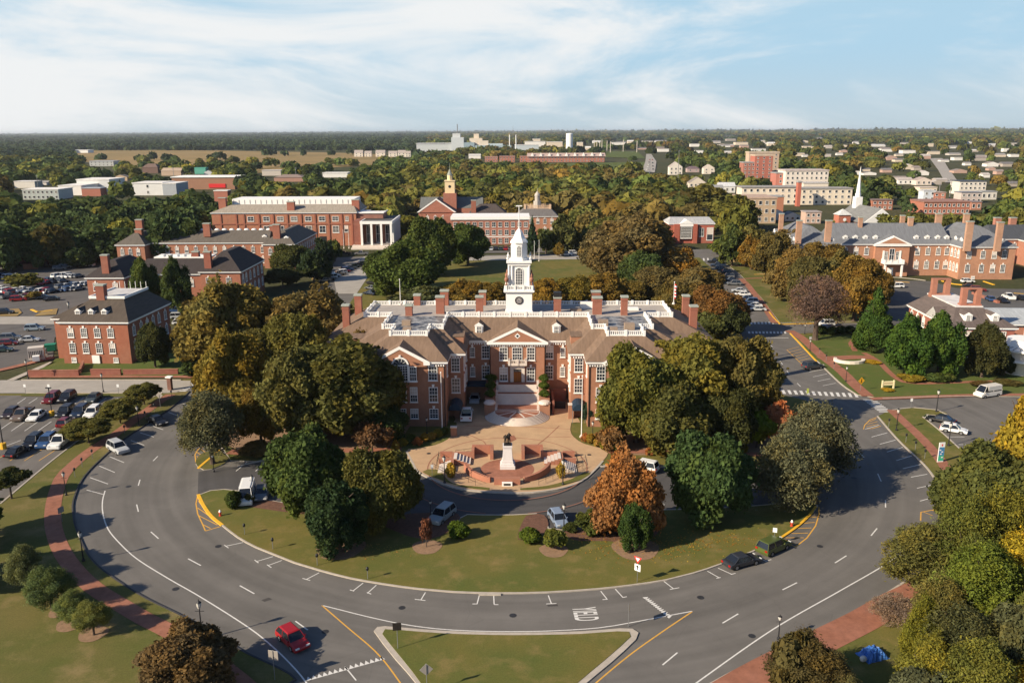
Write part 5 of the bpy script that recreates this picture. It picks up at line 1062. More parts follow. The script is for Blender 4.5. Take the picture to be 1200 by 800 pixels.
def tree_px(xb, yb, wpx, ytop, kind, col, label, base='tree', group=None, clear=.07, z0=.12, **kw):
    p = P(xb, yb, z0); s = px_scale(p.y, 4); h0 = height_at(xb, ytop, p.y) - z0; de = math.atan(CH / p.y); ry = wpx / s / 2 * .8; h = h0
    for _ in range(12):                                              # the rim of a crown seen from above stands higher in the picture than its tip
        rz_ = h * (1 - clear) / 2; top = h * (1 + clear) / 2 * math.cos(de) + math.sqrt((rz_ * math.cos(de)) ** 2 + (ry * math.sin(de)) ** 2); h *= max(.8, min(1.2, h0 * math.cos(de) / top))
    h = max(h, h0 * .6)
    return tree(p.x, p.y, z0, wpx / s, h, kind, col, base, clear, label, group, **kw)
OL = (.060, .062, .018); DG = (.030, .046, .015); MG = (.042, .062, .017); OR = (.155, .075, .016); RU = (.20, .06, .018); BR = (.105, .068, .028); YG = (.105, .105, .018); GO = (.115, .090, .018); GG = (.078, .080, .042); RB = (.080, .040, .022); YE = (.30, .21, .02)
AU = 'oaks turning colour left of the capitol'; RI = 'trees around the right side of the capitol'
T = tree_px
# front island and plaza fringes
T(249, 543, 80, 455, 'elm', GG, 'grey green fine leaved elm on the small hatched kerb island at the left', 'elm_tree', clear=.2)
T(360, 603, 98, 500, 'round', MG, 'dark green rounded maple beside the white truck left of the plaza', 'maple_tree', clear=.05)
T(398, 645, 76, 560, 'egg', (.022, .038, .015), 'dark blue green holly on its own straw mulch ring, left front lawn', 'holly_tree', clear=.02)
T(446, 618, 92, 521, 'round2', (.062, .062, .017), 'olive maple with yellowing tips beside the silver wagon left of the driveway', 'maple_tree', clear=.08)
T(404, 510, 142, 390, 'round2', (.064, .064, .018), 'largest olive green oak standing against the left wing of the capitol', 'oak_tree', clear=.12)
T(450, 518, 56, 472, 'round', DG, 'dark round tree tucked between the large oak and the left flagpole', 'oak_tree', clear=.1)
T(436, 530, 46, 492, 'thin', (.085, .05, .026), 'reddish brown low maple in the bed before the left wing', 'maple_tree', clear=.2)
T(306, 524, 54, 455, 'round', (.11, .075, .016), 'small maple with an orange top behind the hatched kerb island', 'maple_tree', clear=.12)
T(277, 492, 92, 382, 'spread', GO, 'golden oak over the left crosswalk beside the brick annex lawn', 'oak_tree', AU)
T(346, 520, 92, 408, 'spread2', (.078, .074, .022), 'brown olive oak in the middle of the left grove behind the dark maple', 'oak_tree', AU)
T(270, 438, 118, 322, 'spread', (.104, .088, .026), 'broad golden brown oak right of the annex, rearmost on the left', 'oak_tree', AU)
T(352, 468, 88, 366, 'spread2', (.092, .084, .020), 'bronze oak standing in front of the two tall left chimneys grove', 'oak_tree', AU)
T(366, 436, 112, 333, 'spread', (.100, .078, .028), 'broad khaki brown oak beside the leftmost capitol chimneys', 'oak_tree', AU)
T(425, 470, 56, 388, 'spread2', (.095, .062, .018), 'russet topped oak squeezed between the grove and the left wing roof', 'oak_tree', AU)
T(392, 488, 66, 405, 'round', (.05, .052, .016), 'dark olive oak behind the largest oak of the left wing', 'oak_tree', AU)
T(308, 470, 70, 385, 'spread2', (.075, .066, .018), 'olive gold oak low in the centre of the left grove', 'oak_tree', AU)
T(230, 440, 34, 410, 'bush', DG, 'rounded dark shrub at the end of the annex lawn', 'holly_shrub', clear=0)
T(182, 430, 40, 376, 'egg', (.035, .040, .014), 'dark pointed magnolia against the shaded wall of the brick annex', 'magnolia_tree', clear=.06)
T(733, 628, 84, 523, 'spread', (.165, .080, .030), 'orange red maple right of the plaza', 'maple_tree', clear=.08)
T(830, 610, 98, 504, 'round', (.038, .062, .020), 'bright shaded green maple right of the orange one on the front lawn', 'maple_tree', clear=.05)
T(953, 562, 88, 468, 'elm', (.084, .084, .046), 'grey green elm overhanging the right crosswalk approach', 'elm_tree', clear=.1)
T(926, 594, 92, 500, 'elm', (.080, .082, .044), 'grey green elm at the right tip of the front lawn', 'elm_tree', clear=.08)
T(745, 518, 96, 405, 'round2', (.078, .080, .018), 'olive oak touching the right wing beside the right flagpole', 'oak_tree', RI)
T(806, 505, 132, 385, 'spread', (.086, .080, .018), 'largest yellow olive oak right of the right wing', 'oak_tree', RI)
T(786, 534, 96, 448, 'round', (.060, .060, .017), 'green oak in front of the largest one on the right', 'oak_tree', RI)
T(866, 505, 94, 392, 'spread2', (.084, .070, .020), 'brown olive oak nearest the right street', 'oak_tree', RI)
T(850, 528, 66, 452, 'round2', (.042, .045, .015), 'dark oak behind the shaded green maple', 'oak_tree', RI)
T(886, 524, 36, 480, 'small', (.105, .135, .015), 'small lime green tree beside the pink orange one', 'young_tree', RI)
T(908, 520, 40, 468, 'small', (.25, .10, .045), 'small pink orange tree behind the right elms', 'young_tree', RI)
T(716, 527, 36, 496, 'thin', (.13, .075, .03), 'low brown shrub beside the right garden bed', 'garden_shrub', clear=0)
T(668 + 21, 497, 17, 468, 'small', (.02, .035, .02), 'small dark evergreen at the right blue awning', 'evergreen_shrub', clear=0)
T(693, 625, 37, 594, 'bush', (.048, .06, .016), 'round green shrub right of the parked silver blue hatchback', 'round_shrub', clear=0)
T(715, 622, 24, 604, 'bush', (.035, .045, .015), 'dark low shrub under the orange maple', 'round_shrub', clear=0)
T(667, 622, 20, 611, 'bush', (.04, .052, .016), 'low green shrub just left of the biggest round shrub', 'round_shrub', clear=0)
T(650, 643, 28, 618, 'small', (.085, .095, .02), 'small yellow green weeping tree on a straw mulch ring', 'young_tree', clear=.12)
T(743, 645, 40, 587, 'egg', (.03, .052, .014), 'upright green holly behind the red and white road sign', 'holly_tree', clear=.04)
T(537, 630, 26, 609, 'bush', (.045, .075, .012), 'clipped round green shrub left of the front lawn bay', 'round_shrub', clear=0)
T(621, 635, 28, 617, 'bush', (.05, .075, .012), 'clipped broad green shrub right of the front lawn bay', 'round_shrub', clear=0)
T(499, 641, 18, 606, 'thin', (.10, .045, .03), 'thin reddish twiggy sapling on a mulch ring', 'young_tree', clear=.25)
T(273, 595, 20, 574, 'bush', (.038, .055, .016), 'dark round shrub left of the white truck', 'round_shrub', clear=0)
T(291, 590, 14, 577, 'bush', (.05, .055, .016), 'small shrub in front of the white truck', 'round_shrub', clear=0)
# hedges that step up beside the stairs
for s, w1 in ((-1, 'left'), (1, 'right')):
    for i, (y, z, r_, nm) in enumerate(((-9.7, 2.9, 2.1, 'lowest'), (-7.4, 3.7, 1.9, 'middle'), (-5.3, 4.5, 1.9, 'topmost'))):
        p = Matrix.Rotation(HR, 3, 'Z') @ Vector((s * 4.95, y, 0)); o = tree(HX + p.x, HY + p.y, z, 2.2, 1.45, 'bush', (.045, .07, .015), 'clipped_hedge', 0, f'{nm} clipped hedge ball in the {w1} brick planter of the capitol steps', 'hedges beside the capitol steps', trunk=False)
# flower and shrub beds around the plaza
fb = [(463, 527, 11, .9), (472, 523, 11, .8), (481, 519, 12, .9), (489, 521, 14, .7), (497, 517, 13, .8), (505, 515, 12, .7), (512, 512, 14, .8), (520, 509, 11, .7), (685, 517, 12, .8), (692, 519, 13, .9), (700, 523, 11, .7), (708, 526, 14, .9), (722, 528, 14, .8), (760, 533, 12, .7), (775, 534, 12, .7), (842, 532, 12, .7), (870, 530, 12, .7), (528, 560, 12, 1.4), (657, 560, 12, 1.5)]
fc = [(.20, .14, .03), (.13, .12, .02), (.05, .07, .02), (.22, .09, .03), (.16, .11, .02)]
for i, (x, y, wp, h_) in enumerate(fb):
    p = P(x, y, .15); k = i % 5
    tree(p.x, p.y, .14, wp / px_scale(p.y), h_ * 1.9, 'thin' if k == 3 else 'bush', fc[k] if i < 17 else (.22, .16, .03), 'garden_shrub', 0,
         ['gold', 'yellow green', 'dark green', 'orange brown', 'amber'][k] + ' low shrub ' + ('in the bed left of the plaza' if x < 525 else 'beside the sunken court' if y > 555 else 'in the bed right of the plaza'), 'shrubs around the plaza')
T(298, 533, 40, 515, 'bush', (.13, .09, .03), 'low straw coloured shrub mass by the left lot island', 'garden_shrub', clear=0)
T(340, 536, 44, 524, 'bush', (.03, .035, .013), 'long low dark hedge above the empty stalls left of the plaza', 'garden_shrub', clear=0)
# left verge
T(223, 806, 112, 722, 'spread', (.078, .055, .026), 'copper brown round tree at the bottom edge left', 'copper_beech', clear=.1)
LS = 'saplings beside the left brick walk'
T(32, 690, 47, 633, 'feather', (.095, .108, .045), 'grey green sapling farthest up the row by the left walk', 'young_tree', LS, clear=.1)
T(60, 713, 54, 659, 'feather', (.070, .095, .035), 'fullest green sapling, second in the row by the left walk', 'young_tree', LS, clear=.1)
T(84, 733, 42, 689, 'feather', (.085, .108, .036), 'light green sapling, third in the row by the left walk', 'young_tree', LS, clear=.15)
T(109, 744, 43, 700, 'feather', (.11, .12, .035), 'yellow green sapling nearest the copper tree', 'young_tree', LS, clear=.2)
for xy, w_, h_, nm in (((-38, 640), 90, 560, 'out of frame'), ((-60, 690), 90, 600, 'far'),): T(*xy, w_, h_, 'small', MG, f'green tree {nm} at the left edge throwing shade over the lawn', 'young_tree', LS)
LT = 'small trees along the left parking lot'
T(13, 584, 40, 546, 'small', (.045, .050, .016), 'small dark tree at the left edge beside the parking lot', 'street_tree', LT, clear=.35)
T(104, 519, 54, 488, 'spread2', (.085, .082, .022), 'flat topped olive tree by the lot, nearest the silver hatchback', 'street_tree', LT, clear=.28)
T(141, 496, 52, 466, 'spread2', (.085, .082, .022), 'flat topped tree in the middle of the lot edge row', 'street_tree', LT, clear=.28)
T(169, 474, 40, 448, 'spread2', (.085, .082, .022), 'flat topped tree nearest the crossing concrete street', 'street_tree', LT, clear=.28)
T(28, 338, 40, 320, 'small2', (.085, .085, .022), 'pale olive tree among the cars of the far left lot', 'street_tree', LT, clear=.2)
T(40, 350, 20, 341, 'small2', (.12, .09, .02), 'tiny yellow tree among the cars of the far left lot', 'street_tree', LT, clear=.2)
# right side
T(955, 398, 68, 322, 'bare', (.105, .070, .055), 'grey brown bare crowned tree beside the right cross street', 'bare_tree', clear=.22)
T(1023, 412, 44, 336, 'cone', (.032, .060, .013), 'single pointed green cypress left of the paired ones', 'cypress_tree', clear=.01)
T(1062, 440, 58, 366, 'egg', (.035, .068, .013), 'left one of the paired dense green trees before the visitor house', 'dense_tree', clear=.01)
T(1098, 440, 54, 363, 'egg', (.038, .070, .014), 'right one of the paired dense green trees before the visitor house', 'dense_tree', clear=.01)
T(1150, 442, 48, 376, 'egg', (.036, .038, .014), 'dark brownish magnolia before the visitor house wall', 'magnolia_tree', clear=.05)
T(1176, 440, 22, 412, 'small', (.03, .033, .012), 'small dark shrub tree right of the magnolia', 'evergreen_shrub', clear=0)
for i, (x, y, wp, yt) in enumerate(((905, 330, 52, 272), (934, 352, 66, 288), (960, 334, 66, 284), (985, 352, 62, 292), (1000, 376, 60, 300), (1010, 350, 48, 312), (925, 318, 50, 268), (1026, 356, 40, 314), (948, 366, 54, 300), (880, 316, 34, 276))):
    T(x, y, wp, yt, 'spread' if i % 2 else 'spread2', [(.085, .068, .022), (.10, .072, .024), (.11, .075, .02), (.075, .066, .022), (.13, .085, .02)][i % 5], ['olive brown', 'brown gold', 'golden', 'dull olive', 'amber'][i % 5] + ' oak on the lawn before the long orange hall', 'oak_tree', 'oaks before the long right hall')
for i, (x, y, wp) in enumerate(((962, 391, 16), (975, 392, 15), (985, 391, 14), (996, 391, 14), (1008, 409, 16), (1022, 413, 16))):
    T(x, y, wp, y - 10, 'bush', DG, 'dark low clipped shrub along the right cross street hedge', 'round_shrub', 'hedge shrubs along the right cross street', clear=0)
for i, (x, y, wp, yt, c_) in enumerate(((1068, 446, 30, 437, (.16, .13, .02)), (1098, 447, 26, 436, (.04, .06, .018)), (1112, 447, 16, 437, (.045, .06, .018)), (1022, 425, 20, 421, (.24, .17, .02)), (1040, 458, 14, 454, (.25, .18, .02)), (1150, 452, 26, 445, (.07, .05, .02)), (1180, 450, 30, 443, (.06, .055, .02)))):
    T(x, y, wp, yt, 'bush', c_, ['yellow low hedge under the left paired green tree', 'long dark low hedge under the right paired green tree', 'small round green shrub right of the long dark hedge', 'yellow flower bed by the brick court', 'yellow flowers around the cream sign', 'brown low shrub in the bed under the magnolia', 'low shrub in the bed near the right edge'][i], 'garden_shrub', clear=0)
# bottom right wood (close to the camera)
NR = 'trees at the near right corner'
T(1196, 600, 96, 418, 'cone', (.170, .128, .016), 'tall golden green pointed tree cut by the right edge', 'cypress_tree', NR, clear=.0)
T(1150, 625, 118, 522, 'round2', (.060, .068, .020), 'olive tree below the blue banner sign', 'oak_tree', NR)
T(1215, 650, 100, 540, 'round', (.065, .070, .020), 'olive green tree at the right edge behind the yellow ones', 'oak_tree', NR)
T(1083, 694, 108, 602, 'feather', (.085, .083, .024), 'olive tree reaching over the road at the lower right', 'oak_tree', NR)
T(1074, 795, 52, 690, 'feather', (.105, .105, .016), 'narrow yellow green tree beside the blue tarp', 'young_tree', NR)
T(1146, 745, 108, 625, 'feather', (.085, .108, .018), 'lime green tree left of the yellow flowering crown', 'oak_tree', NR)
T(1204, 725, 104, 608, 'feather', (.26, .20, .02), 'bright yellow crowned tree at the right edge', 'golden_tree', NR)
T(1120, 815, 100, 700, 'feather', (.058, .062, .026), 'dull green tree low in the corner wood', 'oak_tree', NR)
T(1190, 820, 96, 700, 'round2', (.062, .066, .030), 'grey green tree at the right edge below the yellow crown', 'oak_tree', NR)
T(945, 815, 96, 735, 'feather', (.065, .052, .020), 'dark brown olive shrubby tree at the bottom right verge', 'shrub_tree', NR, clear=.02)
T(925, 815, 60, 738, 'small', (.060, .050, .018), 'smaller dark shrubby tree at the bottom right verge', 'shrub_tree', NR, clear=.02)
T(992, 845, 56, 786, 'feather', (.085, .080, .03), 'olive shrub at the bottom edge left of the tarp', 'shrub_tree', NR, clear=0)
T(1160, 850, 110, 770, 'spread', (.30, .20, .02), 'golden yellow shrub crown along the bottom right edge', 'golden_tree', NR, clear=0)
T(1085, 850, 90, 778, 'round', (.060, .066, .034), 'grey green shrub crown along the bottom right edge', 'shrub_tree', NR, clear=0)
T(1240, 780, 110, 660, 'round', (.075, .08, .02), 'green tree cut by the right edge near the bottom', 'oak_tree', NR)
T(1046, 724, 60, 694, 'bare', (.16, .12, .09), 'thin dry twiggy bush on the verge by the right walk', 'bare_bush', NR, clear=0)
for i, (x, y, wp, yt, k, c_, lb) in enumerate(((1120, 700, 80, 570, 'feather', (.085, .095, .022), 'feathery olive green tree filling the gap above the lime one'), (1165, 690, 96, 560, 'feather', (.12, .115, .020), 'feathery yellow olive tree under the golden pointed one'), (1098, 760, 70, 668, 'feather', (.11, .10, .03), 'thin tawny feathery tree in the corner wood'), (1215, 800, 120, 690, 'feather', (.10, .11, .02), 'tall feathery green tree at the lower right edge'),
        (1085, 830, 76, 735, 'feather', (.12, .115, .02), 'yellow green feathery tree right of the blue tarp'), (1140, 860, 100, 735, 'feather', (.095, .10, .022), 'feathery green tree in the middle of the corner wood'), (1200, 880, 130, 775, 'feather', (.30, .21, .02), 'golden yellow feathery crown in the bottom right corner'), (1110, 880, 90, 800, 'feather', (.26, .19, .02), 'golden yellow shrub crown at the bottom edge'))):
    T(x, y, wp, yt, k, c_, lb, 'wood_tree', NR, clear=0)
# behind the hall
BH = 'trees behind the capitol'
for x, y, wp, yt, k, c_, lb in ((478, 350, 88, 283, 'round', (.048, .066, .015), 'tall green maple left of the green, largest of three'), (507, 322, 62, 253, 'round2', (.045, .062, .016), 'green maple at the back left corner of the green'), (549, 311, 46, 262, 'round', (.045, .065, .016), 'single green maple before the white corniced block'),
    (452, 340, 50, 292, 'round', (.046, .062, .015), 'smaller green maple beside the parked row on the left of the green'), (497, 360, 60, 333, 'small', (.055, .062, .024), 'grey green low tree behind the left balustrade'), (470, 364, 40, 346, 'small', (.05, .055, .022), 'low green tree behind the rear left chimneys'),
    (548, 358, 52, 326, 'spread', (.115, .080, .018), 'orange low tree left of the steeple'), (578, 358, 42, 330, 'spread2', (.13, .088, .018), 'amber low tree touching the left of the steeple'), (527, 356, 36, 332, 'spread', (.09, .078, .02), 'bronze low tree left behind the chimneys'),
    (640, 362, 50, 326, 'spread2', (.15, .095, .018), 'amber low tree right of the steeple'), (672, 360, 56, 322, 'spread', (.105, .085, .018), 'orange tree right of the green'), (706, 358, 60, 320, 'spread2', (.13, .085, .018), 'bronze tree behind the right chimneys'), (736, 356, 52, 326, 'spread', (.10, .080, .022), 'olive gold tree behind the small flag'),
    (742, 330, 110, 247, 'spread', (.090, .070, .030), 'very broad brown elm right of the green'), (712, 322, 70, 262, 'spread2', (.085, .068, .028), 'brown elm at the near left of the very broad one'), (758, 318, 48, 272, 'spread', (.082, .066, .026), 'brown elm right of the very broad one'),
    (752, 338, 58, 290, 'round2', (.042, .062, .020), 'green maple among the brown elms'), (794, 334, 46, 290, 'round', (.17, .095, .018), 'bright orange maple left of the right street'), (772, 352, 60, 312, 'spread2', (.088, .070, .026), 'brown oak behind the orange chimneys'), (816, 362, 72, 310, 'spread', (.086, .068, .026), 'brown oak left of the parked row'),
    (838, 392, 66, 336, 'round2', (.11, .060, .020), 'russet topped tree by the upper crosswalk'), (852, 396, 44, 352, 'round', (.045, .052, .018), 'green tree by the upper crosswalk'), (790, 372, 50, 330, 'spread2', (.09, .07, .02), 'olive tree behind the two rightmost chimneys'), (829, 398, 50, 362, 'small', (.05, .055, .016), 'dark olive tree between the right roof and the street'),
    (624, 300, 17, 254, 'midc', (.020, .036, .020), 'dark spruce right of the steeple top'), (640, 297, 22, 268, 'mid1', (.05, .06, .02), 'green tree beside the spruce'), (660, 296, 34, 250, 'mid2', (.06, .062, .02), 'olive tree left of the broad brown elm'), (656, 301, 14, 284, 'small', (.13, .09, .02), 'small gold bush on the far lawn'),
    (846, 298, 30, 278, 'small2', (.075, .09, .02), 'low green tree before the archives pavilion'), (858, 312, 34, 262, 'mid3', (.048, .062, .018), 'green tree by the street island'), (874, 306, 40, 262, 'mid2', (.07, .068, .022), 'olive tree left of the long orange hall'), (864, 298, 44, 240, 'mid1', (.085, .085, .018), 'yellow green tree behind the pavilion'), (860, 270, 60, 228, 'mid2', (.082, .080, .018), 'yellow olive tree behind the pavilion'), (822, 250, 60, 214, 'mid2', (.075, .072, .02), 'olive tree beyond the pavilion')):
    T(x, y, wp, yt, k, c_, lb + ' behind the capitol' if len((lb + ' behind the capitol').split()) <= 15 and 'behind' not in lb else lb, 'spruce_tree' if 'spruce' in lb else 'tree', BH)
for x, y, wp, yt, k, c_, lb in ((172, 367, 36, 300, 'egg', (.050, .070, .018), 'left of two pointed green trees before the office range'), (210, 371, 38, 300, 'egg', (.042, .060, .018), 'right of two pointed green trees before the office range'), (343, 322, 50, 286, 'round', (.050, .055, .016), 'dark olive tree at the corner of the long range'), (332, 336, 46, 310, 'small', (.038, .042, .014), 'low dark tree at the corner of the long range'),
    (368, 330, 36, 292, 'mid1', (.022, .034, .014), 'very dark evergreen left of the mall street'), (380, 312, 24, 278, 'mid3', (.022, .034, .016), 'dark evergreen before the big library block'), (393, 306, 18, 280, 'mid1', (.04, .055, .016), 'small green tree before the big library block'), (230, 372, 34, 345, 'small2', (.10, .08, .03), 'pale brown tree right of the annex roof'), (60, 312, 50, 262, 'mid1', (.07, .062, .02), 'brown olive tree at the back of the far left lot'), (45, 312, 40, 294, 'small', (.09, .032, .025), 'dark red plum tree at the wall of the far left lot'), (128, 290, 26, 262, 'mid1', (.085, .032, .026), 'dark red tree left of the long range')):
    T(x, y, wp, yt, k, c_, lb, 'tree', 'trees left of the mall')

def litter(name, spots, n, cols, seed):
    g = random.Random(seed); vs = []; k = []
    for i in range(n):
        x, y, sx, sy = g.choice(spots); p = P(g.gauss(x, sx), g.gauss(y, sy), .19); vs.append((p.x, p.y, .19)); k.append(g.randrange(len(cols)))
    gg = np.random.default_rng(seed); p = np.array(vs); d_ = np.tile([0, 0, 1.0], (n, 1)); o = link(name, leaf_quads(name, p, d_, np.array(k), .14, gg, .93, .8, len(cols), LEAFA, np.array(cols)[k])); tag(o, kind='stuff')
litter('fallen_leaves', [(720, 634, 24, 9), (740, 640, 30, 10), (790, 640, 25, 7), (690, 625, 18, 7), (840, 632, 30, 6)], 900, [(.24, .10, .02), (.20, .13, .03), (.26, .17, .03)], 3)
litter('fallen_leaves', [(440, 643, 24, 5), (1075, 705, 8, 3), (960, 390, 30, 4)], 260, [(.18, .10, .03), (.15, .11, .04), (.22, .15, .05)], 4)
# ------------------------------------------------------------------ cars
def car_parts(kind):
    """returns body, glass, wheel, headlamp, tail lamp meshes; x forward, z up"""
    b = MB().use(PAINT); g = MB().use(CGLASS)
    if kind == 'sedan': Ln, Wd, sh, cab, top = 4.75, 1.84, .86, (-1.75, 1.05, -1.05, .35), 1.43; hood, boot = .78, .84
    elif kind == 'hatch': Ln, Wd, sh, cab, top = 4.25, 1.78, .90, (-2.0, 1.0, -1.55, .3), 1.52; hood, boot = .84, .92
    elif kind == 'suv': Ln, Wd, sh, cab, top = 4.75, 1.94, 1.02, (-2.25, 1.05, -1.95, .4), 1.75; hood, boot = .98, 1.04
    elif kind == 'pickup': Ln, Wd, sh, cab, top = 5.7, 2.0, 1.05, (-.55, 1.35, -.35, .7), 1.85; hood, boot = 1.02, 1.08
    else: Ln, Wd, sh, cab, top = 5.3, 2.0, 1.15, (-2.6, 2.05, -2.55, 1.25), 2.3; hood, boot = 1.0, 1.3
    h = Ln / 2; w2 = Wd / 2
    def loft(m, prof, wl):
        """side profile (x,z) lofted across the width, wl(z) is the half width at a height"""
        n = len(prof); ys = (-1, -.86, .86, 1); vs = []
        for k, y in enumerate(ys):
            for (x, z) in prof:
                s = .93 if k in (0, 3) else 1.0
                zz = z if k in (1, 2) else z + (-.05 if z > .6 else .04); vs.append((x * (.985 if k in (0, 3) else 1), y * wl(z), zz))
        fs = [tuple(range(n)), tuple(range(3 * n, 4 * n))[::-1]]
        for k in range(3):
            for i in range(n): j = (i + 1) % n; fs.append((k * n + i, (k + 1) * n + i, (k + 1) * n + j, k * n + j))
        m.add(vs, fs)
    rw = .33
    # lower body with wheel arches cut into the profile
    fx, rx = h - .95, -h + .95
    def arch(x): return [(x + .42 * math.cos(R(a)), .30 + .42 * math.sin(R(a))) for a in (0, 35, 70, 110, 145, 180)]
    low = [(h - .05, .26)] + [] + arch(fx) + arch(rx) + [(-h + .05, .28), (-h, .55), (-h + .06, boot - .06), (-h + .25, boot)]
    if kind == 'pickup': low += [(cab[0], sh + .02)]
    low += [(cab[0] + .05, sh), (cab[1] - .05, sh - .02), (h - .45, hood - .06), (h - .06, hood - .22), (h, .5)]
    loft(b, low[::-1], lambda z: w2 * (1.0 if z < .75 else .97))
    def cabin(m, x0, x1, u0, u1, z0, z1, a0, a1): m.add([(x0, -a0, z0), (x1, -a0, z0), (x1, a0, z0), (x0, a0, z0), (u0, -a1, z1), (u1, -a1, z1), (u1, a1, z1), (u0, a1, z1)], [(0, 3, 2, 1), (4, 5, 6, 7), (0, 1, 5, 4), (1, 2, 6, 5), (2, 3, 7, 6), (3, 0, 4, 7)])
    a0, a1 = w2 * .93, w2 * .74
    cabin(g, cab[0], cab[1], cab[2], cab[3], sh - .03, top - .06, a0, a1)
    cabin(b, cab[2] - .06, cab[3] + .06, cab[2] + .06, cab[3] - .08, top - .075, top, a1 + .02, a1 - .1)
    for s in (-1, 1):                                                # pillars
        for (p, q) in (((cab[0], sh), (cab[2], top - .06)), ((cab[1], sh), (cab[3], top - .06)), (((cab[0] + cab[1]) / 2 - .1, sh), ((cab[2] + cab[3]) / 2 - .1, top - .06))): b.tube((p[0], s * a0, p[1] - .02), (q[0], s * a1, q[1]), .045, .04, 4)
    if kind == 'van':
        b.box(cab[0] + .05, .9, -a0 * .96, a0 * .96, sh, top - .1)
    if kind == 'pickup':
        b.use(CGLASS); b.box(-h + .16, cab[0] - .12, -w2 * .82, w2 * .82, sh + .012, sh + .03); b.use(PAINT)
        b.box(-h + .03, cab[0], -w2 * .97, -w2 * .84, sh, sh + .18); b.box(-h + .03, cab[0], w2 * .84, w2 * .97, sh, sh + .18); b.box(-h + .03, -h + .14, -w2 * .84, w2 * .84, sh, sh + .18)
    for s in (-1, 1): b.box(cab[1] - .35, cab[1] - .15, s * (w2 + .06) - .08, s * (w2 + .06) + .08, sh - .02, sh + .12)
    wh = MB().use(RUBBER)
    n = 14
    for r_, y0, y1, mm in ((rw, -.11, .11, RUBBER), (rw * .62, -.115, .115, GREYM)):
        wh.use(mm); vs = [(r_ * math.cos(2 * math.pi * i / n), y0, r_ * math.sin(2 * math.pi * i / n)) for i in range(n)] + [(r_ * math.cos(2 * math.pi * i / n), y1, r_ * math.sin(2 * math.pi * i / n)) for i in range(n)]
        wh.add(vs, [tuple(range(n)), tuple(range(n, 2 * n))[::-1]] + [(i, n + i, n + (i + 1) % n, (i + 1) % n) for i in range(n)])
    hl_ = MB().use(HEADL).box(-.08, .03, -.2, .2, -.07, .07); tl = MB().use(TAILL).box(-.03, .06, -.16, .16, -.1, .1)
    return dict(body=b, glass=g, wheel=wh, hl=hl_, tl=tl, Ln=Ln, Wd=Wd, rw=rw, fx=fx, rx=rx, hood=hood, boot=boot, sh=sh)
CARP = {}
for k in ('sedan', 'hatch', 'suv', 'pickup', 'van'):
    q = car_parts(k); wheels = [(q['fx'], 1), (q['fx'], -1), (q['rx'], 1), (q['rx'], -1)]; yw = q['Wd'] / 2 - .12
    far = MB(); far.v = list(q['body'].v); far.f = list(q['body'].f); far.m = list(q['body'].m); far.mats = list(q['body'].mats)
    far.use(CGLASS).add(q['glass'].v, q['glass'].f)
    for x, s in wheels: far.use(RUBBER).add([(a + x, b + s * yw, c_ + q['rw']) for a, b, c_ in q['wheel'].v[:28]], q['wheel'].f[:16])
    q['M'] = {kk: q[kk].mesh({'body': 'body', 'glass': 'glass', 'wheel': 'wheel', 'hl': 'headlight', 'tl': 'taillight'}[kk]) for kk in ('body', 'glass', 'wheel', 'hl', 'tl')}
    q['far'] = far.mesh('parked_car'); CARP[k] = q
ncar = 0
def car(X, Y, ang, kind, col, label, group=None, z=.04, name='parked_car', cat='car', far=False):
    global ncar; ncar += 1
    q = CARP[kind]; cat = {'pickup': 'pickup truck', 'van': 'van'}.get(kind, cat); name = {'pickup': 'pickup_truck', 'van': 'van'}.get(kind, name)
    if far: return tag(link(name, q['far'], None, col, (X, Y, z), ang), label, cat, group)
    o = empty(name, (X, Y, z), ang, label, cat, group); M_ = q['M']
    link('body', M_['body'], o, col); link('glass', M_['glass'], o)
    for x in (q['fx'], q['rx']):
        for s in (-1, 1): link('wheel', M_['wheel'], o, None, (x, s * (q['Wd'] / 2 - .1), q['rw']))
    for s in (-1, 1):
        link('headlight', M_['hl'], o, None, (q['Ln'] / 2 - .03, s * (q['Wd'] / 2 - .32), q['hood'] - .22)); link('taillight', M_['tl'], o, None, (-q['Ln'] / 2 - .01, s * (q['Wd'] / 2 - .26), q['boot'] - .2))
    return o
def car_px(a, b, kind, col, label, group=None, z=.04, name='parked_car', far=False):
    """a: pixel of the tail on the ground, b: pixel of the nose"""
    p = P(*a, z); q = P(*b, z); c_ = (p + q) / 2; return car(c_.x, c_.y, math.atan2(q.y - p.y, q.x - p.x), kind, col, label, group, z, name, far=far)
BLK = (.012, .012, .014); WHT = (.72, .71, .68); SIL = (.42, .43, .43); GRY = (.12, .125, .13); RED = (.30, .012, .012); DRD = (.13, .01, .012); BLU = (.03, .07, .17); NAV = (.015, .025, .05); TAN = (.30, .24, .17); DGN = (.02, .04, .035)
car_px((330, 742), (355, 765), 'hatch', RED, 'bright red car driving toward the lower left fork', name='moving_car')
car_px((129, 523), (148, 534), 'suv', SIL, 'silver compact car in an angled bay on the left of the ring')
car_px((176, 492), (193, 500), 'sedan', BLK, 'black sedan in tree shade on the left of the ring')
car_px((291, 578), (287, 592), 'van', WHT, 'white truck facing the lawn left of the dark maple')
car_px((308, 574), (305, 588), 'sedan', GRY, 'grey sedan half hidden between the white truck and the maple')
car_px((527, 600), (507, 616), 'suv', (.27, .30, .29), 'silver green wagon in the left bay of the driveway')
car_px((648, 604), (659, 620), 'hatch', (.20, .25, .33), 'silver blue hatchback in the right bay of the driveway')
car_px((545.5, 497), (548, 482), 'pickup', WHT, 'white pickup with a black bed beside the capitol steps', z=.21)
car_px((557, 466), (555.5, 474), 'sedan', (.6, .6, .6), 'white sedan in the shade under the navy awning', z=.16)
car_px((853, 665), (883, 657), 'sedan', (.03, .033, .04), 'dark grey sedan parked on the lower right of the ring')
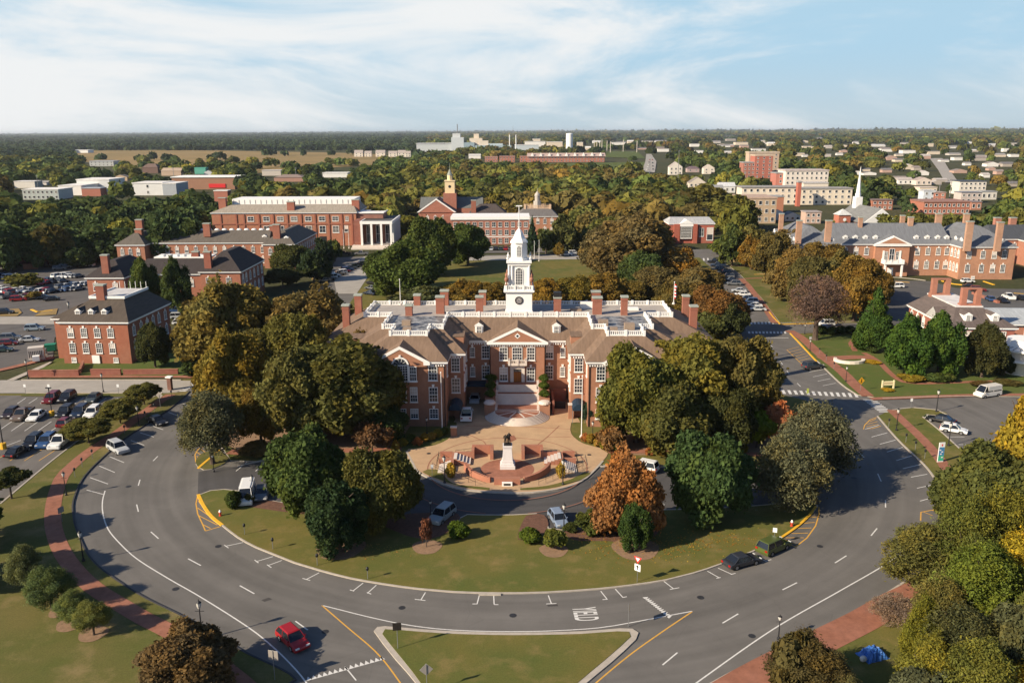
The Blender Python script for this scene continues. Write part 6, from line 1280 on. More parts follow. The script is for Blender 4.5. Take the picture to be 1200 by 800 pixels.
car_px((893, 650), (917, 639), 'suv', (.075, .095, .022), 'olive green boxy car parked before the hatched nose at right')
car_px((942, 433), (962, 430.5), 'suv', (.05, .052, .055), 'dark grey car in an angled bay on the right street')
car_px((978, 381.5), (956, 382), 'suv', WHT, 'white car on the right cross street behind the bare tree')
car_px((964, 388), (980, 388), 'suv', BLU, 'dark blue car on the right cross street beside the hedge')
car_px((1114, 497), (1089, 492), 'sedan', BLK, 'black sedan in the small lot at the right', z=.06)
car_px((1103, 504), (1131, 508.5), 'hatch', WHT, 'white hatchback nearest the lawn in the small right lot', z=.06)
car_px((1170, 462), (1143, 466), 'van', (.66, .62, .55), 'cream white van at the mouth of the right side street')
car_px((760, 552), (746, 549), 'suv', WHT, 'white car glimpsed behind the orange maple')
LL = 'cars in the near left parking lot'
d0 = (P(2, 505) - P(18, 494)).normalized(); aL = math.atan2(d0.y, d0.x)
for x, y, k, c_, lb, fl in ((61, 470, 'suv', DRD, 'maroon car in the back row of the near left lot', 0), (79, 469, 'suv', BLK, 'black car in the back row beside the maroon one', 0), (110, 469, 'sedan', (.05, .06, .06), 'dark green grey sedan alone at the end of the back row', 0), (13, 487, 'hatch', (.03, .02, .02), 'dark car at the left end of the near left lot middle row', 0), (27, 489, 'pickup', (.13, .095, .075), 'brown pickup in the middle row of the near left lot', 0),
                            (43, 490, 'sedan', WHT, 'white sedan right of the brown pickup', 0), (77, 486, 'suv', BLK, 'black car left in the middle row pair of the lot', 0), (94, 486, 'suv', NAV, 'dark navy car between the black and the white one', 0), (109, 487, 'suv', WHT, 'white car at the right end of the lot middle row', 0), (77, 498, 'hatch', DRD, 'dark red car in front of the black and navy ones', 1),
                            (39, 521, 'suv', BLK, 'black car left of the blue one in the front row', 0), (55, 521, 'suv', BLU, 'blue car in the front row of the near left lot', 0), (71, 521, 'pickup', WHT, 'white pickup right of the blue car', 0), (21, 532, 'sedan', BLK, 'black sedan nearest the camera in the near left lot', 1)):
    p = P(x, y, .05); car(p.x, p.y, aL + (math.pi if fl else 0) + (0 if fl != 1 or y != 532 else -.2), k, c_, lb, LL, .06)
for x, y, k, c_, lb in ((41, 387, 'suv', (.24, .29, .33), 'blue grey car on the concrete street left of the annex'), (13, 398, 'suv', GRY, 'dark grey car second back on the left street'), (11, 404, 'hatch', DRD, 'dark red car beside the dark grey one on the left street'), (35, 400, 'sedan', SIL, 'silver sedan left of the annex'), (3, 412, 'sedan', DGN, 'dark green sedan cut by the left edge'), (6, 368, 'suv', BLK, 'black car between the yellow kerbs at the left edge')):
    p = P(x, y, .06); car(p.x, p.y, R(12), k, c_, lb, 'cars on the street left of the annex', .08)
AUTO = []          # (object, label stem) repeats whose labels get told apart at the end
def auto(o, stem, x): AUTO.append((o, stem, x))
CC_ = [(WHT, 'white'), (BLK, 'black'), (SIL, 'silver'), (GRY, 'grey'), (RED, 'red'), (NAV, 'navy'), (BLU, 'blue'), (TAN, 'tan'), (DGN, 'dark green'), (WHT, 'white'), (GRY, 'grey')]
rc_ = random.Random(4)
def row(pts, n, ang, where, group, z=.06, cols=None):
    for i in range(n):
        t = i / max(1, n - 1); x = pts[0][0] + (pts[1][0] - pts[0][0]) * t; y = pts[0][1] + (pts[1][1] - pts[0][1]) * t; p = P(x, y, z); c_, cn = (cols[i % len(cols)] if cols else rc_.choice(CC_)); k = rc_.choice(['sedan', 'suv', 'hatch', 'suv', 'sedan', 'pickup'])
        o = car(p.x, p.y, ang + rc_.uniform(-.03, .03) + (math.pi if rc_.random() < .3 else 0), k, c_, None, group, z, far=True); auto(o, f'{cn} ' + {'sedan': 'sedan', 'suv': 'boxy car', 'hatch': 'hatchback', 'pickup': 'pickup'}[k] + ' ' + where, x)
FL = 'cars in the far left parking lot'
W_, K_, S_, G_, R_2 = (WHT, 'white'), (BLK, 'black'), (SIL, 'silver'), (GRY, 'grey'), (RED, 'red')
row([(68, 325), (92, 325)], 6, R(70), 'in the rearmost full row of the far left lot', FL, cols=[W_, W_, S_, W_, S_, G_]); row([(56, 331), (74, 331)], 4, R(70), 'in the second row of the far left lot', FL, cols=[(BLU, 'blue'), G_, (NAV, 'navy'), G_])
row([(40, 333), (54, 333)], 3, R(70), 'beside the pale olive tree of the far left lot', FL, cols=[R_2, R_2, R_2]); row([(72, 337), (103, 334)], 6, R(70), 'in the middle row near the annex', FL, cols=[G_, S_, (BLU, 'blue'), S_, W_, S_]); row([(76, 341), (92, 340)], 4, R(70), 'just before the middle row near the annex', FL)
row([(2, 341), (14, 344)], 3, R(70), 'at the left edge of the far left lot', FL); row([(0, 348), (10, 349)], 2, R(70), 'lowest at the left edge of the far left lot', FL, cols=[(DRD, 'maroon'), G_]); row([(20, 342), (34, 342)], 3, R(70), 'left of the tiny yellow tree', FL, cols=[W_, W_, S_]); row([(46, 344), (62, 343)], 4, R(70), 'right of the tiny yellow tree', FL)
row([(22, 352.5), (30, 350)], 2, R(20), 'in the front left pair of the far left lot', FL, cols=[R_2, (DRD, 'maroon')]); row([(36, 350), (44, 349)], 2, R(20), 'in the front right pair of the far left lot', FL, cols=[W_, W_]); row([(52, 350), (61, 352)], 2, R(20), 'by the lane end of the far left lot', FL, cols=[(NAV, 'navy'), K_]); row([(104, 312), (104, 312)], 1, R(0), 'alone behind the rearmost row', FL, cols=[W_])
row([(70, 316), (98, 308)], 5, R(20), 'in shade at the back of the far left lot', FL); row([(-6, 326), (20, 326)], 4, R(70), 'behind the dark trees at the left edge lot', FL)
row([(208, 366), (212, 380)], 3, R(10), 'behind the shaded side of the annex', 'cars behind the annex', .16, [(BLU, 'blue'), S_, W_])
row([(380, 330), (427, 308.5)], 13, R(30), 'in the slanting row along the mall street', 'cars along the mall street', .22); row([(434, 345), (437, 333)], 3, R(150), 'on the right side of the mall street', 'cars along the mall street', .22, [(NAV, 'navy'), G_, K_])
row([(530, 293.5), (616, 292.5)], 16, R(88), 'in the row before the white corniced block', 'cars before the white corniced block', .24); row([(496, 299), (524, 298.5)], 3, R(5), 'parked on the street left of the green', 'cars on the green street', .22, [G_, K_, (NAV, 'navy')])
row([(664, 299.5), (673, 298)], 2, R(4), 'parked on the street right of the green', 'cars on the green street', .22, [W_, W_]); row([(394, 300), (394, 300)], 1, R(0), 'at the corner before the library block', 'cars before the library block', .22, [((.02, .12, .12), 'teal')]); row([(404, 299), (424, 298.5)], 2, R(3), 'on the street before the library block', 'cars before the library block', .22, [K_, G_])
row([(866, 342), (888, 364)], 6, R(170), 'in the sunny row along the right street', 'cars along the right street', .06, [S_, W_, S_, W_, W_, S_]); row([(838, 308), (860, 334)], 7, R(170), 'in the shaded row along the right street', 'cars along the right street', .06, [K_, (NAV, 'navy'), G_, K_, G_, (NAV, 'navy'), G_])
row([(1134, 331), (1134, 331)], 1, R(0), 'by the corner of the long orange hall', 'cars before the long right hall', .22, [W_]); row([(1137, 337), (1146, 341)], 2, R(-20), 'in the lane before the long orange hall', 'cars before the long right hall', .22, [K_, (DRD, 'maroon')]); row([(1160, 352), (1175, 354)], 2, R(80), 'at the brick strip of the right lot', 'cars before the long right hall', .22, [(BLU, 'blue'), K_]); row([(1182, 350), (1197, 351)], 2, R(80), 'at the right edge of the right lot', 'cars before the long right hall', .22, [W_, K_])
row([(1030, 336), (1050, 337)], 3, R(0), 'behind the oaks in the right lot', 'cars before the long right hall', .22, [K_, G_, W_])
row([(759, 199), (763, 185)], 6, R(75), 'driving up the far straight road', 'cars on the far road', .95); row([(766, 199), (765, 184)], 5, R(75), 'driving down the far straight road', 'cars on the far road', .95)
# ------------------------------------------------------------------ street furniture
def lamp_mesh():
    a = MB().use(DARK).lathe(0, 0, [(.22, 0), (.2, .25), (.11, .4), (.09, .5), (.06, 2.6), (.05, 3.2), (.1, 3.25), (.12, 3.3)], 8)
    a.lathe(0, 0, [(.26, 3.9), (.2, 3.97), (.06, 4.1), (.02, 4.3)], 8); a.box(-.45, .45, -.02, .02, 3.0, 3.04)
    g = MB().use(mat('frosted lamp glass', (.55, .53, .48), .3)).lathe(0, 0, [(.12, 3.3), (.22, 3.6), (.25, 3.9)], 8)
    return a.mesh('post'), g.mesh('lantern')
LP, LG = lamp_mesh()
def lamp(x, y, ytop, label):
    p = P(x, y, .14); s = (height_at(x, ytop, p.y) - .14) / 4.3; o = empty('street_lamp', (p.x, p.y, .1), 0, label, 'street lamp', 'black lantern posts round the capitol'); a = link('post', LP, o); b = link('lantern', LG, o); a.scale = b.scale = (max(s, .8),) * 2 + (s,)
for a in ((97, 657, 620, 'black lamp post on the verge at the left bend of the ring'), (236, 748, 701, 'black lamp post behind the copper tree at the bottom left'), (77, 580, 551, 'black lamp post between the left brick walk and the ring'), (162.6, 499, 474, 'black lamp post beside the middle tree of the lot edge'), (121, 459, 436, 'black lamp post before the annex brick wall'), (33, 444, 420, 'black lamp post at the left corner of the annex lawn'), (911, 748, 719, 'black lamp post at the bottom right verge'),
          (520.5, 566, 532, 'black lamp post at the left end of the plaza grass crescent'), (659, 568, 536, 'black lamp post at the right end of the plaza grass crescent'), (660, 622, 588, 'black lamp post beside the silver blue hatchback'), (500, 508, 488, 'green black lamp post in the bed left of the left flagpole'), (694, 516, 492, 'black lamp post in the bed right of the right flagpole'), (504, 604, 585, 'lamp post behind the silver wagon'), (296, 580, 555, 'black lamp post behind the white truck'),
          (1097, 482, 455, 'black lamp post on the bend of the right side street'), (1050, 504, 477, 'black lamp post between the ring and the right brick walk'), (1111, 522, 493, 'black lamp post at the lawn edge of the small right lot'), (991, 447, 428, 'black lamp post beside the right brick walk before the court'), (949, 411, 397, 'black lamp post right of the yellow hatched bay'), (943, 391, 379, 'lamp post at the corner of the upper cross street'), (2, 516, 497, 'black lamp post at the left edge in the near left lot'),
          (83, 378, 352, 'tall lamp post on the yellow kerb island left of the annex'), (250, 552, 531, 'lamp post on the small hatched kerb island')): lamp(*a)
p = P(61, 487); o = empty('street_lamp', (p.x, p.y, .05), 0, 'lamp post on a yellow concrete base in the near left lot', 'street lamp'); MB().use(YKERB).cyl(0, 0, 0, .9, .45, n=10).build('base', None, o); MB().use(DARK).cyl(0, 0, .9, 5.2, .09, n=6).box(-.5, .5, -.15, .15, 5.2, 5.35).build('post', None, o)
p = P(4, 526); o = empty('street_lamp', (p.x, p.y, .05), 0, 'yellow concrete lamp base at the left edge of the near left lot', 'street lamp'); MB().use(YKERB).cyl(0, 0, 0, 1.0, .45, n=10).build('base', None, o); MB().use(DARK).cyl(0, 0, 1.0, 5.2, .09, n=6).box(-.5, .5, -.15, .15, 5.2, 5.35).build('post', None, o)
mm_ = MB().use(GREYM).cyl(0, 0, 0, 1.1, .04, n=6).mesh('post'); mh = MB().use(DARK).lathe(0, 0, [(.1, 1.1), (.17, 1.2), (.17, 1.42), (.1, 1.55)], 8).mesh('meter_head')
for (x, y) in ((108, 537), (96, 547), (87.5, 559), (181, 482), (170, 491), (146, 508), (201, 466), (286, 626), (319, 643), (371, 662), (1061, 518), (1072, 527), (1083, 537), (1041, 500), (430, 678), (968, 423), (977, 432), (960, 415)):
    p = P(x, y, .14); o = empty('parking_meter', (p.x, p.y, .12), 0, None, 'parking meter', 'parking meters round the ring'); link('post', mm_, o); link('meter_head', mh, o)
    auto(o, 'dark parking meter ' + ('beside the left brick walk' if x < 205 else 'on the front lawn edge' if x < 500 else 'by the right street bays' if y < 460 else 'on the right verge before the banner sign'), x)
SGB = mat('sign back aluminium', (.28, .25, .22), .6); SW = mat('white sign face', (.78, .78, .76), .5); SR = mat('red sign face', (.62, .03, .03), .5); SY = mat('yellow sign face', (.85, .42, .02), .5); SB = mat('black lettering', (.01, .01, .01), .6)
def text_mesh(s, size, m):
    c_ = bpy.data.curves.new('writing', 'FONT'); c_.body = s; c_.size = size; c_.align_x = 'CENTER'; c_.align_y = 'CENTER'; c_.extrude = .004; o_ = bpy.data.objects.new('t', c_); COL.objects.link(o_); bpy.context.view_layer.update()
    me = bpy.data.meshes.new_from_object(o_.evaluated_get(bpy.context.evaluated_depsgraph_get())); bpy.data.objects.remove(o_); me.materials.clear(); me.materials.append(m); me.name = 'lettering'; return me
def sign(x, y, h, shapes, rz, label, name='road_sign', z0=.12):
    p = P(x, y, z0); o = empty(name, (p.x, p.y, z0), rz, label, 'sign'); MB().use(GREYM).cyl(0, .03, -.1, h, .035, n=6).build('post', None, o)
    for nm, pts, m in shapes:
        q = MB().use(m); n = len(pts); q.add([(a, -.02, b) for a, b in pts], [tuple(range(n))]); q.use(SGB).add([(a, .0, b) for a, b in pts], [tuple(range(n))[::-1]]); q.build(nm, None, o)
    return o
def sq(w_, z0, z1): return [(-w_ / 2, z0), (w_ / 2, z0), (w_ / 2, z1), (-w_ / 2, z1)]
def dia(r_, zc): return [(0, zc - r_), (r_, zc), (0, zc + r_), (-r_, zc)]
sign(188, 478, 2.6, [('panel', dia(.7, 2.5), SW)], R(170), 'pale diamond sign seen from behind near the left crosswalk')
sign(321, 796, 3.1, [('panel', sq(1.0, 2.1, 3.1), SW)], R(165), 'square sign seen from behind at the bottom edge by the yield teeth')
sign(465, 760, 3.0, [('panel', sq(.85, 2.1, 2.95), BRONZE)], R(8), 'dark square sign at the left corner of the triangle island')
sign(499, 812, 3.0, [('panel', dia(.62, 2.5), SW)], R(190), 'brown backed diamond sign low on the triangle island')
o = sign(745.5, 682, 3.3, [('yield_panel', [(0, 2.35), (.5, 3.2), (-.5, 3.2)], SR), ('yield_centre', [(0, 2.62), (.28, 3.08), (-.28, 3.08)], SW), ('panel', sq(.75, 1.45, 2.3), SW)], R(-38), 'red and white yield sign above a white arrow sign on the front lawn edge')
for c_ in o.children:
    if c_.name.startswith('yield_centre'): c_.location.y = -.012
q = MB().use(SB).add([(-.06, -.035, 1.6), (.06, -.035, 1.6), (.06, -.035, 1.95), (.2, -.035, 1.95), (0, -.035, 2.2), (-.2, -.035, 1.95), (-.06, -.035, 1.95)], [(0, 1, 2, 6), (5, 3, 4)]); q.build('arrow', None, o)
sign(735.5, 733, 2.6, [('panel', sq(.8, 1.7, 2.6), SY)], R(80), 'orange sign turned edge on at the right tip of the triangle island')
sign(906, 638, 2.3, [('panel', sq(.5, 1.7, 2.3), SW)], R(-20), 'small white sign behind the olive green car')
sign(1008, 458, 2.5, [('panel', dia(.75, 2.1), SY), ], R(15), 'yellow diamond crossing sign with a walking figure by the right crosswalk')
o = bpy.context.scene.objects[-1] if False else [x for x in COL.objects if x.get('label', '').startswith('yellow diamond')][0]
MB().use(SB).ball((0, -.04, 2.42), .09, 8, 4, 1, .1, 1).box(-.07, .07, -.045, -.035, 1.98, 2.32).add([(-.07, -.04, 2.0), (.02, -.04, 2.0), (-.12, -.04, 1.68), (-.2, -.04, 1.7)], [(0, 1, 2, 3), (3, 2, 1, 0)]).add([(-.02, -.04, 2.0), (.07, -.04, 2.0), (.18, -.04, 1.7), (.1, -.04, 1.68)], [(0, 1, 2, 3), (3, 2, 1, 0)]).build('walking_figure', None, o)
sign(946, 462, 1.3, [('panel', sq(.45, .2, 1.25), mat('lime sign face', (.45, .50, .10), .5))], R(5), 'lime upright crossing marker standing in the middle of the dark crosswalk', 'crossing_marker', .03)
sign(72.5, 611, 2.2, [('panel', sq(.9, 1.3, 2.1), SGB)], R(70), 'grey green sign turned away on the verge at the left bend')
sign(139, 462, 2.1, [('panel', sq(.45, 1.5, 2.1), SW)], R(0), 'small white sign on the verge in the middle of the concrete street')
sign(58, 462, 2.1, [('panel', sq(.45, 1.5, 2.1), SW)], R(0), 'small white sign on the verge near the maroon car')
sign(30, 462, 2.1, [('panel', sq(.45, 1.5, 2.1), SW)], R(0), 'small white sign at the left end of the verge')
sign(506, 558, 1.9, [('panel', sq(.4, 1.3, 1.9), SW)], R(10), 'small white sign on the plaza grass crescent at left')
sign(949, 404, 2.0, [('panel', sq(.6, 1.4, 2.0), SW)], R(15), 'small grey white sign beside the yellow hatched bay')
sign(1067, 478, 1.9, [('panel', sq(.45, 1.3, 1.9), SW)], R(5), 'small white sign on the kerb of the right side street')
p = P(1101, 541, .14); o = empty('banner_sign', (p.x, p.y, .14), R(8), 'tall blue and green map banner sign beside the right brick walk', 'sign')
q = MB().use(SW).box(-.48, .48, -.06, .06, 0, 3.2); q.build('panel', None, o)
q = MB().use(mat('blue banner', (.06, .22, .42), .5)).box(-.44, .44, -.075, -.061, 1.1, 2.45).use(mat('green banner', (.05, .42, .26), .5)).box(-.44, .44, -.075, -.061, .2, 1.098); q.use(SR).box(-.1, .1, -.075, -.061, 2.65, 2.95); q.use(SW)
for i, (a, b) in enumerate(((-.25, 1.9), (.1, 1.6), (-.1, 1.25), (.15, .7))): q.box(a - .12, a + .16, -.085, -.076, b, b + .18)
q.build('artwork', None, o)
p = P(1040, 455, .14); o = empty('entrance_sign', (p.x, p.y, .14), R(5), 'low cream sign board on two posts over yellow flowers, right lawn', 'sign')
q = MB().use(mat('cream sign', (.80, .68, .40), .6)).box(-1.3, -1.05, -.12, .12, 0, 1.7).box(1.05, 1.3, -.12, .12, 0, 1.7).build('post', None, o)
MB().use(MATS['cream sign']).box(-1.05, 1.05, -.08, .08, .7, 1.5).build('board', None, o)
q = MB().use(mat('brown lettering', (.25, .12, .04), .6))
for i in range(13): q.box(-.9 + i * .14, -.9 + i * .14 + .09, -.09, -.081, 1.02, 1.2)
q.build('lettering', None, o)
hm = MB().use(mat('hydrant red', (.5, .06, .03), .5)).lathe(0, 0, [(.2, 0), (.2, .08), (.13, .1), (.13, .5)], 10).tube((-.25, 0, .42), (.25, 0, .42), .07, .07, 8).mesh('barrel'); hw = MB().use(SW).lathe(0, 0, [(.16, .5), (.17, .6), (.1, .75), (.04, .82)], 10).mesh('bonnet')
for x, y, lb in ((257.5, 604, 'red hydrant with white bonnet on the left part of the front lawn'), (927, 616, 'red hydrant with white bonnet by the right hatched nose')):
    p = P(x, y, .15); o = empty('fire_hydrant', (p.x, p.y, .15), 0, lb, 'fire hydrant'); a = link('barrel', hm, o); b = link('bonnet', hw, o); a.scale = b.scale = (1.05,) * 3
# flag poles
def flagpole(x, y, ytop, lb, z0=.14, Y=None, r_=.09, flag=False):
    if Y: s = px_scale(Y, z0); X_ = (x - 600) / s
    else: p = P(x, y, z0); X_, Y = p.x, p.y
    h = height_at(x, ytop, Y) - z0; o = empty('flagpole', (X_, Y, z0), 0, lb, 'flagpole'); MB().use(WHITE).cyl(0, 0, 0, h, r_, r_ * .55, 8).ball((0, 0, h + .1), .13).build('pole', None, o); MB().use(STONE).cyl(0, 0, -.02, .35, .35, .25, 10).build('base', None, o)
    if flag:
        n = 9; q = MB()
        for i in range(n):                                           # limp flag: folds down the pole, striped
            q.use(SR if i % 2 == 0 else SW); z1 = h - .3 - i * .34; x0 = .08; w_ = .42 + .12 * math.sin(i * 1.3)
            q.add([(x0, 0, z1), (x0 + w_ * .5, -.14, z1 - .05), (x0 + w_, .06, z1 - .1), (x0, 0, z1 - .34), (x0 + w_ * .5, -.14, z1 - .4), (x0 + w_, .06, z1 - .43)], [(0, 1, 4, 3), (1, 2, 5, 4)])
        q.build('flag', None, o)
flagpole(518, 508, 437, 'white flagpole left of the plaza'); flagpole(681, 512, 441, 'white flagpole right of the plaza')
flagpole(789.5, 352, 331, 'small flagpole with a limp striped flag behind the right deck', DZ, 168.6, .08, True); flagpole(469.5, 352, 328, 'white flagpole behind the left deck of the capitol', DZ, 168.6, .08)
flagpole(626.5, 303, 283, 'grey flagpole on the far side of the green, left of two', .2, None, .1); flagpole(632, 306, 282, 'white flagpole on the far side of the green, right of two', .2, None, .1)
flagpole(403.5, 291, 270, 'flagpole before the library block, left of two', .2, None, .1); flagpole(409.5, 291, 271, 'flagpole before the library block, right of two', .2, None, .1)
# ------------------------------------------------------------------ monument and sunken court
S0 = P(594.3, 549, .21); mo = empty('war_memorial_statue', (S0.x, S0.y + .8, .21), 0, 'dark bronze group of figures on a tall white stepped pedestal in the court', 'statue')
q = MB().use(mat('white granite', (.66, .62, .60), .7, 2, .06)).box(-1.15, 1.15, -1.15, 1.15, 0, .5).box(-1.0, 1.0, -1.0, 1.0, .5, .8).box(-.85, .85, -.85, .85, .8, 1.2).frustum((-.78, .78, -.78, .78), (-.62, .62, -.62, .62), 1.2, 3.3).box(-.72, .72, -.72, .72, 3.3, 3.6); q.build('pedestal', None, mo)
def figure(parent, x, y, z, rz, h, pose):
    me = bpy.data.meshes.new('bronze_figure'); k = h / 1.8
    V = [(0, 0, .95), (0, 0, 1.2), (0, 0, 1.42), (0, 0, 1.52), (0, -.02, 1.68), (.1, 0, .9), (.12, -.06 * pose, .5), (.13, .05 * pose, .06), (.14, -.12, .02), (-.1, 0, .9), (-.13, .08 * pose, .5), (-.15, .18 * pose, .06), (-.15, .05, .02), (.2, 0, 1.4), (.3, -.05, 1.14), (.24, -.25, 1.02 + .25 * pose), (-.2, 0, 1.4), (-.32, .02, 1.16), (-.28, -.2, 1.0)]
    E_ = [(0, 1), (1, 2), (2, 3), (3, 4), (0, 5), (5, 6), (6, 7), (7, 8), (0, 9), (9, 10), (10, 11), (11, 12), (2, 13), (13, 14), (14, 15), (2, 16), (16, 17), (17, 18)]
    Rr = [.15, .15, .17, .07, .12, .11, .085, .055, .05, .11, .085, .055, .05, .08, .055, .045, .08, .055, .045]
    me.from_pydata([(a * k, b * k, c_ * k) for a, b, c_ in V], E_, []); o = bpy.data.objects.new('bronze_figure', me); COL.objects.link(o); md = o.modifiers.new('s', 'SKIN'); md.use_smooth_shade = True
    for i, r_ in enumerate(Rr): me.skin_vertices[0].data[i].radius = (r_ * k, r_ * k)
    me.skin_vertices[0].data[0].use_root = True; sb = o.modifiers.new('b', 'SUBSURF'); sb.levels = sb.render_levels = 1
    bpy.context.view_layer.update(); m2 = bpy.data.meshes.new_from_object(o.evaluated_get(bpy.context.evaluated_depsgraph_get())); bpy.data.objects.remove(o); m2.materials.clear(); m2.materials.append(BRONZE); m2.name = 'bronze_figure'
    return link('bronze_figure', m2, parent, None, (x, y, z), rz)
figure(mo, .22, 0, 3.6, R(10), 2.1, 1); figure(mo, -.32, -.1, 3.6, R(-30), 1.8, .2); figure(mo, .1, .35, 3.6, R(60), 1.75, -.5)
MB().use(BRONZE).box(-.55, .6, -.5, .55, 3.602, 3.75).build('bronze_base', None, mo)
ct = empty('memorial_court', (CC.x, CC.y, .21), 0, 'round sunken looking brick court with stepped walls and ramps around the statue', 'brick court')
q = MB().use(BRICK)
def wall_arc(r_, a0, a1, h0, h1, th=.45, n=14):
    for i in range(n):
        t0, t1 = R(a0 + (a1 - a0) * i / n), R(a0 + (a1 - a0) * (i + 1) / n); h = h0 + (h1 - h0) * (i + .5) / n
        v = [(r_ * math.cos(t0), r_ * math.sin(t0)), (r_ * math.cos(t1), r_ * math.sin(t1)), ((r_ + th) * math.cos(t1), (r_ + th) * math.sin(t1)), ((r_ + th) * math.cos(t0), (r_ + th) * math.sin(t0))]
        if (t1 > t0): v = v
        else: v = v[::-1]
        q.prism(v[::-1], 0, h)
wall_arc(6.3, -168, -112, 1.25, .8); wall_arc(6.3, -12, -68, 1.25, .8)
for s in (-1, 1):
    for (x0, x1, y0, y1, h) in ((2.2, 2.7, 2.6, 5.3, 1.5), (2.7, 5.6, 4.85, 5.3, 1.5), (5.2, 5.65, 2.9, 4.848, 1.3), (5.652, 8.2, 2.9, 3.35, 1.1), (8.2, 8.65, -.5, 3.35, 1.0)):
        a, b = sorted((s * x0, s * x1)); q.box(a, b, y0, y1, 0, h)
    for i in range(5):
        a, b = sorted((s * (5.7 + i * .52), s * (6.2 + i * .52))); q.box(a, b, .4, 2.88, 0, .25 + i * .2)
    a, b = sorted((s * 8.7, s * 10.6)); q.box(a, b, .8, 1.2, 0, .9).box(a, b, 3.6, 4.0, 0, .9)
q.box(-1.9, 1.9, -7.0, -6.1, 0, .9); q.build('brick_wall', None, ct, (.36, .15, .095))
q = MB().use(STONE)
for s in (-1, 1):
    for i in range(5): a, b = sorted((s * (5.7 + i * .52), s * (6.2 + i * .52))); q.box(a, b, .38, 2.86, .252 + i * .2, .29 + i * .2)
    for i in range(6): a, b = sorted((s * (8.7 + i * .3), s * (8.98 + i * .3))); q.box(a, b, -2.6, .6, .02, .75 - i * .12)
q.build('step_nosing', None, ct); MB().use(WHITE).box(-.75, .75, -7.5, -7.1, 0, .55).build('plaque_block', None, ct); MB().use(BRONZE).box(-.5, .5, -7.52, -7.5, .12, .42).build('plaque', None, ct)
MB().use(BPATH).build('x') if False else None
q = MB().use(DARK)
for s in (-1, 1):
    for (a, b) in (((3, 5.9), (8.2, 4.2)), ((8.9, -2.8), (4.6, -7.2)), ((10.8, 3.8), (10.8, -.5)), ((9.2, -3.6), (11.4, -1.0))):
        a_ = Vector((s * a[0], a[1], .95)); b_ = Vector((s * b[0], b[1], .95)); q.tube(a_, b_, .03, .03, 4); q.tube(a_ - Vector((0, 0, .4)), b_ - Vector((0, 0, .4)), .02, .02, 4); n = 4
        for i in range(n + 1): c_ = a_.lerp(b_, i / n); q.tube((c_.x, c_.y, 0), c_, .03, .03, 4)
q.build('handrail', None, ct)
for a, b, lb in (((540, 491), (548, 491), 0),): pass
for x, y, w_, d_, h, lb in ((531.5, 511, 1.0, .6, 1.6, 'short brick pier beside the left flagpole bed'), (535.5, 489, .9, .9, 3.0, 'tall brick gate pier left of the white pickup'), (668.5, 490, .9, .9, 2.6, 'brick gate pier at the right blue awning')):
    p = P(x, y, .15); o = empty('brick_pier', (p.x, p.y, .15), 0, lb, 'pier'); MB().use(BRICK).box(-w_ / 2, w_ / 2, -d_ / 2, d_ / 2, 0, h).build('shaft', None, o, HB); MB().use(STONE).box(-w_ / 2 - .06, w_ / 2 + .06, -d_ / 2 - .06, d_ / 2 + .06, h + .002, h + .18).build('cap', None, o)
# low service wall right of the steps, hidden yard
o = empty('service_wall', (HX + 7.8, HY - 8.5, .14), HR, 'brown brick service wall and gate right of the capitol steps', 'wall'); MB().use(BRICK).box(-1.6, -1.2, -3.5, 4.5, 0, 2.3).box(-1.2, 1.2, 3.8, 4.2, 0, 2.6).build('wall', None, o, (.22, .08, .055)); MB().use(DARK).box(-1.15, 1.0, -.1, 0, .1, 1.5).build('gate', None, o)
# annex garden walls, booth, lot boxes
def gwall(a, b, h, th, lb, col=(.25, .085, .06), cap=True, z=.0):
    p, q_ = P(*a), P(*b); d = q_ - p; o = empty('garden_wall', (p.x, p.y, z), math.atan2(d.y, d.x), lb, 'garden wall'); MB().use(BRICK).box(0, d.length, -th / 2, th / 2, 0, h).build('brickwork', None, o, col)
    if cap: MB().use(MATS['brick paving']).box(-.05, d.length + .05, -th / 2 - .06, th / 2 + .06, h + .002, h + .1).build('coping', None, o)
gwall((34, 440.8), (93, 440.2), 1.25, .5, 'brick garden wall left of the annex entrance path'); gwall((107, 440), (142, 439.8), 1.35, .5, 'short brick garden wall right of the annex entrance path'); gwall((145, 439.6), (209, 438.6), 1.15, .5, 'brick garden wall before the dark magnolia'); gwall((94, 438), (98, 428), 1.0, .4, 'brick wall running up beside the annex entrance path')
gwall((1140, 345), (1170, 356), .8, .8, 'red brick strip wall between the bays of the right lot', (.34, .12, .08)); gwall((28, 316), (45, 315), 2.0, .5, 'tan brick wall at the back of the far left lot', (.30, .13, .08)); gwall((640, 295), (700, 294), .8, 1.2, 'low dark clipped hedge wall beyond the green', (.07, .03, .02), False) if False else None
p = P(199.5, 456, .14); o = empty('information_kiosk', (p.x, p.y, .1), R(-10), 'narrow brown kiosk with a pale cap by the left crosswalk', 'kiosk'); MB().use(BRICK).box(-.4, .4, -.35, .35, 0, 2.5).build('shaft', None, o, (.16, .08, .06)); MB().use(WHITE).box(-.6, .6, -.5, .5, 2.502, 2.75).build('cap', None, o)
p = P(38, 424, .05); o = empty('generator_unit', (p.x, p.y + 2, .05), R(25), 'big cream generator box behind the brick walk left of the annex', 'generator'); MB().use(mat('cream metal', (.55, .50, .43), .5)).box(-1.6, 1.6, -1.2, 1.2, .3, 3.0).build('housing', None, o); q = MB().use(DARK); [q.box(-1.4 + i * .35, -1.25 + i * .35, -1.23, -1.2, .8, 2.3) for i in range(8)]; q.build('louvre', None, o); MB().use(GREYM).box(-1.7, 1.7, -1.3, 1.3, 0, .298).build('base', None, o); MB().use(SW).box(-.7, .7, -2.8, -1.3, .3, 1.4).build('control_box', None, o)
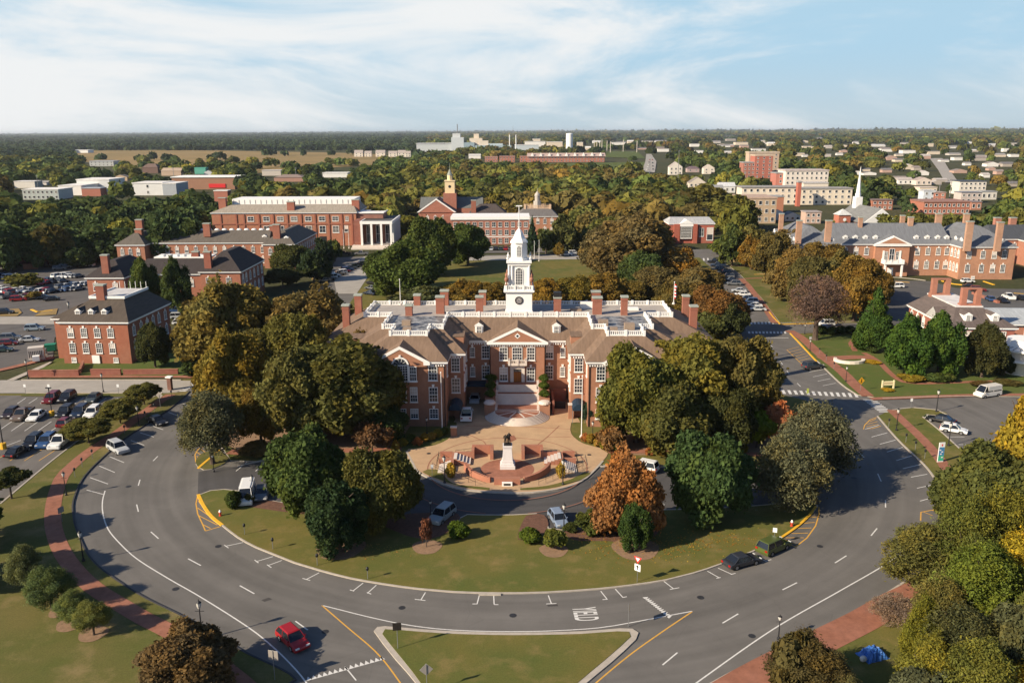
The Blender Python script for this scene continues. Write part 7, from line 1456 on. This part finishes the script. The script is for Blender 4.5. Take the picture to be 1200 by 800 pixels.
p = P(57, 412, .05); o = empty('dumpster', (p.x, p.y + 1, .05), R(20), 'green dumpster at the left wall of the annex', 'dumpster'); MB().use(mat('green enamel', (.02, .20, .11), .5)).frustum((-1.1, 1.1, -.8, .8), (-1.2, 1.2, -.95, .95), .1, 1.5).build('bin', None, o); MB().use(MATS['green enamel']).box(-1.2, 1.2, -.98, .98, 1.502, 1.62).build('lid', None, o)
p = P(49, 416, .05); o = empty('utility_box', (p.x, p.y + .5, .05), R(20), 'small grey utility box between generator and dumpster', 'utility box'); MB().use(GREYM).box(-.8, .8, -.5, .5, .15, 1.4).build('housing', None, o, None); MB().use(CONC).box(-1, 1, -.7, .7, 0, .148).build('base', None, o)
# cream seat wall of the little court on the right lawn
p = P(995, 423, .17); o = empty('seat_wall', (p.x, p.y, .15), 0, 'curved cream seat wall of the small round brick court', 'bench'); q = MB().use(mat('cream stone', (.70, .62, .52), .7, 1, .06))
for i in range(12): t0, t1 = R(150 + i * 17.5), R(150 + (i + 1) * 17.5); q.prism([(2.7 * math.cos(t0), 2.1 * math.sin(t0)), (3.4 * math.cos(t0), 2.7 * math.sin(t0)), (3.4 * math.cos(t1), 2.7 * math.sin(t1)), (2.7 * math.cos(t1), 2.1 * math.sin(t1))], 0, .6)
q.build('seat', None, o)
p = P(1021, 768, .14); o = empty('tarp_heap', (p.x, p.y, .14), R(20), 'bundle under a crumpled blue tarp beside the right brick walk', 'tarp'); g_ = random.Random(3); q = MB().use(mat('blue tarpaulin', (.05, .16, .45), .5, 5, .35)); n, m_ = 14, 10
vs = []
for j in range(m_ + 1):
    for i in range(n + 1):
        x, y = (i / n - .5) * 2.6, (j / m_ - .5) * 1.9; e = max(0, 1 - (x / 1.3) ** 4 - (y / .95) ** 4); vs.append((x + g_.uniform(-.05, .05), y + g_.uniform(-.05, .05), e * (.45 + .5 * g_.random()) + .02))
q.add(vs, [(j * (n + 1) + i, j * (n + 1) + i + 1, (j + 1) * (n + 1) + i + 1, (j + 1) * (n + 1) + i) for j in range(m_) for i in range(n)]); q.build('tarp', None, o)
MB().use(mat('white plastic bag', (.6, .58, .52), .5)).ball((-1.5, -.4, .3), .38, 8, 6, 1, .8, .8).build('bag', None, o)
# ------------------------------------------------------------------ the town and country beyond
HAZE = 0.00004
TREEKEEP = []       # picture boxes where a building shows and no scattered crown may stand in front
def keep(*b, dep=25, area=False): TREEKEEP.append((*b, -1 if area else P(0, b[3]).y + dep))
def block(x0, x1, yb, yt, col, label, name='town_building', cat='building', roof='flat', rc=(.30, .29, .28), dep=None, wins=0, group=None, wcol=GLASS, show=True):
    p, q = P(x0, yb), P(x1, yb); Y = (p.y + q.y) / 2; s = px_scale(Y); X = ((x0 + x1) / 2 - 600) / s; w_ = (x1 - x0) / s; h = height_at((x0 + x1) / 2, yt, Y); dep = dep or min(max(8, w_ * .7), 30)
    o = empty(name, (X, Y, 0), 0, label, cat, group)
    he = h if roof == 'flat' else h * .62
    MB().use(WALLC).box(-w_ / 2, w_ / 2, 0, dep, 0, he).build('wall', None, o, col)
    ov = max(.3, w_ * .015)
    if roof == 'flat': MB().use(FLATR).box(-w_ / 2 - ov, w_ / 2 + ov, -ov, dep + ov, he + .02, he + max(.5, h * .06)).build('roof', None, o, rc)
    elif roof == 'gable': MB().use(ROOF).gable_x(-w_ / 2 - ov, w_ / 2 + ov, -ov, dep + ov, he + .02, h).build('roof', None, o, rc)
    elif roof == 'front': MB().use(ROOF).gable(-w_ / 2 - ov, w_ / 2 + ov, .05, dep + ov, he + .02, h + .2).build('roof', None, o, rc); MB().use(WALLC).add([(-w_ / 2, 0, he), (w_ / 2, 0, he), (0, 0, h)], [(0, 1, 2)]).build('gable_wall', None, o, col)
    elif roof == 'hip': MB().use(ROOF).frustum((-w_ / 2 - ov, w_ / 2 + ov, -ov, dep + ov), (-w_ / 4, w_ / 4, dep * .45, dep * .55), he + .02, h).build('roof', None, o, rc)
    if wins:
        fl = max(1, round(he / 4)); n = wins
        for f in range(fl):
            for i in range(n): ww = min(1.6 * max(1, s ** -1 * .8), w_ / n * .45); window(o, -w_ / 2 + (i + .5) * w_ / n, 0, f * he / fl + he / fl * .3, round(ww, 1), round(he / fl * .45, 1), 'S', 'plain')
    if show: keep(x0 - 1, x1 + 1, yt + (yb - yt) * .1, yb, dep=dep + 3)
    return o
B_ = (.36, .14, .095); CRM = (.62, .52, .40); WH_ = (.72, .69, .64); GRB = (.36, .38, .40); TN = (.45, .33, .22)
# left warehouses
block(28, 70, 234, 222.5, (.40, .44, .42), 'low white roofed hall with a pale green glass front at the left', 'warehouse', rc=WH_, wins=8, dep=22); block(70, 97, 229, 218, WH_, 'white warehouse with a red brick corner at the left', 'warehouse', rc=WH_, dep=30); block(92, 130, 226, 211, (.60, .60, .58), 'white two level warehouse behind the red brick corner', 'warehouse', rc=WH_, dep=30); block(97, 119, 230, 221, B_, 'small red brick block between the left warehouses', 'town_building', rc=GRB)
block(157, 192, 229, 215, (.66, .65, .62), 'white warehouse with one dark window left of a grey flank', 'warehouse', rc=WH_, wins=1, dep=26); block(192, 208, 229, 215.5, GRB, 'blank blue grey warehouse end above the dark tree belt', 'warehouse', rc=WH_, dep=26)
o = block(203, 276, 222, 208, (.30, .16, .10), 'long store with a white roof and red sign band at the left', 'store', rc=(.8, .78, .74), dep=30); q = MB().use(SR); Y_ = o.location.y; s_ = px_scale(Y_); q.box(5, 20, -.5, 0, 1.5, 5); q.build('sign_band', None, o)
block(18, 42, 220.5, 213, (.62, .58, .52), 'small pale flat building at the far left', rc=WH_); block(45, 57, 217, 212, (.65, .6, .55), 'tiny white house right of the small pale flat building', roof='gable'); block(106, 134, 195, 189, (.42, .43, .42), 'grey two storey block on the far left fields', rc=GRB, wins=6); block(134, 150, 212, 205, TN, 'tan gabled house on the left beyond the trees', roof='front', rc=(.2, .17, .14)); block(190, 213, 206, 197, (.45, .33, .24), 'tan barn at the edge of the marsh field', roof='gable', rc=(.40, .30, .22)); block(229, 242, 204, 197, (.1, .35, .27), 'small green roofed shed by the marsh field', rc=(.1, .4, .3)); block(240, 250, 205, 200, (.5, .5, .5), 'small white house by the green roofed shed', roof='front', rc=(.3, .3, .3)); block(168, 186, 203, 192, (.16, .10, .08), 'brown roofed house before the marsh field', roof='hip', rc=(.15, .10, .08))
block(252, 268, 236, 224, B_, 'small brick tower block left of the biggest brick roof', rc=WH_)
block(81, 104, 179.5, 176, (.75, .73, .70), 'white roofed sheds on the far field edge', 'greenhouse', rc=(.8, .8, .78), show=False); block(-5, 35, 169.5, 167, (.62, .60, .58), 'distant pale industrial roofs at the left horizon', 'warehouse', rc=WH_, show=False)
block(379, 408, 208, 203, (.7, .68, .64), 'long low white roof among the central trees', rc=WH_); block(322, 356, 213, 205, (.35, .2, .15), 'brown and white low building beyond the library block', roof='hip', rc=(.24, .18, .15)); block(308, 330, 206, 200, (.5, .45, .4), 'pale low roofs behind the brown and white building', rc=(.5, .47, .44))
for i, (x0, x1) in enumerate(((416, 426), (428, 436), (441, 452), (456, 466), (467, 476), (476, 482))): auto(block(x0, x1, 184, 176 + i % 2, (.62, .56, .48), None, 'town_house', 'house', 'gable', (.35, .3, .27), wins=2, group='pale apartment houses beyond the fields'), 'pale apartment house between the fields and the factory', x0)
# factory
fa = block(489, 532, 178, 168.5, (.48, .50, .50), 'pale grey factory with a stepped tower and thin chimney on the horizon', 'factory', 'factory', rc=(.6, .6, .6), dep=60)
s = px_scale(fa.location.y)
def fb_(x0, x1, y0, yt, col, nm='tower_block', yy=0): k = (511 - 600); a = (x0 - 510.5) / s; b = (x1 - 510.5) / s; z1 = height_at(540, yt, fa.location.y); return MB().use(WALLC).box(a, b, yy, yy + 25, 0, z1).build(nm, None, fa, col)
fb_(530, 544.5, 0, 161, (.50, .53, .54), yy=-6); fb_(531.5, 540.5, 0, 156.5, (.53, .55, .55), yy=-3); a = (537 - 510.5) / s; MB().use(GREYM).cyl(a, 8, 30, height_at(540, 145.5, fa.location.y), 1.1, n=8).build('chimney', None, fa); fb_(551, 566, 0, 162, (.62, .53, .42), yy=5); fb_(556, 562, 0, 157, (.66, .56, .44), yy=8); fb_(562, 573, 0, 165, (.60, .52, .42), yy=4); fb_(544.8, 557, 0, 167, (.26, .34, .38), yy=-9); fb_(557.2, 600, 0, 170.5, (.30, .38, .42), yy=-8); fb_(573, 590, 0, 168.5, (.40, .46, .48), yy=2)
keep(488, 602, 145, 176)
block(550, 564, 186, 180.5, WH_, 'white gabled house below the factory', 'town_house', 'house', 'gable', (.5, .48, .45)); block(604, 632, 176, 170, (.45, .5, .52), 'pale blue industrial hall right of the factory', 'warehouse', rc=WH_, dep=40); block(616, 640, 172, 166, WH_, 'white industrial hall behind the pale blue one', 'warehouse', rc=WH_, dep=40); block(642, 660, 172.5, 166.5, CRM, 'cream hall left of the white tank', 'warehouse', rc=WH_, dep=40); block(625, 634, 167.5, 163, CRM, 'small cream block on the horizon left of the white tank', rc=WH_); block(677, 684, 173, 167, CRM, 'small cream block right of the white tank', rc=WH_)
for x, yb, yt, lb in ((598, 178, 158, 'thin white stack right of the factory'), (605.5, 178, 158, 'tall white stack with a slanting chute'), (602, 168, 147, 'lattice mast on the horizon above the factory yard')): p = P(x, yb); MB_ = MB().use(SW if 'white' in lb else GREYM).cyl(0, 0, 0, height_at(x, yt, p.y), 1.2 if 'white' in lb else .5, n=8).build('factory_stack', None, None, None, (p.x, p.y, 0)); tag(MB_, lb, 'chimney')
p = P(668, 179); s2 = px_scale(p.y); o = empty('water_tank', (p.x, p.y, 0), 0, 'white cylindrical water tank standing on the plain', 'water tank'); MB().use(WHITE).cyl(0, 0, 0, height_at(668, 157, p.y), 4.1 / s2, n=20).build('tank', None, o); MB().use(WHITE).lathe(0, 0, [(4.15 / s2, height_at(668, 157, p.y)), (3.9 / s2, height_at(668, 156.6, p.y)), (.5, height_at(668, 156, p.y))], 20).build('dome', None, o); keep(661, 675, 155, 177)
# brick apartments
for x0, x1, yt, lb in ((569, 584, 184, 'left end brick block of the long apartments'), (586, 604, 183.5, 'second brick block of the long apartments'), (610, 629, 183.5, 'third brick block of the long apartments')): block(x0, x1, 190, yt, B_, lb, 'brick_apartments', 'apartments', 'flat', (.42, .25, .2), wins=5, dep=20)
lb_ = block(620, 709, 190, 179.5, B_, 'long three storey brick apartments with white gables below the white tank', 'brick_apartments', 'apartments', 'gable', (.40, .30, .26), wins=24, dep=22); s = px_scale(lb_.location.y)
for i in range(9): q = MB().use(WHITE).gable(-.9 / s * 2, .9 / s * 2, -.8, 3, height_at(650, 183, lb_.location.y), height_at(650, 179, lb_.location.y)); q.build('white_gable', None, lb_, None, ((-40 + i * 10) / s, 0, 0))
for i, x in enumerate((697, 700, 703.5, 706, 712, 716, 731, 747)): p = P(x, 178 + (i % 2)); auto(tag(MB().use(STONE).cyl(0, 0, 0, height_at(x, 164 + i % 3, p.y), .7, n=6).build('light_mast', None, None, None, (p.x, p.y, 0)), None, 'mast', 'pale masts by the far green'), 'pale tall mast standing by the far green', x)
for x, yb, yt in ((762, 204, 182), (795, 214, 176), (637, 216, 200), (226, 216, 205), (85, 216, 202), (46, 224, 205), (205, 214, 196), (1113, 235, 212), (1100, 235, 215), (552, 200, 185), (521.5, 200, 188), (348, 212, 196)): p = P(x, yb); auto(tag(MB().use(GREYM).cyl(0, 0, 0, height_at(x, yt, p.y), .35, .2, 6).box(-1.2, 1.2, -.1, .1, height_at(x, yt, p.y) - 1.2, height_at(x, yt, p.y) - .9).build('utility_pole', None, None, None, (p.x, p.y, 0)), None, 'pole', 'thin poles standing up from the town'), 'thin grey pole rising above the town trees', x)
# right side of the town
block(871, 885, 209, 191, (.34, .14, .10), 'stepped brown brick wing of the tower block', 'tower_block', 'apartments', wins=3, dep=16); tb = block(884, 905, 209, 183, (.38, .13, .09), 'brown brick tower block with tan top', 'tower_block', 'apartments', rc=(.5, .38, .28), wins=3, dep=18); block(877, 912, 207, 179.5, (.48, .36, .26), 'tan taller block behind the brown brick tower', 'tower_block', 'apartments', rc=(.5, .4, .3), dep=14, wins=5)
block(909, 920, 222, 203.5, (.42, .16, .12), 'red brick end of the cream four storey block', 'cream_apartments', 'apartments', wins=1, dep=16); block(920, 970, 222.5, 200.5, (.70, .62, .54), 'cream four storey apartment block with red panels', 'cream_apartments', 'apartments', rc=(.5, .42, .38), wins=9, dep=22); block(941, 970, 232, 215, (.68, .60, .50), 'cream lower wing before the four storey block', 'cream_apartments', 'apartments', rc=(.45, .42, .4), dep=10)
block(869, 935, 240, 220, (.70, .60, .48), 'long cream apartment building left of its red pillar', 'cream_apartments', 'apartments', rc=(.3, .28, .26), wins=9, dep=14); block(938, 998, 240, 221.5, (.70, .60, .47), 'long cream apartment building right of its red pillar', 'cream_apartments', 'apartments', rc=(.3, .28, .26), wins=8, dep=14); block(934, 938, 242, 214, (.40, .12, .08), 'red brick pillar between the long cream buildings', 'brick_stack', 'chimney', dep=4)
block(871, 909, 262, 233, (.45, .33, .22), 'tan arcaded shop building with dark arches left of the long hall', 'shop_building', 'shop', rc=(.45, .32, .24), wins=5, dep=24); block(905, 918, 250, 231, (.40, .17, .10), 'orange brick stair block beside the arcaded shop', 'shop_building', 'shop', dep=10)
for x0, x1, yb, yt, c_, r_, lb, rf in ((878, 893, 262, 247, WH_, (.2, .21, .22), 'white gabled house nearest the arcaded shop', 'gable'), (893, 908, 261, 249, WH_, (.2, .21, .22), 'white house with dark roof, second from the arcaded shop', 'front'), (900, 922, 258, 246, WH_, (.25, .26, .27), 'white gabled house behind the long hall chimneys', 'front'), (920, 938, 259, 249, (.6, .57, .52), (.2, .2, .2), 'pale gabled house right behind the long hall', 'front'), (944, 962, 262, 249, (.5, .35, .28), (.35, .3, .28), 'brown pink house left of the church', 'flat'),
    (835, 848, 228, 217, WH_, (.25, .25, .25), 'white house with porch in the right middle trees', 'gable'), (808, 828, 225, 208, (.6, .52, .42), (.22, .19, .17), 'cream gabled house in the right middle trees', 'front'), (843, 862, 226, 214, (.66, .64, .60), (.5, .5, .5), 'pale roofed white house by the yellow trees', 'gable'), (785, 800, 205, 190, (.66, .60, .52), (.35, .3, .28), 'cream house by the far straight road', 'front'), (806, 820, 202, 195, (.4, .3, .28), (.14, .10, .11), 'dark roofed house by the far straight road', 'hip'), (825, 838, 204, 193, (.68, .6, .5), (.4, .35, .3), 'cream gabled house right of the dark roofed one', 'front'), (819, 829, 239, 234, (.6, .6, .58), (.4, .4, .4), 'small white building under the yellow trees', 'flat'),
    (1022, 1046, 246, 235, (.36, .15, .10), (.2, .14, .12), 'small brick shop right of the church', 'flat'), (1082, 1136, 251, 237, (.36, .14, .09), (.30, .16, .12), 'long low brick arcade building with dark arches', 'flat'), (1082, 1096, 236, 224, (.55, .58, .62), (.5, .5, .5), 'pale blue grey block behind the arcade', 'flat'), (1094, 1108, 236, 226, (.45, .18, .12), (.4, .3, .25), 'red brick block behind the arcade', 'flat'), (1078, 1098, 228, 220, (.66, .56, .44), (.6, .5, .42), 'cream block farther behind the arcade', 'flat'), (1053, 1070, 216, 208, WH_, (.4, .35, .32), 'white house in the right town trees', 'gable'), (1074, 1092, 217, 208, (.66, .56, .48), (.35, .28, .25), 'pink cream house in the right town trees', 'front'),
    (1124, 1155, 228, 213, (.66, .6, .52), (.07, .08, .10), 'cream hall with dark flat roof at the right', 'flat'), (1126, 1150, 238, 226, (.5, .42, .38), (.2, .2, .22), 'row of brown pink shops at the right', 'flat'), (1150, 1168, 234, 225, (.6, .56, .5), (.3, .3, .3), 'pale low shop right of the brown pink row', 'flat'), (1138, 1150, 246, 237, (.42, .2, .14), (.25, .2, .2), 'small brick shop right of the arcade', 'flat')):
    block(x0, x1, yb, yt, c_, lb, 'town_house' if 'house' in lb else 'shop_building', 'house' if 'house' in lb else 'shop', rf, r_, wins=max(2, int((x1 - x0) / 5)))
ra = random.Random(8)
for i, (x, y) in enumerate([(905, 171), (948, 174), (972, 174), (938, 183), (945, 184), (970, 184), (985, 182), (1040, 178), (1055, 183), (1066, 180), (1120, 182), (1125, 188), (1135, 194), (1150, 186), (1117, 174), (1090, 172), (1165, 171), (1188, 171), (1172, 184), (1190, 184), (1030, 172), (870, 170), (840, 168), (815, 172), (776, 167), (760, 168), (740, 168), (725, 170), (700, 168), (778, 178), (690, 176), (820, 180), (854, 180), (1060, 170), (1005, 169), (890, 178), (1143, 178), (1180, 178), (1108, 190), (1095, 181)]):
    w_ = ra.uniform(6, 17); auto(block(x - w_ / 2, x + w_ / 2, y, y - ra.uniform(2.5, 4.5), ra.choice([WH_, CRM, (.66, .64, .6), (.5, .45, .4)]), None, 'town_building', 'building', 'flat' if i % 2 else 'gable', ra.choice([(.6, .58, .55), (.4, .36, .33), (.3, .28, .27)]), group='far pale buildings scattered over the plain', show=False), 'far pale building on the plain ' + ('right of the tower block' if x > 900 else 'right of the water tank'), x); keep(x - w_ / 2, x + w_ / 2, y - 3.5, y)
for i in range(44):
    zx = i % 4; x, y = (ra.uniform(690, 860), ra.uniform(161, 176)) if zx == 0 else (ra.uniform(860, 1200), ra.uniform(163, 180)) if zx == 1 else (ra.uniform(1095, 1200), ra.uniform(180, 222)) if zx == 2 else (ra.uniform(1000, 1090), ra.uniform(186, 212))
    w_ = ra.uniform(5, 12) * (1 if y < 185 else 1.3); auto(block(x - w_ / 2, x + w_ / 2, y, y - ra.uniform(2.2, 3.6) * (1 if y < 185 else 1.7), ra.choice([WH_, CRM, (.45, .3, .24), (.4, .35, .3)]), None, 'town_building', 'building', ra.choice(['gable', 'gable', 'front']), ra.choice([(.42, .38, .35), (.24, .2, .18), (.16, .15, .15)]), group='far pale buildings scattered over the plain', show=False), 'small far building ' + ('near the light masts', 'on the plain right of the brown tower', 'in the far right town trees', 'between the steeple and the far right road')[zx], x); keep(x - w_ / 2, x + w_ / 2, y - 3.5, y)
# church with the white steeple
ch = empty('steeple_church', (163.5, 370, 0), R(5), 'brick church with pale grey roof and tall needle white steeple behind the long hall', 'church')
MB().use(BRICK).box(-7.5, 7.5, 0, 26, 0, 10).build('wall', None, ch, (.42, .19, .12)); MB().use(ROOF).gable(-8.3, 8.3, 0, 27, 10, 16.5).build('roof', None, ch, (.17, .17, .165)); MB().use(WHITE).gable(-8.3, 8.3, -.35, -.002, 10, 16.4).build('gable', None, ch)
MB().use(BRICK).box(-15.5, -10, 8, 13, 0, 13).build('bell_tower', None, ch, (.42, .14, .09)); MB().use(ROOF).frustum((-15.9, -9.6, 7.6, 13.4), (-12.9, -12.6, 10.4, 10.6), 13, 15.5).build('tower_roof', None, ch, (.5, .5, .48)); MB().use(SW).ball((-12.7, 7.95, 10.9), .8, 10, 6, 1, .05, 1).build('clock', None, ch)
MB().use(WHITE).box(-2.1, 1.1, 20, 23.2, 14.5, 20).cyl(-.5, 21.6, 20, 21.5, 1.3, n=8).cyl(-.5, 21.6, 21.5, 33.8, 1.1, .06, 8).build('steeple', None, ch)
windows(ch, (-4, 0, 4), 0, 2.5, 1.2, 4, 'S', 'sash'); windows(ch, (4, 9, 14, 19), -7.5, 3, 1.2, 4, 'W'); keep(973, 1048, 196, 258)
for b in ((60, 205, 335, 428), (103, 309, 296, 362), (140, 362, 262, 320), (252, 420, 231, 289), (418, 466, 254, 294), (529, 620, 252, 288), (484, 540, 205, 262), (612, 656, 228, 272), (783, 836, 256, 286), (900, 1192, 258, 330), (1044, 1200, 345, 420), (1146, 1200, 233, 300), (538, 582, 243, 262)): keep(*b, dep=22)
for b in ((390, 820, 340, 520), (820, 1000, 300, 400), (497, 690, 296, 350), (365, 445, 296, 350), (0, 105, 318, 380), (0, 60, 380, 440), (832, 925, 290, 310), (752, 774, 181, 204), (1092, 1125, 184, 214), (990, 1200, 322, 345)): keep(*b, area=True)
OPEN = [(85, 300, 177, 187), (300, 440, 177, 180.5), (300, 430, 185, 192), (708, 757, 177, 186), (640, 770, 190, 203), (752, 774, 181, 205), (-40, 110, 166, 170)]
# ------------------------------------------------------------------ trees one by one in the middle distance, woods beyond
nr = random.Random(21); KP = np.array(TREEKEEP)
def clear_of(x, y, hw, top):
    ov = (x + hw > KP[:, 0]) & (x - hw < KP[:, 1]) & (top < KP[:, 3] - (KP[:, 3] - KP[:, 2]) * .2); ar = KP[:, 4] < 0; Y_ = P(x, y).y
    return not np.any(ov & ((ar & (y > KP[:, 2])) | (~ar & (Y_ < KP[:, 4]) & (y > KP[:, 2]))))
def fieldish(x, y, top): return any(a < x < b and y > c_ and top < d for a, b, c_, d in ((95, 300, 178, 188), (290, 440, 186, 195), (300, 470, 177.5, 181), (640, 760, 180, 200), (745, 790, 180, 204)))
def openat(x, y): return any(a < x < b and c_ < y < d for a, b, c_, d in OPEN)
def hue(X, Y, y):
    n = math.sin(X * .013 + 1.3) + math.sin(Y * .017 + X * .006) + nr.uniform(-1.1, 1.1)
    if X < -Y * .28: n -= .9
    if nr.random() < .13: return ('yellow green', (.105, .105, .022))
    if n > 2.0: return ('golden brown', (.115, .085, .024))
    if n > 1.2: return ('olive brown', (.088, .072, .024))
    if n > .1: return ('olive green', (.072, .076, .021))
    if n > -1: return ('green', (.050, .070, .020))
    return ('dark green', (.034, .050, .018))
SPOT = [(0, 120, 'on the far left'), (120, 250, 'beyond the long range'), (250, 440, 'beyond the library block'), (440, 600, 'around the cupola church'), (600, 720, 'behind the old state house'), (720, 860, 'beyond the archives pavilion'), (860, 1010, 'before the cream apartments'), (1010, 1400, 'beyond the long right hall')]
placed = []; bulk = []
y = 330.0; rows = []
while y > 205: rows.append(y); y -= max(2.0, (y - 154) * .034)
for y in rows:
    Y0 = P(600, y).y; s = px_scale(Y0); x = -60.0
    while x < 1260:
        wm_ = nr.uniform(8, 19); hm_ = wm_ * nr.uniform(.75, 1.05); x += wm_ * s * nr.uniform(.5, .85); yy = y + nr.uniform(-1.4, 1.4); p = P(x, yy)
        top = px_of(p.x, p.y, hm_)[1]
        if not clear_of(x, yy, wm_ * s / 2 * .8, top) or openat(x, yy): continue
        if x > 240 and yy > 296: continue
        if nr.random() < .04 + (.14 if x > 780 and yy < 235 else 0): continue
        nm, c_ = hue(p.x, p.y, yy); placed.append((yy, x, p.x, p.y, wm_, hm_, nm, c_))
placed.sort(key=lambda t: -t[0])
NI = 175
for i, (yy, x, X, Y, wm_, hm_, nm, c_) in enumerate(placed):
    if i < NI:
        k = nr.choice(['mid1', 'mid2', 'mid2', 'mid3', 'mid1']); j = nr.uniform(.75, 1.35); o = tree(X, Y, 0, wm_, hm_, k, tuple(v * j for v in c_), 'tree', .06 if yy > 270 else 0, None, 'town trees beyond the capitol', cat='tree')
        sp = next(t for a, b, t in SPOT if x < b); auto(o, ('broad ' if wm_ > 13 else 'narrow ') + nm + ' tree ' + sp + (', low' if yy > 285 else ', higher up' if yy < 262 else ''), x)
    else: bulk.append((X, Y, wm_, hm_, c_))
def woods(name, trees, nq, leaf, seed, label_kind='stuff'):
    if not trees: return
    g = np.random.default_rng(seed); n = len(trees); T_ = np.array([(a, b, w_, h) for a, b, w_, h, c_ in trees]); tint = np.array([c_ for *_, c_ in trees])
    k = np.repeat(np.arange(n), nq); d = g.normal(size=(n * nq, 3)); d[:, 2] = np.abs(d[:, 2]) * .9 - .25; d[:, 1] -= .25; d /= np.linalg.norm(d, axis=1)[:, None]
    lob = g.normal(size=(n, 5, 3)); lob /= np.linalg.norm(lob, axis=2)[:, :, None]; dots = np.einsum('ij,ikj->ik', d, lob[k]); bulge = .80 + .26 * np.max(dots, axis=1) ** 2 * (1 - .3 * g.random(n * nq))
    w2 = T_[k, 2] / 2; h2 = T_[k, 3] / 2
    p = np.stack([T_[k, 0] + d[:, 0] * w2 * bulge, T_[k, 1] + d[:, 1] * w2 * bulge, h2 * .95 + d[:, 2] * h2 * bulge], 1)
    lf = leaf * (T_[k, 2] / 12); cl = tint[k] * (.65 + .8 * g.random((n, 1)))[k]
    me = leaf_quads(name, p, d, k, lf, g, .72, .8, n, LEAFA, cl); o = link(name, me); tag(o, kind='stuff'); return o
near_b = [t for t in bulk]
woods('town_woods', near_b, 95, 2.3, 3)
for t in near_b[:0]: pass
# open country woods, thinning to the horizon
farT = []
yv = 205.0
while yv > 155.6:
    Y0 = P(600, yv).y; s = px_scale(Y0); x = -80.0
    while x < 1280:
        wm_ = nr.uniform(11, 20) * (1 if Y0 < 1500 else 1 + (Y0 - 1500) / 2500); hm_ = nr.uniform(9, 15) if Y0 < 2500 else nr.uniform(13, 18); x += max(wm_ * s * nr.uniform(.55, 1.1), 1.6); yy = yv + nr.uniform(-.5, .5) * (yv - 154) * .03; p = P(x, max(yy, 155.5))
        if openat(x, yy) or not clear_of(x, yy, wm_ * s / 2 * .7, px_of(p.x, p.y, hm_)[1]): continue
        if fieldish(x, yy, px_of(p.x, p.y, hm_)[1]) and nr.random() > .13: continue
        if x > 680 and 160 < yy < 196 and nr.random() < .35: continue
        nm, c_ = hue(p.x, p.y, yy)
        if Y0 > 1400 and x < 500: c_ = (.028, .042, .020)
        elif Y0 > 1500: c_ = tuple(v * .8 for v in c_)
        farT.append((p.x, p.y, wm_, hm_, c_))
    yv -= max(.35, (yv - 154) * .045)
woods('country_woods', [t for t in farT if t[1] < 1500], 60, 3.4, 4); woods('horizon_woods', [t for t in farT if t[1] >= 1500], 30, 5.2, 5)
hz_ = []
for i in range(3600):
    Y = 4500 + 9000 * nr.random() ** 1.5; X = nr.uniform(-.68, .68) * Y; hz_.append((X, Y, nr.uniform(50, 100), nr.uniform(12, 19), (.03, .042, .022)))
woods('horizon_forest', hz_, 40, 1.6, 6)
# ------------------------------------------------------------------ tell the repeats apart
ORD = ['first', 'second', 'third', 'fourth', 'fifth', 'sixth', 'seventh', 'eighth', 'ninth', 'tenth', 'eleventh', 'twelfth', 'thirteenth', 'fourteenth', 'fifteenth', 'sixteenth', 'seventeenth', 'eighteenth', 'nineteenth', 'twentieth'] + ['twenty ' + t for t in ('first', 'second', 'third', 'fourth', 'fifth', 'sixth', 'seventh', 'eighth', 'ninth')]
by = {}
for o, stem, x in AUTO: by.setdefault(stem, []).append((x, o))
for stem, l_ in by.items():
    l_.sort(key=lambda t: t[0])
    for i, (x, o) in enumerate(l_): o['label'] = stem if len(l_) == 1 else f'{stem}, {ORD[min(i, len(ORD) - 1)]} from left'
by = {}
for o in COL.objects:
    if o.parent is None and o.get('label') and o.get('group'): by.setdefault(o['label'], []).append(o)
for lb, l_ in by.items():
    if len(l_) > 1:
        l_.sort(key=lambda o: px_of(o.location.x, o.location.y)[0])
        for i, o in enumerate(l_): o['label'] = f'{lb}, {ORD[i]} from left'

HZM = bpy.data.materials.new('air'); HZM.use_nodes = True; t = HZM.node_tree; t.nodes.clear(); o_ = t.nodes.new('ShaderNodeOutputMaterial'); pv = t.nodes.new('ShaderNodeVolumePrincipled')
pv.inputs['Color'].default_value = (.86, .93, 1, 1); pv.inputs['Density'].default_value = HAZE; pv.inputs['Anisotropy'].default_value = .3; t.links.new(pv.outputs[0], o_.inputs['Volume'])
MB().box(-15500, 15500, -2500, 21000, -2, 75).build('haze', HZM)['kind'] = 'stuff'
